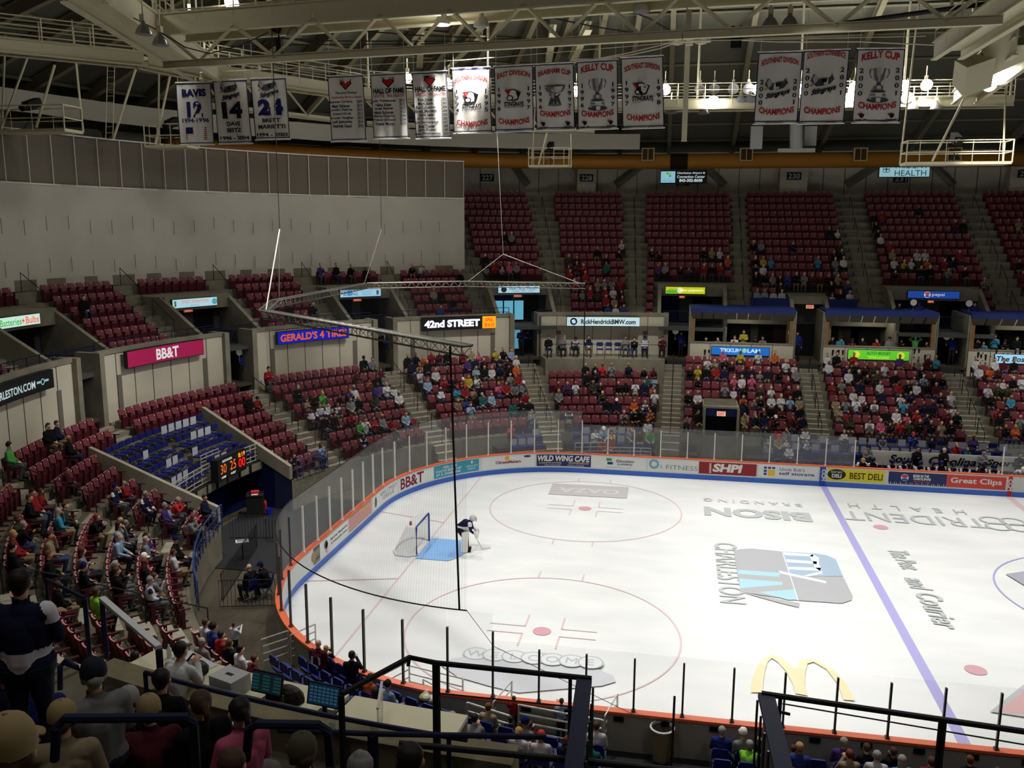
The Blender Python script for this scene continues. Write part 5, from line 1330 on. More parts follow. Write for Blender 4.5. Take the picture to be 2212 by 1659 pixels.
if VS:
    me = bpy.data.meshes.new('spectators'); me.from_pydata(np.concatenate(VS).tolist(), [], FS)
    for m_ in big.mats: me.materials.append(m_)
    me.polygons.foreach_set('material_index', MI); me.update()
    link('spectators', me, kind='stuff', label='remaining distant spectators seated in the far and upper stands', cat='crowd')

# ------------------------------------------------ place the seats: 300 largest on their own, the rest as one mass
for q in SEATS: q['dist'] = dist_cam(q['p'])
cand = sorted([q for q in SEATS if q['sv']], key=lambda q: q['dist'])
ind = []
for q in cand:
    if len(ind) >= 300: break
    ind.append(q); q['ind'] = True
rows_ = defaultdict(list)
for q in ind: rows_[where(q)].append(q)
for w, L in rows_.items():
    L.sort(key=lambda q: proj(q['p'])[0])
    for i, q in enumerate(L):
        d = q['occ'] is not None; mf, mbk, mp_, mpl = SP[d]; st8 = 'occupied' if d else 'folded'
        o = bpy.data.objects.new('stadium_seat', mf); COL.objects.link(o); o.matrix_world = seat_T(q)
        tag(o, '%s maroon seat, %s from left in %s' % (st8, ordinal(i), wname(w)), 'seat', 'maroon stadium seats')
        for nm, me in (('backrest', mbk), ('seat_pan', mp_), ('number_plate', mpl)): link(nm, me, o)
rest0 = [seat_T(q) for q in SEATS if not q.get('ind') and q['occ'] is None and (in_view(q['p'], 500) and q['dist'] > 4)]
rest1 = [seat_T(q) for q in SEATS if not q.get('ind') and q['occ'] is not None]
a_, b_ = merged(False), merged(True)
V = []; F = []; MI = []; mats_ = MB()
for tmpl, Ts in ((a_, rest0), (b_, rest1)):
    Va = np.array([tuple(v) for v in tmpl.v]); mm = [mats_.mi(x) for x in tmpl.mats]
    for T in Ts:
        Mx = np.array(T); V.append(Va @ Mx[:3, :3].T+Mx[:3, 3])
off = 0
for tmpl, Ts in ((a_, rest0), (b_, rest1)):
    mm = [mats_.mi(x) for x in tmpl.mats]; nv = len(tmpl.v); mi_ = [mm[j] for j in tmpl.m]
    for T in Ts: F += [tuple(off+j for j in f_) for f_ in tmpl.f]; MI += mi_; off += nv
me = bpy.data.meshes.new('stadium_seats'); me.from_pydata(np.concatenate(V).tolist(), [], F)
for m_ in mats_.mats: me.materials.append(m_)
me.polygons.foreach_set('material_index', MI); me.update()
link('stadium_seats', me, kind='stuff', label='remaining rows of distant maroon stadium seats in the far and upper stands', cat='seats')
print('SEATS', len(SEATS), 'ind', len(ind), 'rest', len(rest0)+len(rest1), 'people', len(PEOPLE), 'seen', sum(q['see'] for q, c in PEOPLE))
rows_ = defaultdict(list)
CH = [q for q in CHAIRS if q['sv']]
for q in CH: rows_[where(q)].append(q)
for w, L in rows_.items():
    L.sort(key=lambda q: proj(q['p'])[0])
    for i, q in enumerate(L):
        f, s, b = CP[1 if q['panel'] else 0]; o = bpy.data.objects.new('folding_chair', f); COL.objects.link(o); o.matrix_world = frame(q['a'], q['R'], q['z'])
        tag(o, '%s folding chair, %s from left in %s' % ('white backed' if q['panel'] else 'blue', ordinal(i), wname(w)), 'chair', 'blue folding chairs')
        link('seat', s, o); link('backrest', b, o)
print('CHAIRS', len(CHAIRS), len(CH))
# ================================================================ SIGNS
def on_a(ac, R, zc):
    """flat (x,y) to the concave face of the bowl; x to the viewer's right"""
    if ac < 0: return lambda x, y: Vector((CX-ac+x, R, zc+y))
    return lambda x, y: W(ac-math.degrees(x/R), R, zc+y)
def sign(name, a0, a1, R, z0, z1, bg, words, label, frame_c=(20, 20, 22), extra=None, glow=.9, cat='sign', depth=.18, subs=False):
    """a0 < a1 in bowl coordinates; the left end in the picture is a1"""
    root = empty(name, W((a0+a1)/2, R, z0), 0, label=label, cat=cat); mb = MB()
    W_ = arc_len(a0, a1, R); ac = arc_at(a0, W_/2, R); zc, H = (z0+z1)/2, z1-z0
    T = root.matrix_world; off = -W((a0+a1)/2, R, z0)
    def b(nm, mb): 
        o = mb.build(nm, root); o.location = off; return o
    slab(mb, a0, a1, R-depth+.02, R+.02, z0, z1, mat('frame_%d_%d_%d' % frame_c, frame_c, .5), 2); b('sign_case', mb)
    mb = MB(); n = 8; fx = on_a(ac, R-depth-.0, zc)
    m = mat('lit_%d_%d_%d' % bg, bg, .5, emit=glow) if glow else mat('flat_%d_%d_%d' % bg, bg, .6)
    for i in range(n):
        x0, x1 = -W_/2*.985+W_*.985*i/n, -W_/2*.985+W_*.985*(i+1)/n; mb.quad(fx(x0, -H*.46), fx(x1, -H*.46), fx(x1, H*.46), fx(x0, H*.46), m)
    b('sign_face', mb)
    f2 = on_a(ac, R-depth-.02, zc); f3 = on_a(ac, R-depth-.03, zc)
    if extra:
        mb = MB(); extra(mb, f2, f3, W_, H, glow); 
        if mb.f: b('sign_emblem', mb)
    mb = MB()
    for (s, fx_, fz, fw, fh, col, bold, sh) in words:
        mm = mat('lit_%d_%d_%d' % col, col, .5, emit=glow) if glow else mat('flat_%d_%d_%d' % col, col, .6)
        letters(mb, s, 1, mm, lambda x, y, fx_=fx_, fz=fz: f3(x+fx_*W_, y+fz*H), width=fw*W_, height=fh*H, bold=bold, shear=sh)
    if mb.f: b('sign_lettering', mb)
    return root
def lm(col, glow): return mat('lit_%d_%d_%d' % col, col, .5, emit=glow) if glow else mat('flat_%d_%d_%d' % col, col, .6)
def sdisc(mb, f, x, y, r, m, ry=None, n=20, rin=0):
    ry = ry or r
    if rin:
        for k in range(n):
            a, b = 2*pi*k/n, 2*pi*(k+1)/n; mb.quad(f(x+rin*math.cos(a), y+rin*math.sin(a)), f(x+r*math.cos(a), y+ry*math.sin(a)), f(x+r*math.cos(b), y+ry*math.sin(b)), f(x+rin*math.cos(b), y+rin*math.sin(b)), m)
    else: mb.add([f(x+r*math.cos(2*pi*k/n), y+ry*math.sin(2*pi*k/n)) for k in range(n)], [tuple(range(n))], m)
def srect(mb, f, x0, x1, y0, y1, m): mb.quad(f(x0, y0), f(x1, y0), f(x1, y1), f(x0, y1), m)
WHT = (228, 232, 236)
sign('wall_sign', 97.2, 113, 24.4, 6.85, 7.6, (16, 18, 20), [('MINI OF CHARLESTON.COM', -.08, -.02, .74, .4, (200, 222, 226), .02, 0)], 'long black wall sign with pale lettering and winged badge, far left', glow=.45,
     extra=lambda mb, f2, f3, W_, H, g: (sdisc(mb, f3, .37*W_, 0, .13, lm((150, 200, 200), g), rin=.09), srect(mb, f3, .37*W_-.42, .37*W_-.14, -.03, .06, lm((150, 200, 200), g)), srect(mb, f3, .37*W_+.14, .37*W_+.42, -.03, .06, lm((150, 200, 200), g))))
sign('wall_sign', 73.2, 85.3, 24.4, 6.82, 7.62, (150, 26, 72), [('BB&T', .02, 0, .29, .66, (226, 226, 232), .03, 0)], 'lit crimson wall sign reading BB&T over the maroon seats', glow=.5)
sign('wall_sign', 50.3, 61.6, 24.4, 6.78, 7.5, (12, 26, 176), [("GERALD'S 4 TIRES", 0, 0, .92, .6, (226, 96, 66), .035, 0)], "blue wall sign with orange lettering reading GERALD'S 4 TIRES", glow=.6)
sign('wall_sign', 29.2, 38.7, 24.4, 6.88, 7.72, (8, 8, 12), [('42nd STREET', 0, 0, .92, .56, (240, 244, 255), .05, 0)], 'black video sign with white lettering reading 42nd STREET', glow=1.1)
sign('wall_sign', 27.0, 29.15, 24.4, 6.88, 7.72, (250, 150, 16), [('APRIL', 0, .2, .6, .26, (190, 60, 16), .02, 0), ('28 & 29', 0, -.2, .7, .26, (190, 60, 16), .02, 0)], 'small orange date panel at the right end of the black video sign', glow=1.0)
sign('wall_sign', 4.5, 15.8, 24.6, 6.93, 7.56, (176, 200, 206), [('RickHendrickBMW.com', .07, -.02, .74, .5, (22, 26, 30), .03, 0)], 'pale wall sign with round badge reading RickHendrickBMW.com', glow=.8,
     extra=lambda mb, f2, f3, W_, H, g: (sdisc(mb, f2, -.4*W_, 0, .24, lm((24, 24, 26), g)), sdisc(mb, f3, -.4*W_, 0, .14, lm((120, 170, 210), g)), sdisc(mb, lambda x, y: f3(x, y)+Vector((0, -.005, 0)), -.4*W_-.05, .05, .06, lm((230, 232, 236), g)), sdisc(mb, lambda x, y: f3(x, y)+Vector((0, -.005, 0)), -.4*W_+.05, -.05, .06, lm((230, 232, 236), g))))
sign('ribbon_sign', -6.42, -2.74, 24.56, 5.2, 5.76, (28, 104, 192), [('TIKKUN', -.17, .08, .36, .46, (176, 222, 240), .04, 0), ('LAM', .23, .08, .22, .46, (176, 222, 240), .04, 0), ('CHILDREN OF THE WORLD', 0, -.34, .4, .12, (90, 160, 220), 0, 0)], 'blue suite front sign reading TIKKUN OLAM', glow=.6, depth=.06,
     extra=lambda mb, f2, f3, W_, H, g: sdisc(mb, f3, .07*W_, .05, .15, lm((130, 200, 170), g)))
sign('ribbon_sign', -14.9, -11.2, 24.56, 5.17, 5.82, (96, 196, 50), [('AUTO MONEY', 0, .18, .4, .3, (40, 132, 40), .03, 0), ('TITLE LOANS', 0, -.24, .34, .26, (190, 224, 60), .03, 0)], 'green suite front sign with yellow discs reading AUTO MONEY', glow=.6, depth=.06,
     extra=lambda mb, f2, f3, W_, H, g: [sdisc(mb, f2, s*.36*W_, 0, .22, lm((212, 222, 52), g)) for s in (-1, 1)])
sign('ribbon_sign', -25, -19.8, 24.56, 5.2, 5.8, (150, 200, 226), [('The Post and Courier', -.06, 0, .84, .55, (26, 34, 44), .02, .12)], 'pale blue suite front sign reading The Post and Courier', glow=.7, depth=.06)
# portal signs, hung on the headers
def psign(a0, a1, bg, words, label, **k): sign('portal_sign', a0, a1, UE(5)+.05-1.9-.02, 8.86, 9.36, bg, words, label, depth=.12, **k)
psign(87.2, 92.5, (196, 226, 214), [('Batteries', -.2, 0, .5, .6, (60, 160, 70), .01, 0), ('Bulbs', .3, .02, .3, .62, (214, 90, 60), .01, 0), ('+', .09, 0, .06, .4, (214, 80, 70), .04, 0)], 'pale lit portal sign reading Batteries + Bulbs', glow=.85)
psign(64.2, 70.2, (168, 208, 220), [('SWEET SENSATIONS', .0, .16, .6, .32, (196, 130, 120), .02, 0), ('BAKERY', 0, -.25, .2, .18, (120, 150, 170), .01, 0)], 'pale blue portal sign reading SWEET SENSATIONS', glow=.8, extra=lambda mb, f2, f3, W_, H, g: (sdisc(mb, f3, .43*W_, 0, .17, lm((90, 150, 170), g)), srect(mb, f3, -.46*W_, -.42*W_, -.15, .15, lm((70, 90, 80), g))))
psign(41.4, 47.2, (160, 204, 226), [('BOEING', -.25, -.08, .35, .4, (60, 120, 170), .02, .1), ('PROUD SUPPORTER', .15, .16, .26, .16, (70, 110, 160), 0, 0), ('SINCE 2004', .15, -.16, .22, .16, (70, 110, 160), 0, 0)], 'pale blue portal sign with a round mark and small words', glow=.8, extra=lambda mb, f2, f3, W_, H, g: (sdisc(mb, f2, -.27*W_, .02, .2, lm((96, 160, 210), g)), srect(mb, f3, .38*W_, .44*W_, -.13, .14, lm((50, 90, 120), g))))
psign(18.6, 24.6, (176, 214, 230), [('HERITAGE TRUST', .1, .12, .66, .4, (40, 52, 62), .0, 0), ('FEDERAL CREDIT UNION', .1, -.25, .5, .16, (50, 70, 90), 0, 0)], 'white and blue portal sign reading HERITAGE TRUST', glow=.8, extra=lambda mb, f2, f3, W_, H, g: sdisc(mb, f3, -.36*W_, 0, .2, lm((30, 34, 38), g)))
psign(-2.3, .8, (196, 206, 30), [('doc popcorn', .17, 0, .56, .42, (238, 240, 200), .03, 0), ('KETTLE CORN', -.3, .1, .25, .2, (60, 90, 30), 0, 0)], 'yellow and green portal sign reading doc popcorn', glow=.75, extra=lambda mb, f2, f3, W_, H, g: (srect(mb, f2, -.48*W_, -.15*W_, -.2, .0, lm((70, 180, 60), g)), sdisc(mb, f3, -.14*W_, 0, .18, lm((236, 238, 190), g))))
psign(-18.5, -15.3, (36, 76, 168), [('pepsi', .09, -.02, .24, .5, (206, 216, 236), .01, 0)], 'blue portal sign with a round red, white and blue mark reading pepsi', glow=.6, extra=lambda mb, f2, f3, W_, H, g: (sdisc(mb, f2, -.12*W_, 0, .2, lm((224, 228, 236), g)), sdisc(mb, f3, -.12*W_, .08, .15, lm((206, 56, 56), g), .1), sdisc(mb, f3, -.12*W_, -.09, .13, lm((40, 90, 180), g), .08)))
for i, (a, w_) in enumerate(((90.9, 'batteries sign'), (66.8, 'sweet shop sign'), (44, 'pale blue paw sign'), (21.4, 'heritage sign'), (-.75, 'popcorn sign'), (-17.0, 'cola sign'))):
    sign('exit_sign', a-(.6 if a > 0 else .2), a+(.6 if a > 0 else .2), UE(5)-1.0-.02, 8.5, 8.78, (214, 96, 70), [('EXIT', 0, 0, .7, .6, (250, 190, 160), .03, 0)], 'small orange EXIT sign under the %s' % w_, glow=.5, depth=.08)
sign('exit_sign', -9.35, -8.85, UE(4)-1.92, 8.1, 8.36, (230, 170, 140), [('EXIT', 0, 0, .7, .6, (220, 60, 40), .03, 0)], 'small EXIT sign in the narrow exit of section 230', glow=.5, depth=.08)
sign('exit_sign', -3.45, -2.95, 17.2, 2.65, 2.95, (236, 196, 176), [('EXIT', 0, 0, .7, .6, (220, 60, 40), .03, 0)], 'small EXIT sign in the dark vomitory below the blue sign', glow=.6, depth=.06)
# section numbers on the back wall
for num, u in ((227, 1053), (228, 1265), (229, 1474), (230, 1712), (231, 1946), (232, 2205)):
    v = {229: 393, 228: 386, 227: 384, 230: 382, 231: 386, 232: 377}[num]; p = onwall(u, v); a = aof(p); da = .55 if a < 0 else math.degrees(.55/41)
    col = num in (228, 230, 232)
    if col:
        u0, u1, vb = {228: (1247, 1283, 417), 230: (1683, 1740, 413), 232: (2185, 2240, 410)}[num]; hw = .75 if num == 228 else 1.05; mb = MB(); Tc = frame(a, 40.6, 17.4); mb.box((0, 0, 0), (hw*2, 1.1, 3.0), M['panel'], T=Tc)
        mb.build('wall_column', kind='structure')
    sign('number_plate_sign', a-da, a+da, 40.0 if col else 41.1, p.z-.28, p.z+.28, (30, 30, 34), [(str(num), 0, 0, .8, .72, (206, 206, 206), .02, 0)], 'black section number sign %s' % {227: 'on the back wall nearest the curtain', 228: 'on the narrower wall column', 229: 'under the hotel board', 230: 'on the wide wall column behind the right banners', 231: 'under the pale blue knot board', 232: 'on the column at the right frame edge'}[num], glow=0, depth=.05)
sign('upper_board', *sorted((aof(onwall(1527, 375)), aof(onwall(1427, 375)))), 40.9, 16.9, 17.95, (12, 14, 16), [('Charleston Airport &', .16, .28, .6, .2, (206, 222, 226), .02, 0), ('Convention Center', .16, .02, .6, .2, (206, 222, 226), .02, 0), ('843-302-8600', .16, -.26, .5, .24, (206, 222, 226), .04, 0), ('HYATT PLACE', -.34, -.3, .24, .12, (60, 120, 150), 0, 0)], 'black and pale blue hotel board above section 229', glow=.7,
     extra=lambda mb, f2, f3, W_, H, g: (srect(mb, f2, -.49*W_, -.18*W_, -.45, .45, lm((150, 206, 226), g)), [srect(mb, f3, -.37*W_+(i % 2)*.2, -.37*W_+(i % 2)*.2+.17, .0+(i//2)*.2, .17+(i//2)*.2, lm(((200, 220, 50), (40, 150, 200), (60, 170, 90), (150, 200, 60))[i], g)) for i in range(4)]))
sign('upper_board', *sorted((aof(onwall(2007, 362)), aof(onwall(1898, 362)))), 40.9, 17.3, 18.55, (150, 196, 206), [('TRIDENT', .12, .22, .68, .34, (30, 50, 56), .0, 0), ('HEALTH', .12, -.24, .62, .34, (30, 50, 56), .0, 0)], 'pale blue board with knot mark reading TRIDENT HEALTH', glow=.75,
     extra=lambda mb, f2, f3, W_, H, g: [sdisc(mb, f3, -.36*W_+.15*math.cos(rad(45+90*k)), .15*math.sin(rad(45+90*k)), .16, lm((30, 50, 56), g), rin=.12) for k in range(4)])

# ================================================================ BANNERS
def banner(u0, v0, u1, v1, ub, vb, items, label, Y=5.0, logo=None, trimc='cloth_navy'):
    """top corners (u0,v0),(u1,v1), bottom right (ub,vb)"""
    A, B, C = at_y(u0, v0, Y), at_y(u1, v1, Y), at_y(ub, vb, Y)
    wd = (B-A).length; ht = (B.z-C.z); c = (A+B)/2
    root = empty('championship_banner' if 'champ' in label.lower() else 'honour_banner', (c.x, c.y, c.z), 0, label=label, cat='banner', group='banners hung over the ice')
    slope = (B.z-A.z)/wd; skew = (C.x-B.x)/ht; ph = rnd.random()*6
    def f(x, y, o=0):   # x across, y down from the top
        return Vector((x+skew*y, -o+.03*math.sin(x*5+ph+y)*min(1, y)+.02*math.sin(x*11+ph), slope*x*(1-.4*y/ht)-y))
    mb = MB(); nx, ny = 14, 14
    for j in range(ny+1):
        for i in range(nx+1): mb.v.append(tuple(f(-wd/2+wd*i/nx, .04+(ht-.08)*j/ny)))
    for j in range(ny):
        for i in range(nx): mb.f.append((j*(nx+1)+i, (j+1)*(nx+1)+i, (j+1)*(nx+1)+i+1, j*(nx+1)+i+1)); mb.m.append(mb.mi(M['cloth']))
    mb.build('banner_cloth', root, smooth=True)
    mb = MB(); b = .035
    def strip(x0, x1, y0, y1, m, n=10, o=.012):
        for k in range(n):
            if y1-y0 > x1-x0: p, q = y0+(y1-y0)*k/n, y0+(y1-y0)*(k+1)/n; mb.quad(f(x0, p, o), f(x1, p, o), f(x1, q, o), f(x0, q, o), m)
            else: p, q = x0+(x1-x0)*k/n, x0+(x1-x0)*(k+1)/n; mb.quad(f(p, y0, o), f(q, y0, o), f(q, y1, o), f(p, y1, o), m)
    tm = M[trimc]; e = wd/2
    strip(-e, -e+b, .06, ht-.06, tm); strip(e-b, e, .06, ht-.06, tm); strip(-e, e, .07, .07+b, tm); strip(-e, e, ht-.1-b, ht-.1, tm); mb.build('banner_border', root)
    for nm, y in (('top_pole', .02), ('bottom_pole', ht-.03)):
        mb = MB(); mb.tube([f(-e-.03, y), f(e+.03, y)], .028, M['white'], 6); mb.build(nm, root)
    mb = MB()
    for it in items:
        s, x, y, w_, h_, col = it[:6]; arc = it[6] if len(it) > 6 else 0; m = dict(r=M['inkred'], k=M['ink'], n=M['inknavy'])[col]; bold = it[7] if len(it) > 7 else .03
        letters(mb, s, 1, m, lambda a, q, x=x, y=y, arc=arc: f(x*wd+a, y*ht-q+arc*(a/(wd/2))**2*ht, .02), width=w_*wd, height=h_*ht, bold=bold)
    mb.build('banner_lettering', root)
    if logo: 
        mb = MB(); logo(mb, lambda x, y, o=.022: f(x*wd, y*ht, o), wd, ht); mb.build('banner_emblem', root)
    mb = MB()
    for x in (-e*.9, e*.9): mb.tube([f(x, .02), f(x, .02)+Vector((0, 0, 1.5))], .008, M['white'], 4)
    mb.build('hanging_cord', root)
    return root
def poly(mb, F, pts, m, o=.022): mb.add([F(x, y, o) for x, y in pts], [tuple(range(len(pts)))], m)
GYm = mat('banner_grey', (120, 120, 124), .85); GYl = mat('banner_grey_light', (176, 176, 180), .85); GYd = mat('banner_grey_dark', (70, 70, 76), .85)
def ell_(mb, F, cx, cy, rx, ry, m, o=.022, n=18, a0=0, a1=360): poly(mb, F, [(cx+rx*math.cos(rad(a0+(a1-a0)*k/n)), cy+ry*math.sin(rad(a0+(a1-a0)*k/n))) for k in range(n)], m, o)
def ray_old(mb, F, wd, ht):     # stingray head with stick over the team word
    poly(mb, F, [(-.2, .37), (0, .36), (.18, .41), (.1, .52), (-.04, .54), (-.14, .47)], M['ink']); poly(mb, F, [(-.15, .385), (0, .375), (.14, .415), (.08, .5), (-.03, .52), (-.1, .46)], M['cloth'], .027)
    poly(mb, F, [(-.24, .37), (-.05, .36), (-.14, .45)], M['inkred'], .03); ell_(mb, F, -.1, .49, .09, .04, M['ink'], .029); ell_(mb, F, -.1, .49, .06, .026, M['cloth'], .032); ell_(mb, F, .06, .43, .02, .009, M['ink'], .033)
    letters(mb, 'STINGRAYS', 1, M['ink'], lambda a, q: F(a/wd, .58-q/ht, .03), width=.5*wd, height=.07*ht, bold=.04); poly(mb, F, [(-.25, .628), (.25, .622), (.25, .628), (-.25, .634)], M['inknavy'])
def ray_new(mb, F, wd, ht, cx=0, cy=.42, s=1.0):
    T = lambda pts: [(cx+x*s, cy+y*s) for x, y in pts]
    poly(mb, F, T([(-.28, -.02), (-.22, -.1), (-.14, -.03), (0, -.05), (.12, -.06), (.14, -.1), (.2, -.04), (.12, .02), (.0, .04), (-.16, .05)]), GYd)
    poly(mb, F, T([(-.24, -.05), (-.19, -.1), (-.13, -.02), (-.2, .02)]), GYl, .027); poly(mb, F, T([(-.06, -.04), (.06, -.045), (.04, .0), (-.05, .01)]), M['ink'], .028); poly(mb, F, T([(-.28, .03), (-.22, .02), (-.22, .04), (-.28, .05)]), mat('banner_orange', (214, 120, 60), .8), .03)
    letters(mb, 'Stingrays', 1, M['ink'], lambda a, q: F(cx+a/wd, cy+.1*s-q/ht-a/wd*.14, .03), width=.5*s*wd, height=.085*s*ht, bold=.045, shear=.3)
def cup_kelly(mb, F, wd, ht):
    poly(mb, F, [(-.13, .27), (.13, .27), (.11, .4), (.04, .46), (-.04, .46), (-.11, .4)], GYm); poly(mb, F, [(-.05, .28), (.03, .28), (.02, .45), (-.02, .45)], GYl, .026)
    for s in (-1, 1):
        P = [(s*.12, .29), (s*.2, .28), (s*.22, .34), (s*.17, .4), (s*.09, .43)]
        for a, b in zip(P[:-1], P[1:]): poly(mb, F, [a, b, (b[0]-s*.02, b[1]), (a[0]-s*.02, a[1]+.008)], GYd, .025)
    poly(mb, F, [(-.03, .46), (.03, .46), (.06, .5), (-.06, .5)], GYd); poly(mb, F, [(-.1, .5), (.1, .5), (.11, .57), (-.11, .57)], GYm)
    poly(mb, F, [(-.16, .57), (.16, .57), (.19, .68), (-.19, .68)], GYl); ell_(mb, F, 0, .575, .16, .018, GYd, .025); ell_(mb, F, 0, .69, .24, .035, GYd, .021); poly(mb, F, [(-.17, .61), (.17, .61), (.175, .63), (-.175, .63)], GYm, .027)
def cup_brab(mb, F, wd, ht):
    ell_(mb, F, 0, .34, .27, .12, GYm, .022, 14, 0, 180); ell_(mb, F, 0, .34, .27, .012, GYd, .026); poly(mb, F, [(-.16, .46), (.16, .46), (.1, .5), (.17, .62), (-.17, .62), (-.1, .5)], GYd, .024); poly(mb, F, [(-.1, .38), (.0, .38), (-.02, .6), (-.09, .6)], GYl, .028)
    ell_(mb, F, 0, .62, .18, .02, GYm, .03)
def shield(mb, F, wd, ht):
    poly(mb, F, [(-.17, .07), (.17, .07), (.15, .1), (.17, .13), (.0, .23), (-.17, .13), (-.15, .1)], M['ink']); poly(mb, F, [(-.13, .1), (.13, .1), (.14, .13), (0, .205), (-.14, .13)], M['inkred'], .028); letters(mb, 'CHARLESTON', 1, M['cloth'], lambda a, q: F(a/wd, .085-q/ht, .032), width=.28*wd, height=.02*ht, bold=.04)
def years(a, b, x=.38, y0=.36, y1=.64, col='k'):
    out = []
    for s, sx in ((a, -x), (b, x)):
        for i, ch in enumerate(s): out.append((ch, sx, y0+(y1-y0)*i/3, .09 if ch != '1' else .03, .06, col, 0, .02))
    return out
def minis(mb, F, wd, ht, kind=ray_old):
    for cx in (-.32, .32):
        T = lambda x, y: (cx+x*.36, .905+(y-.47)*.36)
        poly(mb, F, [T(-.2, .37), T(0, .36), T(.18, .41), T(.1, .52), T(-.04, .54)], M['ink']); poly(mb, F, [T(-.24, .37), T(-.05, .36), T(-.14, .45)], M['inkred'], .03); poly(mb, F, [T(-.3, .58), T(.3, .57), T(.3, .64), T(-.3, .65)], GYd, .03)
banner(380, 178, 455, 176, 463, 314, [('BAVIS', 0, .17, .7, .12, 'n', 0, .05), ('12', 0, .43, .46, .25, 'n', 0, .05), ('1994-1996', 0, .6, .78, .07, 'n', 0, .02)], 'leftmost honour banner reading BAVIS 12 with a flag below', trimc='cloth_navy',
       logo=lambda mb, F, wd, ht: ([poly(mb, F, [(-.3, .71+i*.03), (.3, .71+i*.03), (.3, .725+i*.03), (-.3, .725+i*.03)], M['inkred']) for i in range(7)], poly(mb, F, [(-.3, .71), (-.08, .71), (-.08, .81), (-.3, .81)], M['inknavy'], .03)))
banner(460, 173, 532, 170, 545, 311, [('14', 0, .47, .62, .26, 'k', 0, .06), ('DAVE', 0, .68, .42, .065, 'k', 0, .03), ('SEITZ', 0, .78, .46, .065, 'k', 0, .03), ('1996 - 2004', 0, .9, .86, .06, 'k', 0, .03)], 'honour banner reading 14 DAVE SEITZ', logo=lambda mb, F, wd, ht: ray_new(mb, F, wd, ht, 0, .15, 1.1))
banner(541, 169, 617, 166, 627, 302, [('24', 0, .47, .72, .26, 'n', 0, .06), ('BRETT', 0, .68, .5, .065, 'k', 0, .03), ('MARIETTI', 0, .78, .78, .065, 'k', 0, .03), ('1994 - 2003', 0, .91, .9, .06, 'k', 0, .03)], 'honour banner reading 24 BRETT MARIETTI', logo=lambda mb, F, wd, ht: ray_new(mb, F, wd, ht, 0, .15, 1.1))
def names(L, y0, dy, yr=True): return [x for i, (n, y) in enumerate(L) for x in ((n, -.16, y0+dy*i, .022*len(n)*2.0 if len(n) < 20 else .6, .045, 'k', 0, .03), (y, .36, y0+dy*i, .16, .045, 'k', 0, .02))]
banner(707, 163, 784, 160, 792, 306, [('The Jerry Zucker', 0, .27, .62, .045, 'k', 0, .02), ('Community Service Award', 0, .335, .86, .045, 'r', 0, .02)]+names([('Spencer Carbery', '2009'), ('Matt Scherer', '2010'), ('Jordan Pietrus', '2011'), ('Johann Kroll', '2012'), ('Scooter Vaughan', '2013'), ('Jeff Jakaitis', '2014'), ('Patrick Gaul', '2015')], .4, .06), 'banner listing community service award winners 2009 to 2015', logo=shield)
banner(799, 159, 876, 155, 884, 300, [('HALL OF FAME', 0, .27, .86, .08, 'k', 0, .04), ('INDUCTEE    YEAR INDUCTED', 0, .345, .86, .04, 'r', 0, .02)]+names([('Jude Thibeaures', '2011'), ('Nate Kiser', '2012'), ('Jared Bednar', '2013'), ('Matt Scherer', '2013'), ('Marty Clapton', '2014'), ('Trevor Johnson', '2014'), ('Travis Morin', '2015')], .42, .057), 'hall of fame banner with seven names, left of the similar one', logo=shield)
banner(889, 155, 965, 152, 974, 300, [('HALL OF FAME', 0, .26, .86, .08, 'k', 0, .04), ('INDUCTEE    YEAR INDUCTED', 0, .34, .86, .04, 'r', 0, .02)]+names([('Rick Vaive', '2003'), ('Mark Bavis', '2003'), ('Rob Concannon', '2004'), ('Brett Marietti', '2004'), ('Dave Seitz', '2005'), ('Ed Courtenay', '2006'), ('Kirk Daubenspeck', '2007'), ('Brad Dexter', '2008'), ('Jerry Zucker', '2009'), ('Jason Fitzsimmons', '2010')], .415, .056), 'hall of fame banner with ten names, right of the similar one', logo=shield)
def champ(u0, v0, u1, v1, ub, vb, top, ya, yb, label, logo, ty=.19, cy=.84, ck=1, mini=False, **k):
    items = [(top, 0, ty-.05, .84 if len(top) > 10 else .8, .075 if len(top) > 10 else .1, 'r', .07, .03), ('CHAMPIONS', 0, cy, .8, .085, 'r', -.05, .03)]+years(ya, yb, **k)
    def lg(mb, F, wd, ht):
        logo(mb, F, wd, ht)
        if mini: minis(mb, F, wd, ht)
    banner(u0, v0, u1, v1, ub, vb, items, label, logo=lg)
champ(975, 147, 1058, 143, 1063, 288, 'SOUTHERN DIVISION', '1994', '1995', 'championship banner SOUTHERN DIVISION 1994 1995 CHAMPIONS', ray_old, ty=.2, cy=.85)
champ(1067, 142, 1151, 137, 1153, 284, 'EAST DIVISION', '1996', '1997', 'championship banner EAST DIVISION 1996 1997 CHAMPIONS', ray_old, ty=.17, cy=.85)
champ(1155, 137, 1239, 133, 1242, 281, 'BRABHAM CUP', '1996', '1997', 'championship banner BRABHAM CUP with a wide bowl trophy', cup_brab, ty=.17, cy=.76, mini=True)
champ(1246, 131, 1334, 126, 1335, 279, 'KELLY CUP', '1996', '1997', 'championship banner KELLY CUP 1996 1997 with silver trophy', cup_kelly, ty=.15, cy=.78, mini=True)
champ(1341, 123, 1432, 118, 1435, 277, 'SOUTHEAST DIVISION', '1997', '1998', 'championship banner SOUTHEAST DIVISION 1997 1998 CHAMPIONS', ray_old, ty=.18, cy=.85, y0=.36, y1=.64)
champ(1639, 111, 1735, 108, 1722, 268, 'SOUTHEAST DIVISION', '2000', '2001', 'championship banner SOUTHEAST DIVISION 2000 2001, left of a joined pair', lambda mb, F, wd, ht: ray_new(mb, F, wd, ht, 0, .48, 1.1), ty=.17, cy=.83, y0=.42, y1=.7)
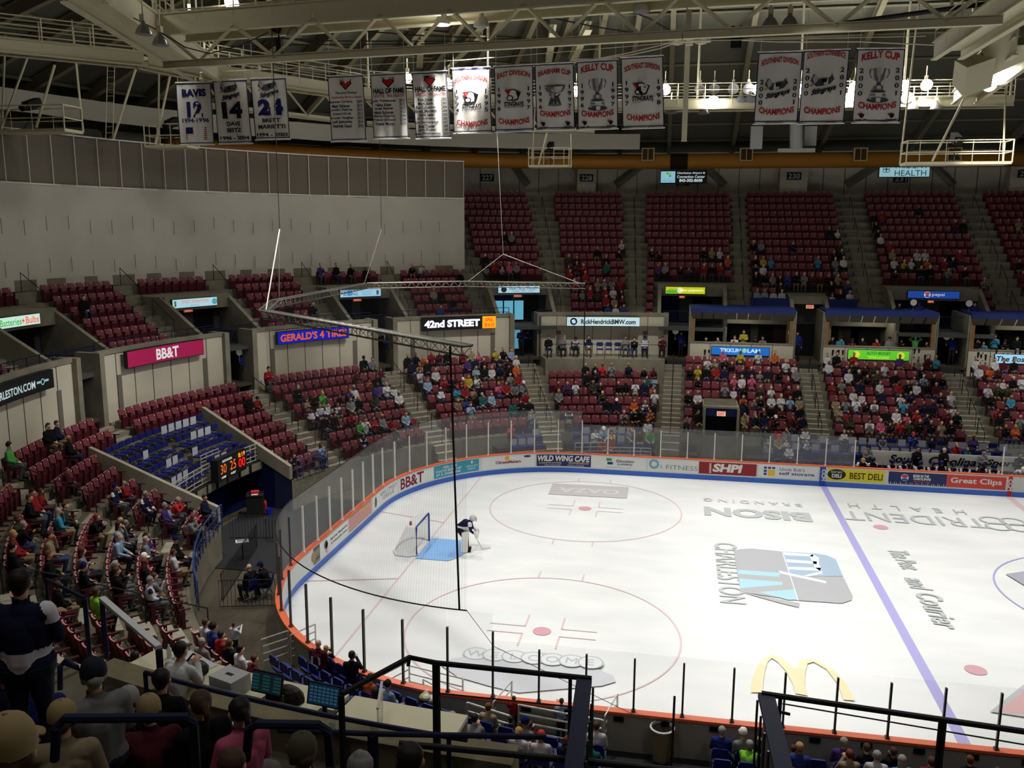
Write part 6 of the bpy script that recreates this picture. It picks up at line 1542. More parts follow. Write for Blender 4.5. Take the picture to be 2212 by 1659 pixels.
champ(1737, 107, 1836, 104, 1822, 268, 'SOUTHERN CONFERENCE', '2000', '2001', 'championship banner SOUTHERN CONFERENCE 2000 2001', lambda mb, F, wd, ht: ray_new(mb, F, wd, ht, 0, .44, 1.1), ty=.1, cy=.83, y0=.28, y1=.58)
champ(1853, 103, 1956, 102, 1942, 267, 'KELLY CUP', '2000', '2001', 'rightmost championship banner KELLY CUP 2000 2001 with silver trophy', cup_kelly, ty=.14, cy=.78, mini=True, y0=.3, y1=.6)
# pipe and cables that carry the banners
mb = MB(); mb.tube([at_y(370, 160, 5.02), at_y(1000, 130, 5.02), at_y(1500, 88, 5.02), at_y(2000, 78, 5.02)], .02, M['steel'], 5); mb.build('banner_wire', label='steel wire strung across the roof carrying the banners', cat='cable')

# ================================================================ ROOF
def roofz(R): return 19.3+(41.5-R)*.30
mb = MB(); A = span(A0, 180, 3)
prof = [(R, roofz(R)) for R in (41.6, 36, 30, 24, 18, 12, 6, .5)]
vs = [(W(a, R, z)) for a in A for R, z in prof]; n = len(prof); k = 0
for i in range(len(A)-1):
    for j in range(n-1): mb.quad(vs[i*n+j], vs[i*n+j+1], vs[(i+1)*n+j+1], vs[(i+1)*n+j], M['deck'])
A2 = span(180, A1, 3); vs = [(W(a, R, z)) for a in A2 for R, z in prof]
for i in range(len(A2)-1):
    for j in range(n-1): mb.quad(vs[i*n+j], vs[i*n+j+1], vs[(i+1)*n+j+1], vs[(i+1)*n+j], M['deck'])
mb.quad(W(-27, .5, roofz(.5)), W(-.01, .5, roofz(.5)), W(180.01, .5, roofz(.5)), W(196, .5, roofz(.5)), M['deck'])
mb.build('ceiling', kind='structure')
def ibeam(mb, p, q, h, w, m, up_=Vector((0, 0, 1))):
    p, q = Vector(p), Vector(q); d = (q-p).normalized(); s = d.cross(up_)
    if s.length < .05: s = d.cross(Vector((0, 1, 0)))
    s.normalize(); u = s.cross(d)
    def slab_(c0, hw, hh):
        vs = []
        for e in (p, q):
            for a, b in ((-1, -1), (1, -1), (1, 1), (-1, 1)): vs.append(e+u*(c0+b*hh)+s*(a*hw))
        mb.add(vs, ((0, 1, 2, 3), (7, 6, 5, 4), (0, 4, 5, 1), (1, 5, 6, 2), (2, 6, 7, 3), (3, 7, 4, 0)), m)
    t = h*.07; slab_(h/2-t/2, w/2, t/2); slab_(-h/2+t/2, w/2, t/2); slab_(0, w*.07, h/2-t)
for i, a in enumerate([-24+6.6*j for j in range(4)]+[5.6*j+1 for j in range(0, 19)]):
    mb = MB(); ibeam(mb, W(a, 41, roofz(41)-.4), W(a, 9, roofz(9)-.45), .6, .3, M['steeld'])
    mb.build('roof_rafter', label='long dark steel rafter under the roof deck, %s from the right' % ordinal(i), cat='beam', group='roof rafters')
for j, R in enumerate((38.5, 35.5, 32.5, 29.5, 26.5, 23.5, 20.5, 17.5, 14.5, 11.5)):
    mb = MB(); P = [W(a, R, roofz(R)-.12) for a in span(A0, 108, 4)]; mb.tube(P, .09, M['steeld'], 4); mb.build('roof_purlin', label='curved roof purlin running round the hall, %s inward from the wall' % ordinal(j), cat='beam', group='roof purlins')
# knee braces and posts from the far catwalk to the roof
def brace(u0, v0, u1, v1, Y0, Y1, h, i, lab): 
    mb = MB(); ibeam(mb, at_y(u0, v0, Y0), at_y(u1, v1, Y1), h, h*.8, M['steel']); mb.build('roof_brace', label=lab % ordinal(i), cat='beam', group='roof braces')
for i, (u0, v0, u1, v1) in enumerate(((655, 165, 800, 72), (700, 148, 768, 90), (960, 145, 1042, 68), (1232, 135, 1272, 55), (1184, 135, 1195, 62), (905, 150, 910, 78), (620, 172, 655, 90))):
    brace(u0, v0, u1, v1, 24, 18, .5, i, 'ivory diagonal roof brace behind the banners, %s')

# catwalks: deck beams, railings, hangers
def catwalk(name, P, wd, label, h=1.1, depth=.55, rail=True, mesh=True, posts=None):
    root = empty(name, P[0], 0, label=label, cat='catwalk'); off = -Vector(P[0])
    def b(nm, mb): o = mb.build(nm, root); o.location = off
    mb = MB()
    for p, q in zip(P[:-1], P[1:]):
        p, q = Vector(p), Vector(q); d = (q-p).normalized(); s = d.cross(Vector((0, 0, 1)))*wd/2
        for e in (s, -s): ibeam(mb, p+e, q+e, depth, .22, M['steel'])
        mb.quad(p-s, p+s, q+s, q-s, M['steel'])
        L = (q-p).length; nn = max(1, int(L/2.2))
        for k in range(nn):
            a, c, e_ = p+d*(L*k/nn), p+d*(L*(k+.5)/nn), p+d*(L*(k+1)/nn)
            if mesh:
                for e in (s,): mb.tube([a+e+Vector((0, 0, -.2)), c+e+Vector((0, 0, -1.35)), e_+e+Vector((0, 0, -.2))], .07, M['steel'], 4)
        if mesh: ibeam(mb, p+s+Vector((0, 0, -1.4)), q+s+Vector((0, 0, -1.4)), .25, .2, M['steel'])
    b('walkway_beams', mb)
    if rail:
        mb = MB()
        for p, q in zip(P[:-1], P[1:]):
            p, q = Vector(p), Vector(q); d = (q-p).normalized(); s = d.cross(Vector((0, 0, 1)))*wd/2; L = (q-p).length; nn = max(1, int(L/1.5))
            for e in (s, -s):
                for hh in (.45, .8, h+.05): mb.tube([p+e+Vector((0, 0, hh)), q+e+Vector((0, 0, hh))], .028, M['steel'], 5)
                for k in range(nn+1): a = p+d*(L*k/nn)+e; mb.tube([a, a+Vector((0, 0, h+.05))], .03, M['steel'], 5)
        b('walkway_railing', mb)
    mb = MB()
    for p, q in zip(P[:-1], P[1:]):
        p, q = Vector(p), Vector(q); L = (q-p).length; nn = max(1, int(L/5))
        for k in range(nn+1):
            a = p+(q-p)*k/nn; R = rof(a); mb.tube([a, (a.x, a.y, roofz(R))], .07, M['steel'], 5)
    b('hanger_rods', mb)
    return root
z = 20.25
catwalk('catwalk', [Vector((8.5, 19.4, z)), Vector((31, 20.8, z))], 1.1, 'far straight catwalk with bright floodlights behind the right banners', mesh=False)
catwalk('catwalk', [Vector((8.5, 19.4, z)), Vector((-3.3, 13.0, z)), Vector((-8.2, 5.0, z))], 1.1, 'left catwalk turning the corner behind the honour banners')
catwalk('catwalk', [Vector((-8.2, 5.0, z)), Vector((-4.5, -8.6, z+.1))], 1.2, 'heavy ivory catwalk beam slanting out of the top left corner', depth=.9, mesh=False)
catwalk('catwalk', [Vector((-5.0, -2.9, z+.15)), Vector((1.2, -3.9, z+.1)), Vector((13.4, -5.3, z+.1)), Vector((22, -5.8, z+.1))], 1.3, 'near ivory catwalk truss crossing the top of the view', depth=.75)
catwalk('catwalk', [Vector((23.6, 5.2, z)), Vector((23.7, -4.5, z))], 1.0, 'upper of two right hand catwalks slanting toward the camera', mesh=False, depth=.7)
catwalk('catwalk', [Vector((28.1, 18.6, z)), Vector((26.4, 4.4, z))], 1.1, 'lower of two right hand catwalks with a stepped railing', mesh=False, depth=.7)
catwalk('catwalk', [Vector((-13.0, -2.7, 20.1)), Vector((-9.0, 1.2, 20.1)), Vector((-8.3, 4.0, 20.1))], .8, 'dim left catwalk at the frame edge', mesh=False, rail=True)
mb = MB(); Pp = at_y(1490, -20, 8), at_y(1490, 305, 8)
mb.box(((Pp[0].x), 8, (Pp[0].z+Pp[1].z)/2), (.24, .24, Pp[0].z-Pp[1].z), M['steel']); mb.build('hanging_post', label='vertical ivory steel post between the banner groups', cat='post')
# hub with radiating cables
hb = at_y(1490, 82, 7); mb = MB()
mb.box((hb.x, hb.y, hb.z), (1.5, .5, .32), M['steel']); 
for k in range(8): t = 2*pi*k/8; mb.box((hb.x+.7*math.cos(t), hb.y+.5*math.sin(t), hb.z), (.4, .3, .38), M['steel'], t)
hubo = mb.build('cable_hub', label='knobbly ivory hub plate where the roof cables meet', cat='hub')
mb = MB(); hx = at_y(1590, 82, 7); mb.box((hx.x, 7, hx.z), (.45, .5, .9), M['black']); mb.tube([hb+Vector((.5, 0, 0)), hx, at_y(2300, -15, 2)], .09, mat('cable_bundle', (40, 38, 34), .7), 8); mb.build('cable_bundle', label='thick black cable bundle sweeping to the upper right corner', cat='cable')
for i, (u, v, Y, dark) in enumerate(((0, 108, 14, 1), (1010, -10, -4, 1), (0, 45, 3, 1), (1300, -10, 0, 1), (700, 60, 6, 1), (960, 145, 7, 0), (2210, 98, 12, 0), (1240, 128, 8, 0))):
    mb = MB(); q = at_y(u, v, Y); mid = (hb+q)/2+Vector((0, 0, -.25*(i % 3))); mb.tube([hb, (hb+mid)/2+Vector((0, 0, -.08)), mid, (mid+q)/2+Vector((0, 0, -.08)), q], .03, cdk if dark else M['steel'], 5)
    mb.build('roof_cable', label='%s roof cable fanning out from the hub, %s of eight' % ('dark' if dark else 'pale', ordinal(i)), cat='cable', group='roof cables')
mb = MB(); q = [at_y(u, v, -6) for u, v in ((268, 28), (330, 60), (400, 102), (452, 116), (520, 98), (580, 70))]; mb.tube(q, .02, cdk, 5); mb.build('swag_cable', label='slack dark cable drooping below the top left beam', cat='cable')

# floodlights
LAMPG = mat('flood_glow', (255, 250, 255), emit=14); LAMPO = mat('flood_reflector_grey', (150, 148, 140), .3, .5, metal=.5); LAMPL = mat('flood_lens', (120, 122, 128), .3)
def flood(u, v, Y, on, i, side=False, down=True, s=1.0):
    p = at_y(u, v, Y); root = empty('floodlight', p, 0, label='%s hall floodlight hanging from the catwalks, %s from the left' % ('glowing' if on else 'unlit', ordinal(i)), cat='lamp', group='hall floodlights')
    R_ = Matrix.Rotation(rad(-62 if side else 0), 4, 'X'); R_ = R_ @ Matrix.Scale(s, 4)
    mb = MB(); mb.lathe([(.09, .28), (.1, .18), (.2, .1), (.3, -.08), (.34, -.22)], LAMPO, n=16, T=R_); mb.build('reflector', root, smooth=True)
    mb = MB(); mb.lathe([(.001, -.24), (.2, -.235), (.33, -.21)], LAMPG if on else LAMPL, n=16, T=R_); mb.build('lens', root)
    if on:
        l = lamp('flood_light', 'POINT', p+Vector((0, -.45 if side else 0, -.1 if side else -.55)), p+Vector((0, -1, -2)), 230 if Y > 8 else 50, (1, .97, .93), .15); 
    mb = MB(); mb.tube([(0, 0, .25), (0, 0, .95)], .03, M['steel'], 5); mb.box((0, 0, .33), (.16, .16, .2), M['steel']); mb.build('stem', root)
for i, (u, v, Y, on, sd) in enumerate(sorted(((310, 62, -7, 0, 0), (346, 86, -6, 0, 0), (505, 4, -3.5, 1, 1), (583, 18, -3.5, 0, 1), (635, 68, -3, 0, 0), (523, 148, 13, 0, 0), (560, 160, 14, 0, 0), (955, 42, -4.2, 1, 0), (1040, 45, -4.2, 0, 0), (1386, 13, -4.8, 0, 0), (880, 165, 15, 1, 1), (970, 178, 17, 1, 1), (1245, 195, 19, 1, 1), (1437, 191, 19.6, 1, 1), (1450, 237, 19.6, 0, 0), (1512, 190, 20, 0, 1), (1543, 190, 20, 0, 1), (1584, 189, 20, 0, 1), (1617, 189, 20, 0, 1), (1541, 216, 19.5, 1, 1), (1600, 216, 19.5, 0, 1), (1620, 214, 19.5, 0, 1), (1521, 238, 19.6, 0, 0), (1638, 190, 20, 1, 1), (1730, 190, 20, 1, 1), (1846, 185, 20, 1, 1), (1834, 208, 19.8, 1, 1), (1951, 182, 20, 1, 1), (1958, 208, 19.8, 1, 1), (2000, 181, 20, 1, 1), (1972, 228, 19.8, 0, 0), (2022, 228, 19.8, 0, 0), (1664, 47, -3, 0, 0), (1706, 45, -3, 0, 0), (2136, 180, 12, 1, 1), (2158, 165, 11, 1, 1)), key=lambda t: t[0])):
    flood(u, v, Y, on, i, bool(sd), s=.95 if Y > 5 else .8)
# ducts
mb = MB(); P = [W(a, 36.5, 18.35) for a in span(-27, 60, 4)]; mb.tube(P, .56, M['duct'], 12)
d = mb.build('ventilation_duct', smooth=True, label='ochre ventilation duct running round the hall above the upper seats', cat='duct')
mb = MB()
for u in (1412, 1618, 1850, 1030, 1230, 2050): a = aof(at_slope(u, 348, 36.5, 18.35, 0) or W(0, 36, 18)); mb.tube([W(a-.55 if a < 0 else a-.8, 36.5, 18.35), W(a+.55 if a < 0 else a+.8, 36.5, 18.35)], .6, M['ductd'], 12)
mb.build('duct_collars', d)
for i, u in enumerate((1400, 1612, 1858, 2060)):
    q = None; dd = ray(u, 334); t0 = 40
    while rof(Vector(CAM)+dd*t0) < 35.8 and t0 < 120: t0 += .1
    p = Vector(CAM)+dd*t0; mb = MB(); mb.box((0, 0, 0), (.95, .5, .95), mat('grille_frame', (206, 186, 130), .6)); mb.box((-.21, -.26, 0), (.36, .03, .8), M['ductd']); mb.box((.21, -.26, 0), (.36, .03, .8), M['ductd'])
    link('duct_grille', mb.mesh('duct_grille'), d, p)
# ceiling ducts drop and lattice
mb = MB(); 
for u0, u1, v0, v1 in ((1622, 1640, 270, 325), (1738, 1762, 270, 318)): p, q = at_y(u0, v0, 30), at_y(u0+4, v1, 32); mb.box(((p.x+q.x)/2+.3, 31, (p.z+q.z)/2), (.8, .5, p.z-q.z), M['lgrey'])
p, q = at_y(1720, 265, 30), at_y(1720, 322, 30); mb.tube([p, q], .42, M['lgrey'], 12); mb.box((q.x, 30, q.z-.1), (2.4, .6, .25), M['lgrey']); mb.build('air_handler', label='pale air handling box and pipe hanging under the right banners', cat='duct')
# loudspeakers
for i, (u, v, w_, rz, lb) in enumerate(((2098, 158, 1.25, .5, 'white boxy loudspeaker tilted down beside the right hand catwalk'), (2178, 95, 1.5, -.5, 'larger white loudspeaker hanging at the right frame edge'))):
    p = at_y(u, v, 6); mb = MB(); T = Matrix.Translation(p) @ Matrix.Rotation(rz, 4, 'Z') @ Matrix.Rotation(rad(28), 4, 'X') @ Matrix.Rotation(rad(-22), 4, 'Y')
    x = w_/2; mb.add([T @ Vector(v_) for v_ in ((-x, -x*.8, -x), (x, -x*.8, -x), (x*.7, x*.8, -x*.8), (-x*.7, x*.8, -x*.8), (-x, -x*.8, x), (x, -x*.8, x), (x*.7, x*.8, x*.8), (-x*.7, x*.8, x*.8))], ((0, 3, 2, 1), (4, 5, 6, 7), (0, 1, 5, 4), (1, 2, 6, 5), (2, 3, 7, 6), (3, 0, 4, 7)), M['steel'])
    mb.tube([p+Vector((0, 0, x)), p+Vector((0, 0, 3))], .03, M['steel'], 4); mb.build('loudspeaker', label=lb, cat='loudspeaker')
# follow-spot perches
def perch(p, L, Wd, label, slants=1, light=True):
    root = empty('spotlight_perch', p, 0, label=label, cat='platform'); mb = MB(); mb.box((0, 0, 0), (L, Wd, .14), M['steel'])
    for s in (-1, 1):
        for e in (-1, 1): mb.tube([(s*L/2, e*Wd/2, 0), (s*L/2, e*Wd/2, 1.15)], .035, M['steel'], 5)
    for hh in (.55, 1.12):
        mb.tube([(-L/2, -Wd/2, hh), (L/2, -Wd/2, hh), (L/2, Wd/2, hh), (-L/2, Wd/2, hh), (-L/2, -Wd/2, hh)], .03, M['steel'], 5)
    for k in range(4): x = -L/2+L*(k+.5)/4; mb.tube([(x, -Wd/2, 0), (x, -Wd/2, 1.1)], .02, M['steel'], 4)
    for x in (-L/2, L/2): mb.tube([(x, Wd/2, 0), (x*.8, Wd/2+.4, roofz(rof(Vector(p)))-p[2])], .05, M['steel'], 5)
    if slants: mb.tube([(-L*.25, -Wd/2, .1), (L*.1, 0, 4)], .06, M['steel'], 5)
    mb.build('platform_frame', root)
    if light:
        q = Vector(p)+Vector((0, 0, .07)); r2 = empty('follow_spot', q, 0, label='black follow spotlight standing on the %s' % label.split(' with')[0], cat='spotlight'); mb = MB()
        mb.tube([(-.35, -.2, 0), (0, 0, .55), (.35, -.2, 0)], .02, M['black'], 4); mb.tube([(0, .35, 0), (0, 0, .95)], .025, M['black'], 4); mb.build('tripod', r2)
        mb = MB(); T = Matrix.Translation((0, 0, 1.15)) @ Matrix.Rotation(rad(20), 4, 'X'); mb.box((0, .15, 0), (.36, .9, .4), M['black'], T=T); mb.tube([T @ Vector((0, -.3, 0)), T @ Vector((0, -.62, 0))], .16, M['black'], 10); mb.build('lamp_body', r2)
perch(at_y(1188, 360, 24), 2.6, 1.2, 'central spotlight perch with rails below the trophy banners')
perch(at_y(2062, 354, 16), 5.0, 1.3, 'right spotlight perch with rails over the pale blue board')
perch(at_y(70, 285, 4), 4.4, 1.3, 'far left spotlight perch with rails')
perch(at_y(372, 318, 10), 2.4, 1.2, 'left spotlight perch with rails beside the first banner')
for i, (u0, v0, u1, v1, Y) in enumerate(((78, 275, 118, 140, 4), (245, 300, 298, 134, 8), (1390//1, 250, 1384, 40, 10))):
    mb = MB(); mb.tube([at_y(u0, v0, Y), at_y(u1, v1, Y)], .06, M['steel'], 6)
    if i < 2: mb.build('slanted_strut', label='slanted ivory pipe strut at the upper left, %s' % ('left one' if i == 0 else 'right one'), cat='strut')
# ladder by the left perch and black sling pack on a hoist
mb = MB(); p, q = at_y(236, 300, 8), at_y(240, 140, 8)
for dx in (-.2, .2): mb.tube([p+Vector((dx, 0, 0)), q+Vector((dx, 0, 0))], .025, M['steel'], 4)
for k in range(12): m_ = p.lerp(q, k/12); mb.tube([m_+Vector((-.2, 0, 0)), m_+Vector((.2, 0, 0))], .015, M['steel'], 4)
mb.build('access_ladder', label='steel access ladder between the two left perches', cat='ladder')
p = at_y(604, 108, -3); mb = MB(); mb.prism([(-.09, -.1), (.09, -.1), (.1, .1), (-.1, .1)], -.38, .38, M['black'], T=Matrix.Translation(p)); mb.ell(p+Vector((-.1, 0, .75)), (.2, .16, .16), M['black'], 10, 6); mb.tube([p+Vector((0, 0, .3)), p+Vector((-.08, 0, 2))], .03, M['black'], 5); mb.build('chain_hoist', label='black chain hoist and bag hanging right of the third banner', cat='hoist')
# ================================================================ SCOREBOARD OVER THE TUNNEL
sb = sign('scoreboard', 83.2, 90.3, 19.05, 2.32, 3.3, (9, 9, 10), [('SHOTS ON GOAL', -.16, .36, .34, .11, (200, 200, 196), .02, 0), ('30', -.3, .02, .2, .42, (222, 110, 30), -.005, 0), ('25', .03, .02, .2, .42, (222, 110, 30), -.005, 0), ('HOME', -.3, -.36, .15, .1, (200, 200, 196), .02, 0), ('GUEST', .03, -.36, .17, .1, (200, 200, 196), .02, 0), ('8:19', .33, .32, .22, .22, (240, 150, 30), .02, 0), ('00', .33, -.05, .22, .42, (240, 20, 24), .01, 0)],
     'black scoreboard on the deck edge with amber shots and red zeros', glow=1.0, cat='scoreboard', depth=.3)

# ================================================================ STAFF, BENCH, SUITE FIGURES
def by_y(u, v, Y, hz):
    """stand a figure so that its head shows at (u,v) on the line y=Y; hz = head height above its feet"""
    p = at_y(u, v, Y); return Vector((p.x, p.y, p.z-hz))
def at(p, yaw): return Matrix.Translation(p) @ Matrix.Rotation(yaw, 4, 'Z')
def facing(p): return ang(aof(p))
def paddle(T, lab):
    J = pose('stand_paddle'); h = T @ J['WL']; mb = MB(); n = nrm(0)
    mb.tube([(0, 0, -.12), (0, 0, .3)], .012, M['grey'], 6); mb.prism([(.21*math.cos(pi/8+2*pi*k/8), .21*math.sin(pi/8+2*pi*k/8)) for k in range(8)], -.01, .01, M['white'], T=Matrix.Translation((0, 0, .5)) @ Matrix.Rotation(rad(90), 4, 'X'))
    mb.build('signal_paddle', label=lab, cat='paddle'); o = bpy.data.objects[[q.name for q in COL.objects if q.name.startswith('signal_paddle')][-1]]
    o.matrix_world = Matrix.Translation(h) @ Matrix.Rotation(T.to_euler().z, 4, 'Z')
USH = ((522, 762, 25.3, 'beside the crimson sign wall', 1), (165, 830, 25.0, 'beside the black sign wall', 1), (836, 700, 25.3, 'in the passage left of the video sign', 0), (1126, 712, 25.4, 'in the passage right of the video sign', 0), (1472, 718, 25.3, 'in the passage left of the suites', 1),
       (1723, 716, 25.3, 'in the passage between the blue and green signs', 1), (2058, 728, 25.3, 'in the passage right of the green sign', 1), (1986, 655, 26.3, 'in the portal under the pepsi sign', 1), (2106, 655, 26.3, 'at the right of the pepsi portal', 1), (1943, 658, 26.3, 'at the left of the pepsi portal, white sleeves', 0), (1140, 716, 26.0, 'further back right of the video sign', 0))
for i, (u, v, R, lb, pd) in enumerate(USH):
    d = ray(u, v); t0 = 20
    while rof(Vector(CAM)+d*t0) < R: t0 += .05
    h = Vector(CAM)+d*t0; fz = 4.87 if R < 26.1 and v > 670 else 6.9; p = Vector((h.x, h.y, fz)); T = at(p, facing(p)); sc_ = max(.92, min(1.08, (h.z-fz)/1.65))
    person('stand_paddle' if pd else 'stand_crossed', T, 'u' if 'white' not in lb else 'k', ('short', 'cap', 'short')[i % 3], ('grey', 'black', 'brown')[i % 3], i % 4 if i % 4 != 3 else 1, 2, sc_, label='standing usher in royal blue jacket %s' % lb if 'white' not in lb else 'standing person in black vest %s' % lb, cat='person', capm=M['navy'])
    if pd: paddle(T @ Matrix.Scale(sc_, 4), 'round white paddle held by the usher %s' % lb)
SU = [(1524, 731, 'k'), (1550, 731, 'g'), (1588, 728, 'W'), (1607, 717, 'y'), (1632, 731, 'k'), (1649, 730, 'g'), (1796, 731, 'k'), (1815, 731, 'c'), (1841, 735, 'm'), (1864, 733, 'k'), (1894, 735, 'r'), (1920, 731, 'g'), (1946, 735, 'k'), (1976, 728, 'e'), (2000, 741, 'k'), (2108, 735, 'k'), (2124, 740, 'c'), (2150, 726, 'c'), (2170, 738, 'k'), (2196, 731, 'k')]
for i, (u, v, c) in enumerate(SU):
    st_ = (c == 'y'); h = at_y(u, v, 25.15); T = at((h.x, 25.15, h.z-(1.635 if st_ else 1.25)), (rnd.uniform(-.4, .4)))
    sn = 'left' if u < 1700 else ('middle' if u < 2050 else 'right'); first = {'left': 0, 'middle': 6, 'right': 15}[sn]
    person('stand_crossed' if st_ else ('sit_up' if c == 'e' else rnd.choice(['sit_lap', 'sit_clap', 'sit_face', 'sit_crossed'])), T, c, rnd.choice(['short', 'long', 'short', 'cap']), rnd.choice(['brown', 'black', 'blonde', 'grey']), rnd.choice([0, 1, 2]), 1, label='person in %s in the %s suite, %s from its left' % (CLR[c][0], sn, ordinal(i-first)), cat='person', capm=M['black'])
# wheelchair platform: spectators, four blue chairs, wheels
PL = [(1184, 740, 'k', 0), (1214, 736, 'g', 1), (1242, 734, 'J', 1), (1271, 736, 'N', 0), (1351, 739, 'g', 1), (1370, 735, 'k', 0), (1393, 733, 'J', 0), (1431, 735, 'm', 0)]
def wheelchair(p, yaw, lab):
    root = empty('wheelchair', p, yaw, label=lab, cat='wheelchair')
    for s in (-1, 1):
        mb = MB(); mb.tube([(s*.3, .05+.29*math.cos(2*pi*k/18), .3+.29*math.sin(2*pi*k/18)) for k in range(18)], .014, M['black'], 5, closed=True)
        for k in range(4): t = pi*k/4; mb.tube([(s*.3, .05+.28*math.cos(t), .3+.28*math.sin(t)), (s*.3, .05-.28*math.cos(t), .3-.28*math.sin(t))], .006, M['chleg'], 4)
        mb.build('wheel', root)
    mb = MB(); mb.box((0, -.2, .44), (.46, .44, .05), M['black']); mb.build('seat', root)
    mb = MB(); mb.box((0, .06, .7), (.46, .04, .46), M['black']); mb.build('backrest', root)
    mb = MB(); 
    for s in (-1, 1): mb.tube([(s*.24, .08, .95), (s*.24, .08, .42), (s*.24, -.42, .42), (s*.24, -.5, .12)], .014, M['chleg'], 5)
    mb.build('frame', root)
for i, (u, v, c, wh) in enumerate(PL):
    d = ray(u, v); t0 = 20
    while rof(Vector(CAM)+d*t0) < 24.1: t0 += .05
    h = Vector(CAM)+d*t0; p = Vector((h.x, h.y, 5.0)); T = at(p, facing(p))
    person(('sit_lap', 'sit_crossed', 'sit_lean')[i % 3], T, c, ('tail', 'short', 'cap', 'short')[i % 4], ('black', 'brown', 'grey')[i % 3], (0, 1, 2)[i % 3], i % 5, label='person in %s on the raised platform, %s from its left' % (CLR[c][0], ordinal(i)), cat='person', capm=M['black'])
    if wh: wheelchair(p, facing(p), 'black wheelchair on the raised platform, %s from the left' % ordinal([0, 0, 1, 2, 2][min(i, 4)] if i < 4 else 2))
    else: 
        f, s, b = CP[0]; o = bpy.data.objects.new('folding_chair', f); COL.objects.link(o); o.matrix_world = T; tag(o, 'occupied blue folding chair on the raised platform, %s person from left' % ordinal(i), 'chair', 'blue folding chairs'); link('seat', s, o); link('backrest', b, o)
for i, a in enumerate((10.6, 9.2, 7.8, 6.4)):
    f, s, b = CP[0]; o = bpy.data.objects.new('folding_chair', f); COL.objects.link(o); o.matrix_world = frame(a, 24.3, 5.0); tag(o, 'empty blue folding chair on the raised platform, %s from the left' % ordinal(i), 'chair', 'blue folding chairs'); link('seat', s, o); link('backrest', b, o)

# players' bench
x0, x1 = at_y(1850, 1020, 14.3).x, at_y(2185, 1040, 14.3).x
mb = MB(); mb.box(((x0+x1)/2, 14.35, .47), (x1-x0, .35, .06), mat('bench_wood', (150, 130, 100), .6))
for k in range(6): mb.box((x0+(x1-x0)*(k+.5)/6, 14.35, .22), (.08, .3, .44), M['grey'])
mb.build('players_bench', label='long wooden players bench behind the far boards', cat='bench')
mb = MB(); mb.box(((x0+x1)/2, 14.0, .02), (x1-x0+.6, 1.8, .04), M['rubber']); mb.build('floor_bench_mat', kind='structure')
q0, q1 = at_y(1882, 988, 14.9), at_y(2260, 1010, 14.9); zb = q0.z; mb = MB(); mb.box(((q0.x+q1.x)/2, 14.92, zb), (q1.x-q0.x, .04, .78), M['white']); sm = mb.build('bench_banner', label='white banner lettered South Carolina Sports Medicine behind the players bench', cat='banner')
mb = MB(); xs = q0.x+.9
for s, w_ in (('South', 1.55), ('Carolina', 2.35), ('Sports', 1.75), ('Medicine', 2.2)):
    letters(mb, s, 1, M['ink'], lambda a, y, xc=xs+w_/2: Vector((xc+a, 14.89, zb+y)), width=w_, height=.44, bold=.03, shear=.3); xs += w_+.45
mb.build('banner_lettering', sm)
def helmet_cage(): pass
BEN = [(1885, 994), (1922, 999), (1946, 997), (1971, 1000), (1988, 1001), (2011, 1002), (2035, 1004), (2057, 1007), (2091, 1009), (2129, 996), (2156, 1003)]
for i, (u, v) in enumerate(BEN):
    h = at_y(u, v, 14.0); p = Vector((h.x, 14.35, .02))
    person('sit_lean' if i % 3 else 'sit_edge', at(p, rnd.uniform(-.5, .5)), 'N', 'helmet', 'black', (0, 2, 1)[i % 3], 2, 1.03, wide=1.22, capm=mat('helmet_navy', (30, 34, 84), .3), label='hockey player in navy jersey seated on the bench, %s from left' % ordinal(i), cat='person', group='players on the bench')
    if i % 2 == 0:
        mb = MB(); mb.tube([(0, 0, 0), (.12, -.25, 1.15)], .014, mat('stick_tan', (190, 160, 110)), 5); mb.box((-.12, .0, .02), (.28, .04, .06), M['black']); link('hockey_stick', mb.mesh('hockey_stick'), None, (p.x+.3, 13.72, .25), label='hockey stick standing against the inside of the boards beside bench player %s' % ORD[i], cat='hockey stick')
for i, (u, v, c, lb) in enumerate(((1875, 966, 'g', 'standing trainer in grey top at the left end of the bench'), (1982, 969, 's', 'standing coach in dark suit behind the bench, left one'), (2040, 969, 's', 'standing bald coach in dark suit behind the bench, right one'), (2124, 976, 'g', 'trainer in grey top standing at the right end of the bench'), (2203, 982, 's', 'coach in dark suit standing at the right frame edge'))):
    h = at_y(u, v, 14.75); sc_ = (h.z-.02)/1.64; person('stand_crossed', at((h.x, 14.75, .02), .5), c, ('cap', 'short', 'none', 'short', 'short')[i], ('black', 'brown', 'grey', 'black', 'brown')[i], i % 3, 2, min(1.12, max(.9, sc_)), label=lb, cat='person', capm=M['black'])
h = at_y(1862, 1004, 13.05); person('stand_bend', at((h.x, 13.62, .05), .2), 'N', 'helmet', 'black', 0, 2, 1.0, wide=1.3, capm=mat('mask_gold', (160, 130, 70), .4), label='backup goalie leaning over the far boards at the bench end', cat='person')
h = at_y(2205, 1020, 13.4); person('stand_bend', at((h.x, 13.75, .0), .3), 'J', 'helmet', 'black', 0, 2, .98, wide=1.25, capm=M['white'], label='player in white jersey leaning over the boards at right edge', cat='person')

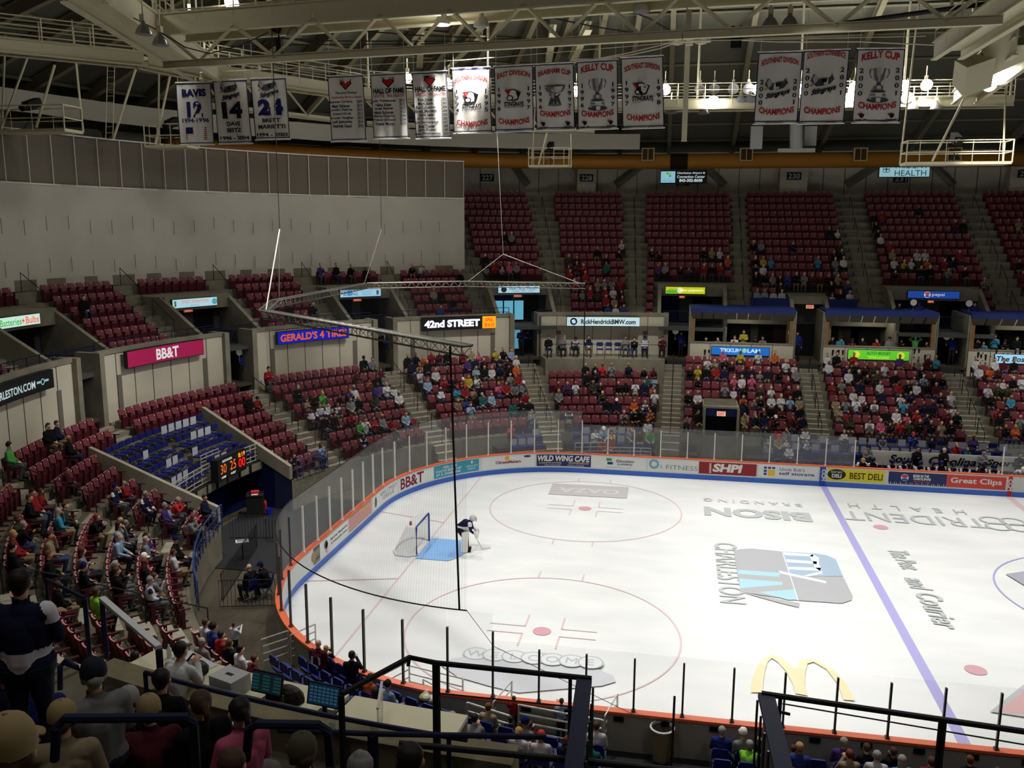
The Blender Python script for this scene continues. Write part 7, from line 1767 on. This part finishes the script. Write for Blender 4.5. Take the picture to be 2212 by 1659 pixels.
# goalie
gp = at_z(1006, 1190, 0); Tg = at((gp.x-.12, gp.y+.05, .03), rad(100)); P = proto('stand_bend', .0125, True, 1.35)
go = person('stand_bend', Tg, 'N', 'none', 'black', 0, 2, 1.0, fine=True, wide=1.35, label='hockey goalie in navy jersey and white pads crouching in the blue crease', cat='person')
J = P['J']; wp, rp = mat('pad_white', (226, 224, 220), .6), mat('pad_red', (160, 34, 46), .6)
for s, k in ((1, 'R'), (-1, 'L')):
    mb = MB(); K, A = J['K'+k], J['A'+k]; prof = [(-.15, -.14), (.15, -.14), (.19, -.05), (.17, .14), (-.17, .14), (-.19, -.05)]
    for (za, zb_, w0, w1) in ((.0, .22, 1.05, .9), (.22, .55, .9, 1.0), (.55, .82, 1.0, .85)):
        n = len(prof); lo = [(s*.17+x*w0, y-.06-za*.05, za) for x, y in prof]; hi = [(s*.17+x*w1, y-.06-zb_*.05, zb_) for x, y in prof]
        mb.add(lo+hi, [tuple(range(n))[::-1], tuple(range(n, 2*n))]+[(i, (i+1) % n, n+(i+1) % n, n+i) for i in range(n)], wp)
    mb.box((s*.17, -.215, .42), (.07, .03, .72), rp); mb.box((s*.17, -.15, .02), (.2, .36, .05), M['black']); mb.build('leg_pad', go)
mb = MB(); H_ = J['H']; mb.ell(H_+V3(0, -.01, .02), (.135, .15, .15), mat('mask_silver', (196, 196, 200), .3), 14, 8)
for k in range(5): mb.tube([H_+V3(-.08, -.13, .03-.035*k), H_+V3(0, -.175, .02-.035*k), H_+V3(.08, -.13, .03-.035*k)], .006, M['black'], 4)
mb.build('goalie_mask', go, smooth=True)
mb = MB(); mb.box(J['WR']+V3(0, -.06, -.05), (.2, .12, .3), wp, .2); mb.box(J['WR']+V3(0, -.13, -.05), (.12, .02, .2), rp, .2); mb.build('blocker', go)
mb = MB(); mb.ell(J['WL']+V3(0, -.08, -.04), (.15, .09, .17), wp, 10, 6); mb.build('catching_glove', go)
mb = MB(); letters(mb, '30', 1, M['white'], lambda x, y: V3(x, .07-.62*y*.75, 1.22+y*.62) if False else V3(x, -.02+y*-.85+.16, 1.3+y*.45), width=.3, height=.24, bold=.05); mb.build('jersey_number', go)
h = Tg @ J['WR']; mb = MB(); dd = Vector((.62, -.18, 0)); mb.tube([h+Vector((-.1, 0, .25)), h+Vector((.12, -.05, -.45))], .016, wp, 6); mb.tube([h+Vector((.12, -.05, -.45)), h+Vector((.3, -.08, -h.z+.06))], .03, wp, 6); mb.tube([h+Vector((.3, -.08, -h.z+.06)), h+Vector((.62, .12, -h.z+.05))], .03, wp, 6)
mb.build('goalie_stick', label='white goalie stick held down to the ice by the goalie', cat='hockey stick')

# people and things on the tunnel floor
h = at_z(545, 1255, .0); p = at_z(548, 1300, 0); person('sit_lap', at(p, rad(250)), 'k', 'none', 'brown', 0, 2, 1.02, fine=True, wide=1.15, label='bald person in black jacket seated on a chair beside the boards', cat='person')
def loose_chair(p, yaw, lab): f, s, b = CP[0]; o = bpy.data.objects.new('folding_chair', f); COL.objects.link(o); o.matrix_world = at(p, yaw); tag(o, lab, 'chair'); link('seat', s, o); link('backrest', b, o)
loose_chair(p, rad(250), 'folding chair under the bald person beside the end boards')
p2 = at_z(588, 1290, 0); person('sit_lean', at(p2, rad(285)), 'k', 'cap', 'black', 0, 2, 1.05, fine=True, wide=1.15, capm=M['navy'], label='person in black coat with yellow collar seated close to the end glass', cat='person'); loose_chair(p2, rad(285), 'blue folding chair close to the end glass under the black coat')
pc_ = at_z(553, 1112, 0); mb = MB(); mb.box((0, 0, .5), (.75, .8, 1.0), mat('podium_black', (26, 28, 26), .7)); mb.box((0, 0, 1.01), (.8, .85, .03), M['black']); o = link('equipment_case', mb.mesh('equipment_case'), None, pc_, .4, label='tall black equipment case in the tunnel mouth', cat='case')
mb = MB(); mb.box((0, 0, .07), (.36, .3, .12), M['red']); mb.box((0, -.2, .01), (.3, .14, .02), M['white']); link('red_bag', mb.mesh('red_bag'), None, pc_+Vector((0, 0, 1.03)), .4, label='red bag lying on the black equipment case in the tunnel', cat='bag')
pb = at_z(582, 1112, 0); mb = MB(); mb.lathe([(.14, 0), (.17, .3), (.16, .3), (.13, .02)], mat('bucket_blue', (30, 50, 170), .5), n=14); mb.lathe([(.001, .01), (.13, .01)], mat('bucket_blue', (30, 50, 170)), n=14); link('bucket', mb.mesh('bucket'), None, pb, label='blue bucket on the floor right of the equipment case', cat='bucket')
mb = MB(); mb.lathe([(.001, 0), (.1, 0), (.1, .5), (.05, .6), (.03, .66)], M['red'], n=12); link('fire_extinguisher', mb.mesh('fire_extinguisher'), None, at_z(573, 1108, 0), label='red fire extinguisher between the case and the bucket', cat='fire extinguisher')
def barrier(p, q, lab, m=None, step=.13, h=1.05):
    p, q = Vector(p), Vector(q); root = empty('crowd_barrier', p, 0, label=lab, cat='barrier'); q = q-p; L = q.length; n = int(L/step); mb = MB(); m = m or M['blackrail']; z = Vector((0, 0, 1))
    mb.tube([z*.08, z*h, q+z*h, q+z*.08], .02, m, 5, closed=True); mb.build('barrier_frame', root); mb = MB()
    for k in range(1, n): a = q*k/n; mb.tube([a+z*.08, a+z*h], .009, m, 4)
    mb.build('barrier_bars', root)
f0 = lambda u, v: at_z(u, v, 0)
barrier(f0(497, 1165), f0(590, 1165), 'black steel crowd barrier across the tunnel mouth, left piece'); barrier(f0(575, 1172), f0(603, 1172), 'black hooped barrier at the tunnel mouth next to the glass')
barrier(f0(480, 1300), f0(555, 1185), 'black picket barrier running toward the tunnel'); barrier(f0(475, 1315), f0(596, 1312), 'black picket barrier across the floor behind the seated bald person')
mb = MB(); mb.box((0, 0, -.01), (.5, .34, .03), M['white']); mb.box((0, 0, .01), (.4, .24, .02), M['grey']); tb = f0(525, 1210); mb.tube([(0, 0, -.02), (0, 0, -.8)], .03, M['blackrail'], 6); link('camera_tray', mb.mesh('camera_tray'), None, tb+Vector((0, 0, .82)), .5, label='white framed grey monitor tray standing in the tunnel approach', cat='monitor')

# ================================================================ NEAR SIDE: PRESS TABLE, RAILS
cream = mat('table_cream', (206, 200, 172), .6, .3); ctop = mat('table_side', (140, 136, 116), .7)
def tab(a0, a1, lab):
    mb = MB(); slab(mb, a0, a1, 24.02, 24.58, 7.08, 7.14, cream, 2); slab(mb, a0, a1, 24.02, 24.06, 6.72, 7.08, ctop, 2); slab(mb, a0, a1, 24.54, 24.58, 6.5, 7.08, ctop, 2)
    mb.build('press_table', label=lab, cat='table')
tab(163.7, 167.4, 'left part of the long cream press table'); tab(167.6, 171.6, 'middle part of the long cream press table'); tab(171.8, 175.6, 'right part of the long cream press table')
mb = MB(); slab(mb, 163.6, 177.6, 24.75, 25.15, 6.6, 7.3, mat('ledge_concrete', (112, 106, 82), .95, noise=.2), 2); mb.build('ledge', label='dirty concrete ledge behind the press table', cat='ledge')
rail_run('ledge_rail', arcpts(166.3, 176.5, 25.25, 6.9, 10), .7, M['rail'], 'navy pipe rail running behind the press table', .03, posts=[W(a, 25.25, 6.9) for a in (166.3, 170, 173, 176)], mids=0)
def tpt(u, v, z): return at_z(u, v, z)
def on_table(name, fn, u, v, z, lab, cat, rz=0):
    mb = MB(); fn(mb); return link(name, mb.mesh(name), None, at_z(u, v, z), rz, label=lab, cat=cat)
def monitor(u, v, lab, tint):
    p = at_z(u, v, 7.15); root = empty('monitor', p, facing(p)+pi, label=lab, cat='monitor'); mb = MB(); mb.box((0, 0, .02), (.24, .18, .02), M['black']); mb.box((0, 0, .1), (.05, .04, .18), M['black']); mb.build('stand', root)
    T = Matrix.Translation((0, 0, .28)) @ Matrix.Rotation(rad(-14), 4, 'X'); mb = MB(); T = T @ Matrix.Scale(.84, 4); mb.box((0, 0, 0), (.56, .03, .34), M['black'], T=T); mb.build('screen_case', root)
    mb = MB(); mb.box((0, -.018, 0), (.52, .006, .3), mat('screen_%s' % tint, (34, 62, 70) if tint == 'a' else (28, 74, 104), .3, emit=.12), T=T)
    for r_ in range(5):
        for c_ in range(7 if tint == 'b' else 3): mb.box((-.21+c_*(.07 if tint == 'b' else .2), -.022, .1-r_*.05), (.05 if tint == 'b' else .13, .004, .03), mat('screen_cell_%s' % tint, (60, 120, 122) if tint == 'a' else (90, 150, 190), .4, emit=.1), T=T)
    mb.build('screen', root)
monitor(580, 1518, 'left black monitor with dark table view on the press table', 'a'); monitor(702, 1545, 'right black monitor with blue grid of cells on the press table', 'b')
on_table('laptop_case', lambda mb: (mb.box((0, 0, .12), (.42, .34, .24), mat('case_silver', (170, 172, 176), .5)), mb.box((0, -.18, .06), (.38, .02, .1), mat('case_black', (16, 16, 20), .4)), mb.box((0, -.195, .06), (.2, .005, .015), mat('led_blue', (40, 90, 230), emit=1.5)), mb.box((0, 0, .243), (.12, .05, .004), M['black'])), 498, 1492, 7.14, 'silver electronics box with blue lights on the press table', 'equipment box', 2.8)
for i, u in enumerate((366, 382)): on_table('water_bottle', lambda mb: mb.lathe([(.001, 0), (.035, 0), (.035, .13), (.012, .17), (.012, .2), (.001, .2)], mat('bottle_clear', (200, 204, 206), .2, .6), n=10), u, 1420, 7.14, 'clear water bottle at the left end of the press table, %s' % ('left one' if not i else 'right one'), 'bottle')
on_table('camera_bag', lambda mb: (mb.ell((0, 0, .12), (.22, .15, .13), M['black'], 12, 7), mb.tube([(-.1, 0, .22), (0, 0, .34), (.12, 0, .3)], .015, M['black'], 5)), 420, 1462, 7.14, 'black camera bag with raised strap on the press table', 'bag')
on_table('backpack', lambda mb: (mb.ell((0, 0, .16), (.24, .16, .2), M['black'], 12, 8), mb.box((0, -.15, .2), (.04, .02, .2), M['louver'])), 622, 1535, 7.0, 'dark backpack between the two monitors', 'backpack')
on_table('paper_sheets', lambda mb: mb.box((0, 0, .006), (.7, .3, .012), mat('paper', (196, 198, 206), .7)), 420, 1430, 7.14, 'white papers spread on the left part of the press table', 'paper', -.5)
on_table('plastic_cup', lambda mb: mb.lathe([(.001, 0), (.035, 0), (.048, .14), (.044, .14), (.033, .01)], see_through('cup_clear', (200, 200, 196), .35, .2), n=14), 719, 1580, 7.32, 'empty clear plastic cup on the concrete ledge', 'cup')
on_table('table_divider', lambda mb: (mb.box((0, 0, .24), (.02, .62, .48), see_through('acrylic', (190, 194, 186), .45, .2)), mb.box((0, 0, .48), (.03, .64, .02), M['lgrey'])), 822, 1578, 7.14, 'clear acrylic divider standing on the right part of the press table', 'divider', .25)

zt = 8.65
def pz(u, v, z=zt): return at_z(u, v, z)
def pipe(name, segs, label, r=.03, m=None):
    root = None; mb = MB()
    for s_, r_ in segs: mb.tube(s_, r_, m or M['blackrail'], 8)
    return mb.build(name, label=label, cat='railing')
dn = Vector((0, 0, -1))
A = [pz(737, 1500), pz(885, 1420), pz(942, 1432), pz(1278, 1466)]
pipe('guard_rail', [(A, .03), ([A[0], A[0]+dn*1.5], .035), ([A[2], A[2]+dn*1.8], .045), ([A[2]+dn*.35, pz(1256, 1462)+dn*.35], .008), ([pz(1232, 1462), pz(1232, 1462)+dn*1.8], .02), ([A[1], A[1]+Vector((-.02, 0, -.1))], .02)], 'black pipe guard rail in front of the camera, left of the passage')
def plate(p, q, hw, lab, hoops):
    mb = MB(); d = (q-p).normalized(); s = Vector((1, 0, 0)); mb.box(((p.x+q.x)/2, (p.y+q.y)/2, p.z-.02), (.16, (q-p).length, .05), M['rail'], math.atan2(-(q.x-p.x), q.y-p.y))
    mb.box(((p.x+q.x)/2, (p.y+q.y)/2, p.z-.75), (.03, (q-p).length, 1.4), M['blackrail'], math.atan2(-(q.x-p.x), q.y-p.y))
    for k in range(5): a = p.lerp(q, (k+.5)/5); mb.tube([a+Vector((hoops*.1, 0, 0)), a+Vector((hoops*.1, 0, -1.4))], .012, M['chleg'], 4)
    mb.build('passage_guard', label=lab, cat='guard panel')
plate(pz(1262, 1466), pz(1238, 1665), .1, 'navy topped guard panel along the left side of the passage', 1)
plate(pz(1655, 1498), pz(1700, 1690), .1, 'navy topped guard panel along the right side of the passage', -1)
D = [pz(1645, 1498), pz(2280, 1590)]; P1 = pz(2037, 1553)
pipe('guard_rail', [(D, .03), ([pz(1690, 1520, 8.45), pz(2280, 1620, 8.45)], .008), ([P1, P1+dn*1.9], .04), ([pz(1686, 1504), pz(1686, 1504)+dn*1.8], .02)], 'black pipe guard rail in front of the camera, right of the passage')
for k, (u, s) in enumerate(((1256, -1), (1672, 1))):
    pp = pz(u, 1480); mb = MB()
    for dz in (.25, .62): mb.tube([pp+Vector((0, 0, -dz)), pp+Vector((s*-.02, -.12, -dz+.04)), pp+Vector((s*.16, -.1, -dz))], .016, M['blackrail'], 6)
    mb.build('rail_hoop', label='pair of small black hoops at the %s end of the passage' % ('left', 'right')[k], cat='rail hoop')
pipe('guard_rail', [([pz(600, 1577, 8.0), pz(800, 1585, 8.0), pz(1180, 1592, 8.0)], .03), ([pz(660, 1580, 8.0), pz(660, 1580, 8.0)+dn*1.1], .06), ([pz(805, 1585, 8.0), pz(805, 1585, 8.0)+dn*1.1], .06)], 'short dark handrail below the long black guard rail', m=M['rail'])
pipe('guard_rail', [([pz(862, 1655, 8.4), pz(862, 1606, 8.4), pz(1300, 1648, 8.4), pz(1800, 1700, 8.4)], .032)], 'lowest black handrail crossing the bottom centre')
# left rails
L1 = [pz(100, 1252, 7.85), pz(183, 1292, 7.85)]; pipe('guard_rail', [(L1, .028), ([L1[1], L1[1]+dn*.95], .035), ([L1[0], L1[0]+dn*.95], .025)], 'navy rail and post at the lower left above the maroon seats', m=M['rail'])
L2 = [pz(220, 1292, 7.85), pz(343, 1398, 7.85)]; mb = MB(); d = L2[1]-L2[0]; mb.box(((L2[0]+L2[1])/2), (d.length, .09, .05), mat('lit_rail_pale', (190, 192, 196), .5), math.atan2(d.y, d.x)); mb.tube([L2[1]+Vector((0, 0, -.03)), L2[1]+dn*.95], .05, M['rail'], 6); mb.tube([L2[0]+Vector((0, 0, -.03)), L2[0]+dn*.95], .04, M['rail'], 6)  # pale top colour stands in for light falling on the rail
mb.build('guard_rail', label='flat topped rail, lit tone painted pale on top, slanting to the press table end', cat='railing')
def hoop(pts, r, lab): 
    pipe('seat_hoop_rail', [(pts, r)], lab, m=M['rail'])
q = [pz(118, 1640, 9.55), pz(122, 1572, 9.85), pz(140, 1552, 9.9), pz(405, 1550, 9.9), pz(418, 1562, 9.85), pz(424, 1659, 9.3)]; hoop(q, .034, 'large navy hoop rail across the bottom left corner')
q = [pz(532, 1640, 9.4), pz(538, 1575, 9.7), pz(556, 1564, 9.75), pz(690, 1566, 9.75), pz(708, 1580, 9.7), pz(714, 1659, 9.2)]; hoop(q, .034, 'second navy hoop rail right of the large one at the bottom')
q = [pz(130, 1490, 8.1), pz(130, 1440, 8.35), pz(142, 1426, 8.4), pz(166, 1442, 8.4)]; hoop(q, .03, 'small bent navy rail end behind the capped person')
# aluminium rails near the glass
for k, (pa, pb_, z0, h_, lab) in enumerate((((568, 1415), (625, 1395), .1, .95, 'left piece behind the near corner boards'), ((630, 1405), (683, 1380), .1, .95, 'second piece behind the near corner boards'), ((830, 1495), (885, 1465), .1, .95, 'angled piece right of the orange top'), ((885, 1475), (1000, 1505), .1, .95, 'long piece behind the trash bin'), ((915, 1480), (1000, 1530), .1, .6, 'lower piece beside the trash bin'), ((1010, 1560), (1100, 1590), .1, .95, 'piece in front of the white haired person'), ((1120, 1565), (1300, 1600), .1, .95, 'piece in front of the children'), ((1065, 1560), (1105, 1510), .1, .95, 'short angled piece by the red shirted child'), ((1305, 1590), (1332, 1540), .1, .95, 'short angled piece left of the green hooded child'))):
    alu_run([at_z(pa[0], pa[1]+30, .15), at_z(pb_[0], pb_[1]+30, .15)], h_, 'aluminium railing, %s' % lab, 4)
# bins
def bin_(u, v, lid, lab, s=1.0):
    p = at_z(u, v, .1); root = empty('trash_bin', p, .2, label=lab, cat='trash bin'); mb = MB(); mb.lathe([(.001, 0), (.2*s, 0), (.27*s, .8*s), (.25*s, .8*s)], M['louver'] if lid else M['black'], n=16); mb.build('bin_body', root)
    mb = MB()
    if lid: mb.lathe([(.27*s, .8*s), (.3*s, .84*s), (.26*s, .86*s)], M['lgrey'], n=16)
    else: 
        for k in range(7): t = 2*pi*k/7; mb.ell((.13*math.cos(t), .13*math.sin(t), .84+.04*(k % 3)), (.12, .12, .1), mat('rubbish_%d' % (k % 3), ((196, 196, 180), (150, 170, 80), (214, 206, 190))[k % 3], .8), 8, 5)
    mb.build('bin_rim' if lid else 'rubbish', root)
bin_(925, 1570, False, 'black trash bin heaped with green and white rubbish by the near railing', 1.0)
bin_(1428, 1640, True, 'grey trash bin with pale rim in the gap below the passage', 1.05)
pp = at_z(1455, 1560, 1.2); mb = MB(); mb.tube([Vector((pp.x, pp.y, 1.9)), Vector((pp.x-.02, pp.y-.4, .05))], .03, M['black'], 6); mb.build('camera_pole', label='thin black pole leaning beside the grey trash bin', cat='pole')
on_table('program_sheet', lambda mb: (mb.box((0, 0, .004), (.3, .4, .008), M['white']), mb.box((0, 0, .01), (.24, .3, .004), mat('print_blue', (90, 100, 160), .6))), 1485, 1612, .2, 'printed program lying on the black steps near the glass', 'paper', .2)

# ================================================================ NEAREST PEOPLE ON THE UPPER DECK
def at_row(u, v, hh, px):
    """upper deck row whose head height fits a head px pixels tall seen at (u,v)"""
    d = ray(u, v); d.normalize(); D0 = .25*FPX/px; best = None
    for j in range(41):
        X = Vector(CAM)+d*(D0*(.82+.4*j/40)); R = rof(X); k = max(0, min(9, round((R+.17-26.55)/.8))); e = abs(X.z-(UZ(k)+hh))+abs(R+.17-UR(k))*.6+abs(j-18)*.004
        if best is None or e < best[0]: best = (e, X, k)
    return best[1], best[2]
def near_sit(u, v, code, hair, hc, lab, px=46, pk='sit_lap', yaw=0.0, skin=0, cap=None, sc=1.0, wide=1.05, **k):
    X, kk = at_row(u, v, 1.25*sc, px); T0 = at((0, 0, 0), facing(X)+yaw); hp = T0 @ (pose(pk)['H']*sc); T = at((X.x-hp.x, X.y-hp.y, X.z-hp.z), facing(X)+yaw)
    return person(pk, T, code, hair, hc, skin, 1, sc, fine=True, wide=wide, capm=cap, label=lab, cat='person', **k)
capk, capt, capo = mat('cap_navy', (24, 28, 44), .8), mat('cap_tan', (150, 132, 94), .85), mat('cap_olive', (74, 70, 50), .85)
X, kk = at_row(42, 1262, 1.66, 52); sp_ = person('stand_crossed', at((X.x, X.y, X.z-1.635), facing(X)+.5), 'N', 'short', 'black', 0, 1, 1.0, fine=True, wide=1.25, label='tall standing person in navy hockey jersey at the left edge', cat='person')
near_sit(78, 1462, 'u', 'short', 'black', 'person in bright blue jacket below the standing jersey wearer', yaw=.6)
near_sit(14, 1452, 'd', 'short', 'brown', 'person in dark top at the left edge below the standing one', yaw=.4)
near_sit(202, 1458, 'g', 'cap', 'grey', 'person in grey shirt and navy cap looking right toward the ice', yaw=.9, cap=capk, wide=1.15, px=58)
near_sit(234, 1512, 'k', 'short', 'black', 'dark haired person right of the grey shirted one', yaw=.2)
near_sit(280, 1512, 'k', 'capback', 'brown', 'person in pale grey cap worn backward', cap=mat('cap_grey', (150, 148, 150), .8), px=40)
near_sit(322, 1534, 'm', 'cap', 'brown', 'person in dark red top with tan cap behind the large hoop rail', yaw=.7, cap=capt, wide=1.2, px=50)
near_sit(135, 1552, 't', 'cap', 'brown', 'person in tan top and tan cap behind the large hoop rail', yaw=.6, cap=capt, px=54)
near_sit(432, 1520, 'k', 'tail', 'brown', 'person with pinned brown hair and black top facing right', yaw=1.0, skin=2, px=56)
near_sit(515, 1536, 'p', 'tail', 'black', 'person with dark ponytail and pale pink top facing right', yaw=1.1, skin=2, px=56)
near_sit(350, 1468, 'k', 'short', 'black', 'dark haired person in black behind the press table rail', yaw=.3)
near_sit(488, 1596, 'k', 'none', 'brown', 'child wearing a white bicycle helmet at the bottom', sc=.8, px=54)
near_sit(556, 1596, 'g', 'beanie', 'brown', 'person in pale knitted beanie inside the second hoop rail', cap=mat('beanie_pink', (170, 152, 160), .9))
near_sit(652, 1626, 'k', 'cap', 'brown', 'person in olive cap at the bottom below the second hoop rail', yaw=.8, cap=capo, wide=1.15, px=74)
near_sit(22, 1622, 't', 'cap', 'brown', 'blurred person in tan cap filling the bottom left corner', yaw=.3, cap=capt, wide=1.2, px=118)
near_sit(888, 1640, 'k', 'short', 'black', 'black haired head at the bottom centre below the low handrail', px=76)
near_sit(505, 1652, 'k', 'short', 'brown', 'brown haired head at the bottom below the helmeted child', px=70)
near_sit(780, 1660, 'g', 'beanie', 'brown', 'grey hooded head at the bottom between the rails', cap=M['grey'], px=64)
hk = [o for o in COL.objects if o.get('label', '').startswith('child wearing a white bicycle')][0]
mb = MB(); T = Matrix.Rotation(rad(-8), 4, 'X')
for k in range(5):
    x = (-2+k)*.045; pts = [T @ Vector((x*math.cos(t)*1.0+x*.2, -.145*math.cos(t)*1.05+.01, .05+.125*math.sin(t)*(1-abs(x)*1.2))) for t in [pi*j/12 for j in range(13)]]; mb.tube(pts, .021, mat('bike_helmet_white', (206, 206, 208), .35), 6)
mb.tube([T @ Vector((.115*math.cos(2*pi*j/20), .155*math.sin(2*pi*j/20), .03)) for j in range(20)], .024, MATS['bike_helmet_white'], 6, closed=True); mb.ell((0, 0, .03), (.1, .13, .1), M['black'], 12, 7)
o = mb.build('bicycle_helmet', hk, smooth=True); o.location = pose('sit_lap')['H']+V3(0, .0, .02)
# press table crew
for i, (u, v, c, hr, lb) in enumerate(((345, 1418, 'W', 'short', 'person in pale shirt sitting at the left end of the press table'),)):
    p = at_z(u, v, 7.9); T = at((p.x, p.y, 7.9-1.25), facing(p)); person('sit_lean', T, c, hr, 'black', 0, 1, 1.0, fine=True, label=lb, cat='person')
# near glass figures standing against the rail
def near_stand(u, v, hz, code, hair, hc, lab, sc=1.0, pk='stand_arms', yaw=0.0, **k):
    zf = .15; p = at_z(u, v, zf+1.62*sc); T = at((p.x, p.y, zf), facing(p)+yaw); return person(pk, T, code, hair, hc, 0, 1, sc, fine=True, label=lab, cat='person', **k)
j13 = near_stand(687, 1392, 0, 'm', 'none', 'grey', 'bald person in maroon jersey number 13 standing at the near corner glass', 1.0, 'stand_crossed', .5, wide=1.25)
mb = MB(); letters(mb, '13', 1, M['white'], lambda x, y: V3(-x, .155, 1.2+y), width=.3, height=.26, bold=.05); mb.build('jersey_number', j13)
near_stand(704, 1402, 0, 'k', 'short', 'blonde', 'blond child in black clapping beside the maroon jersey wearer', .78, 'stand_clap', .8)
near_stand(760, 1418, 0, 's', 'cap', 'black', 'person in dark jacket and black cap leaning at the near glass', .95, 'stand_clap', .7, capm=M['black'])
near_stand(1110, 1510, 0, 'r', 'short', 'brown', 'small child in red and white standing at the aluminium railing', .62, 'stand_clap', .5)
near_stand(1213, 1516, 0, 'l', 'short', 'brown', 'child in pale blue hoodie standing at the aluminium railing', .68, 'stand_clap', .6)
p = at_z(505, 1352, 2.3); T = at((p.x, p.y, 1.35), facing(p)+.4); person('stand_clap', T, 'W', 'short', 'brown', 0, 1, .6, fine=True, label='toddler in striped white shirt standing at the blue rail', cat='person')
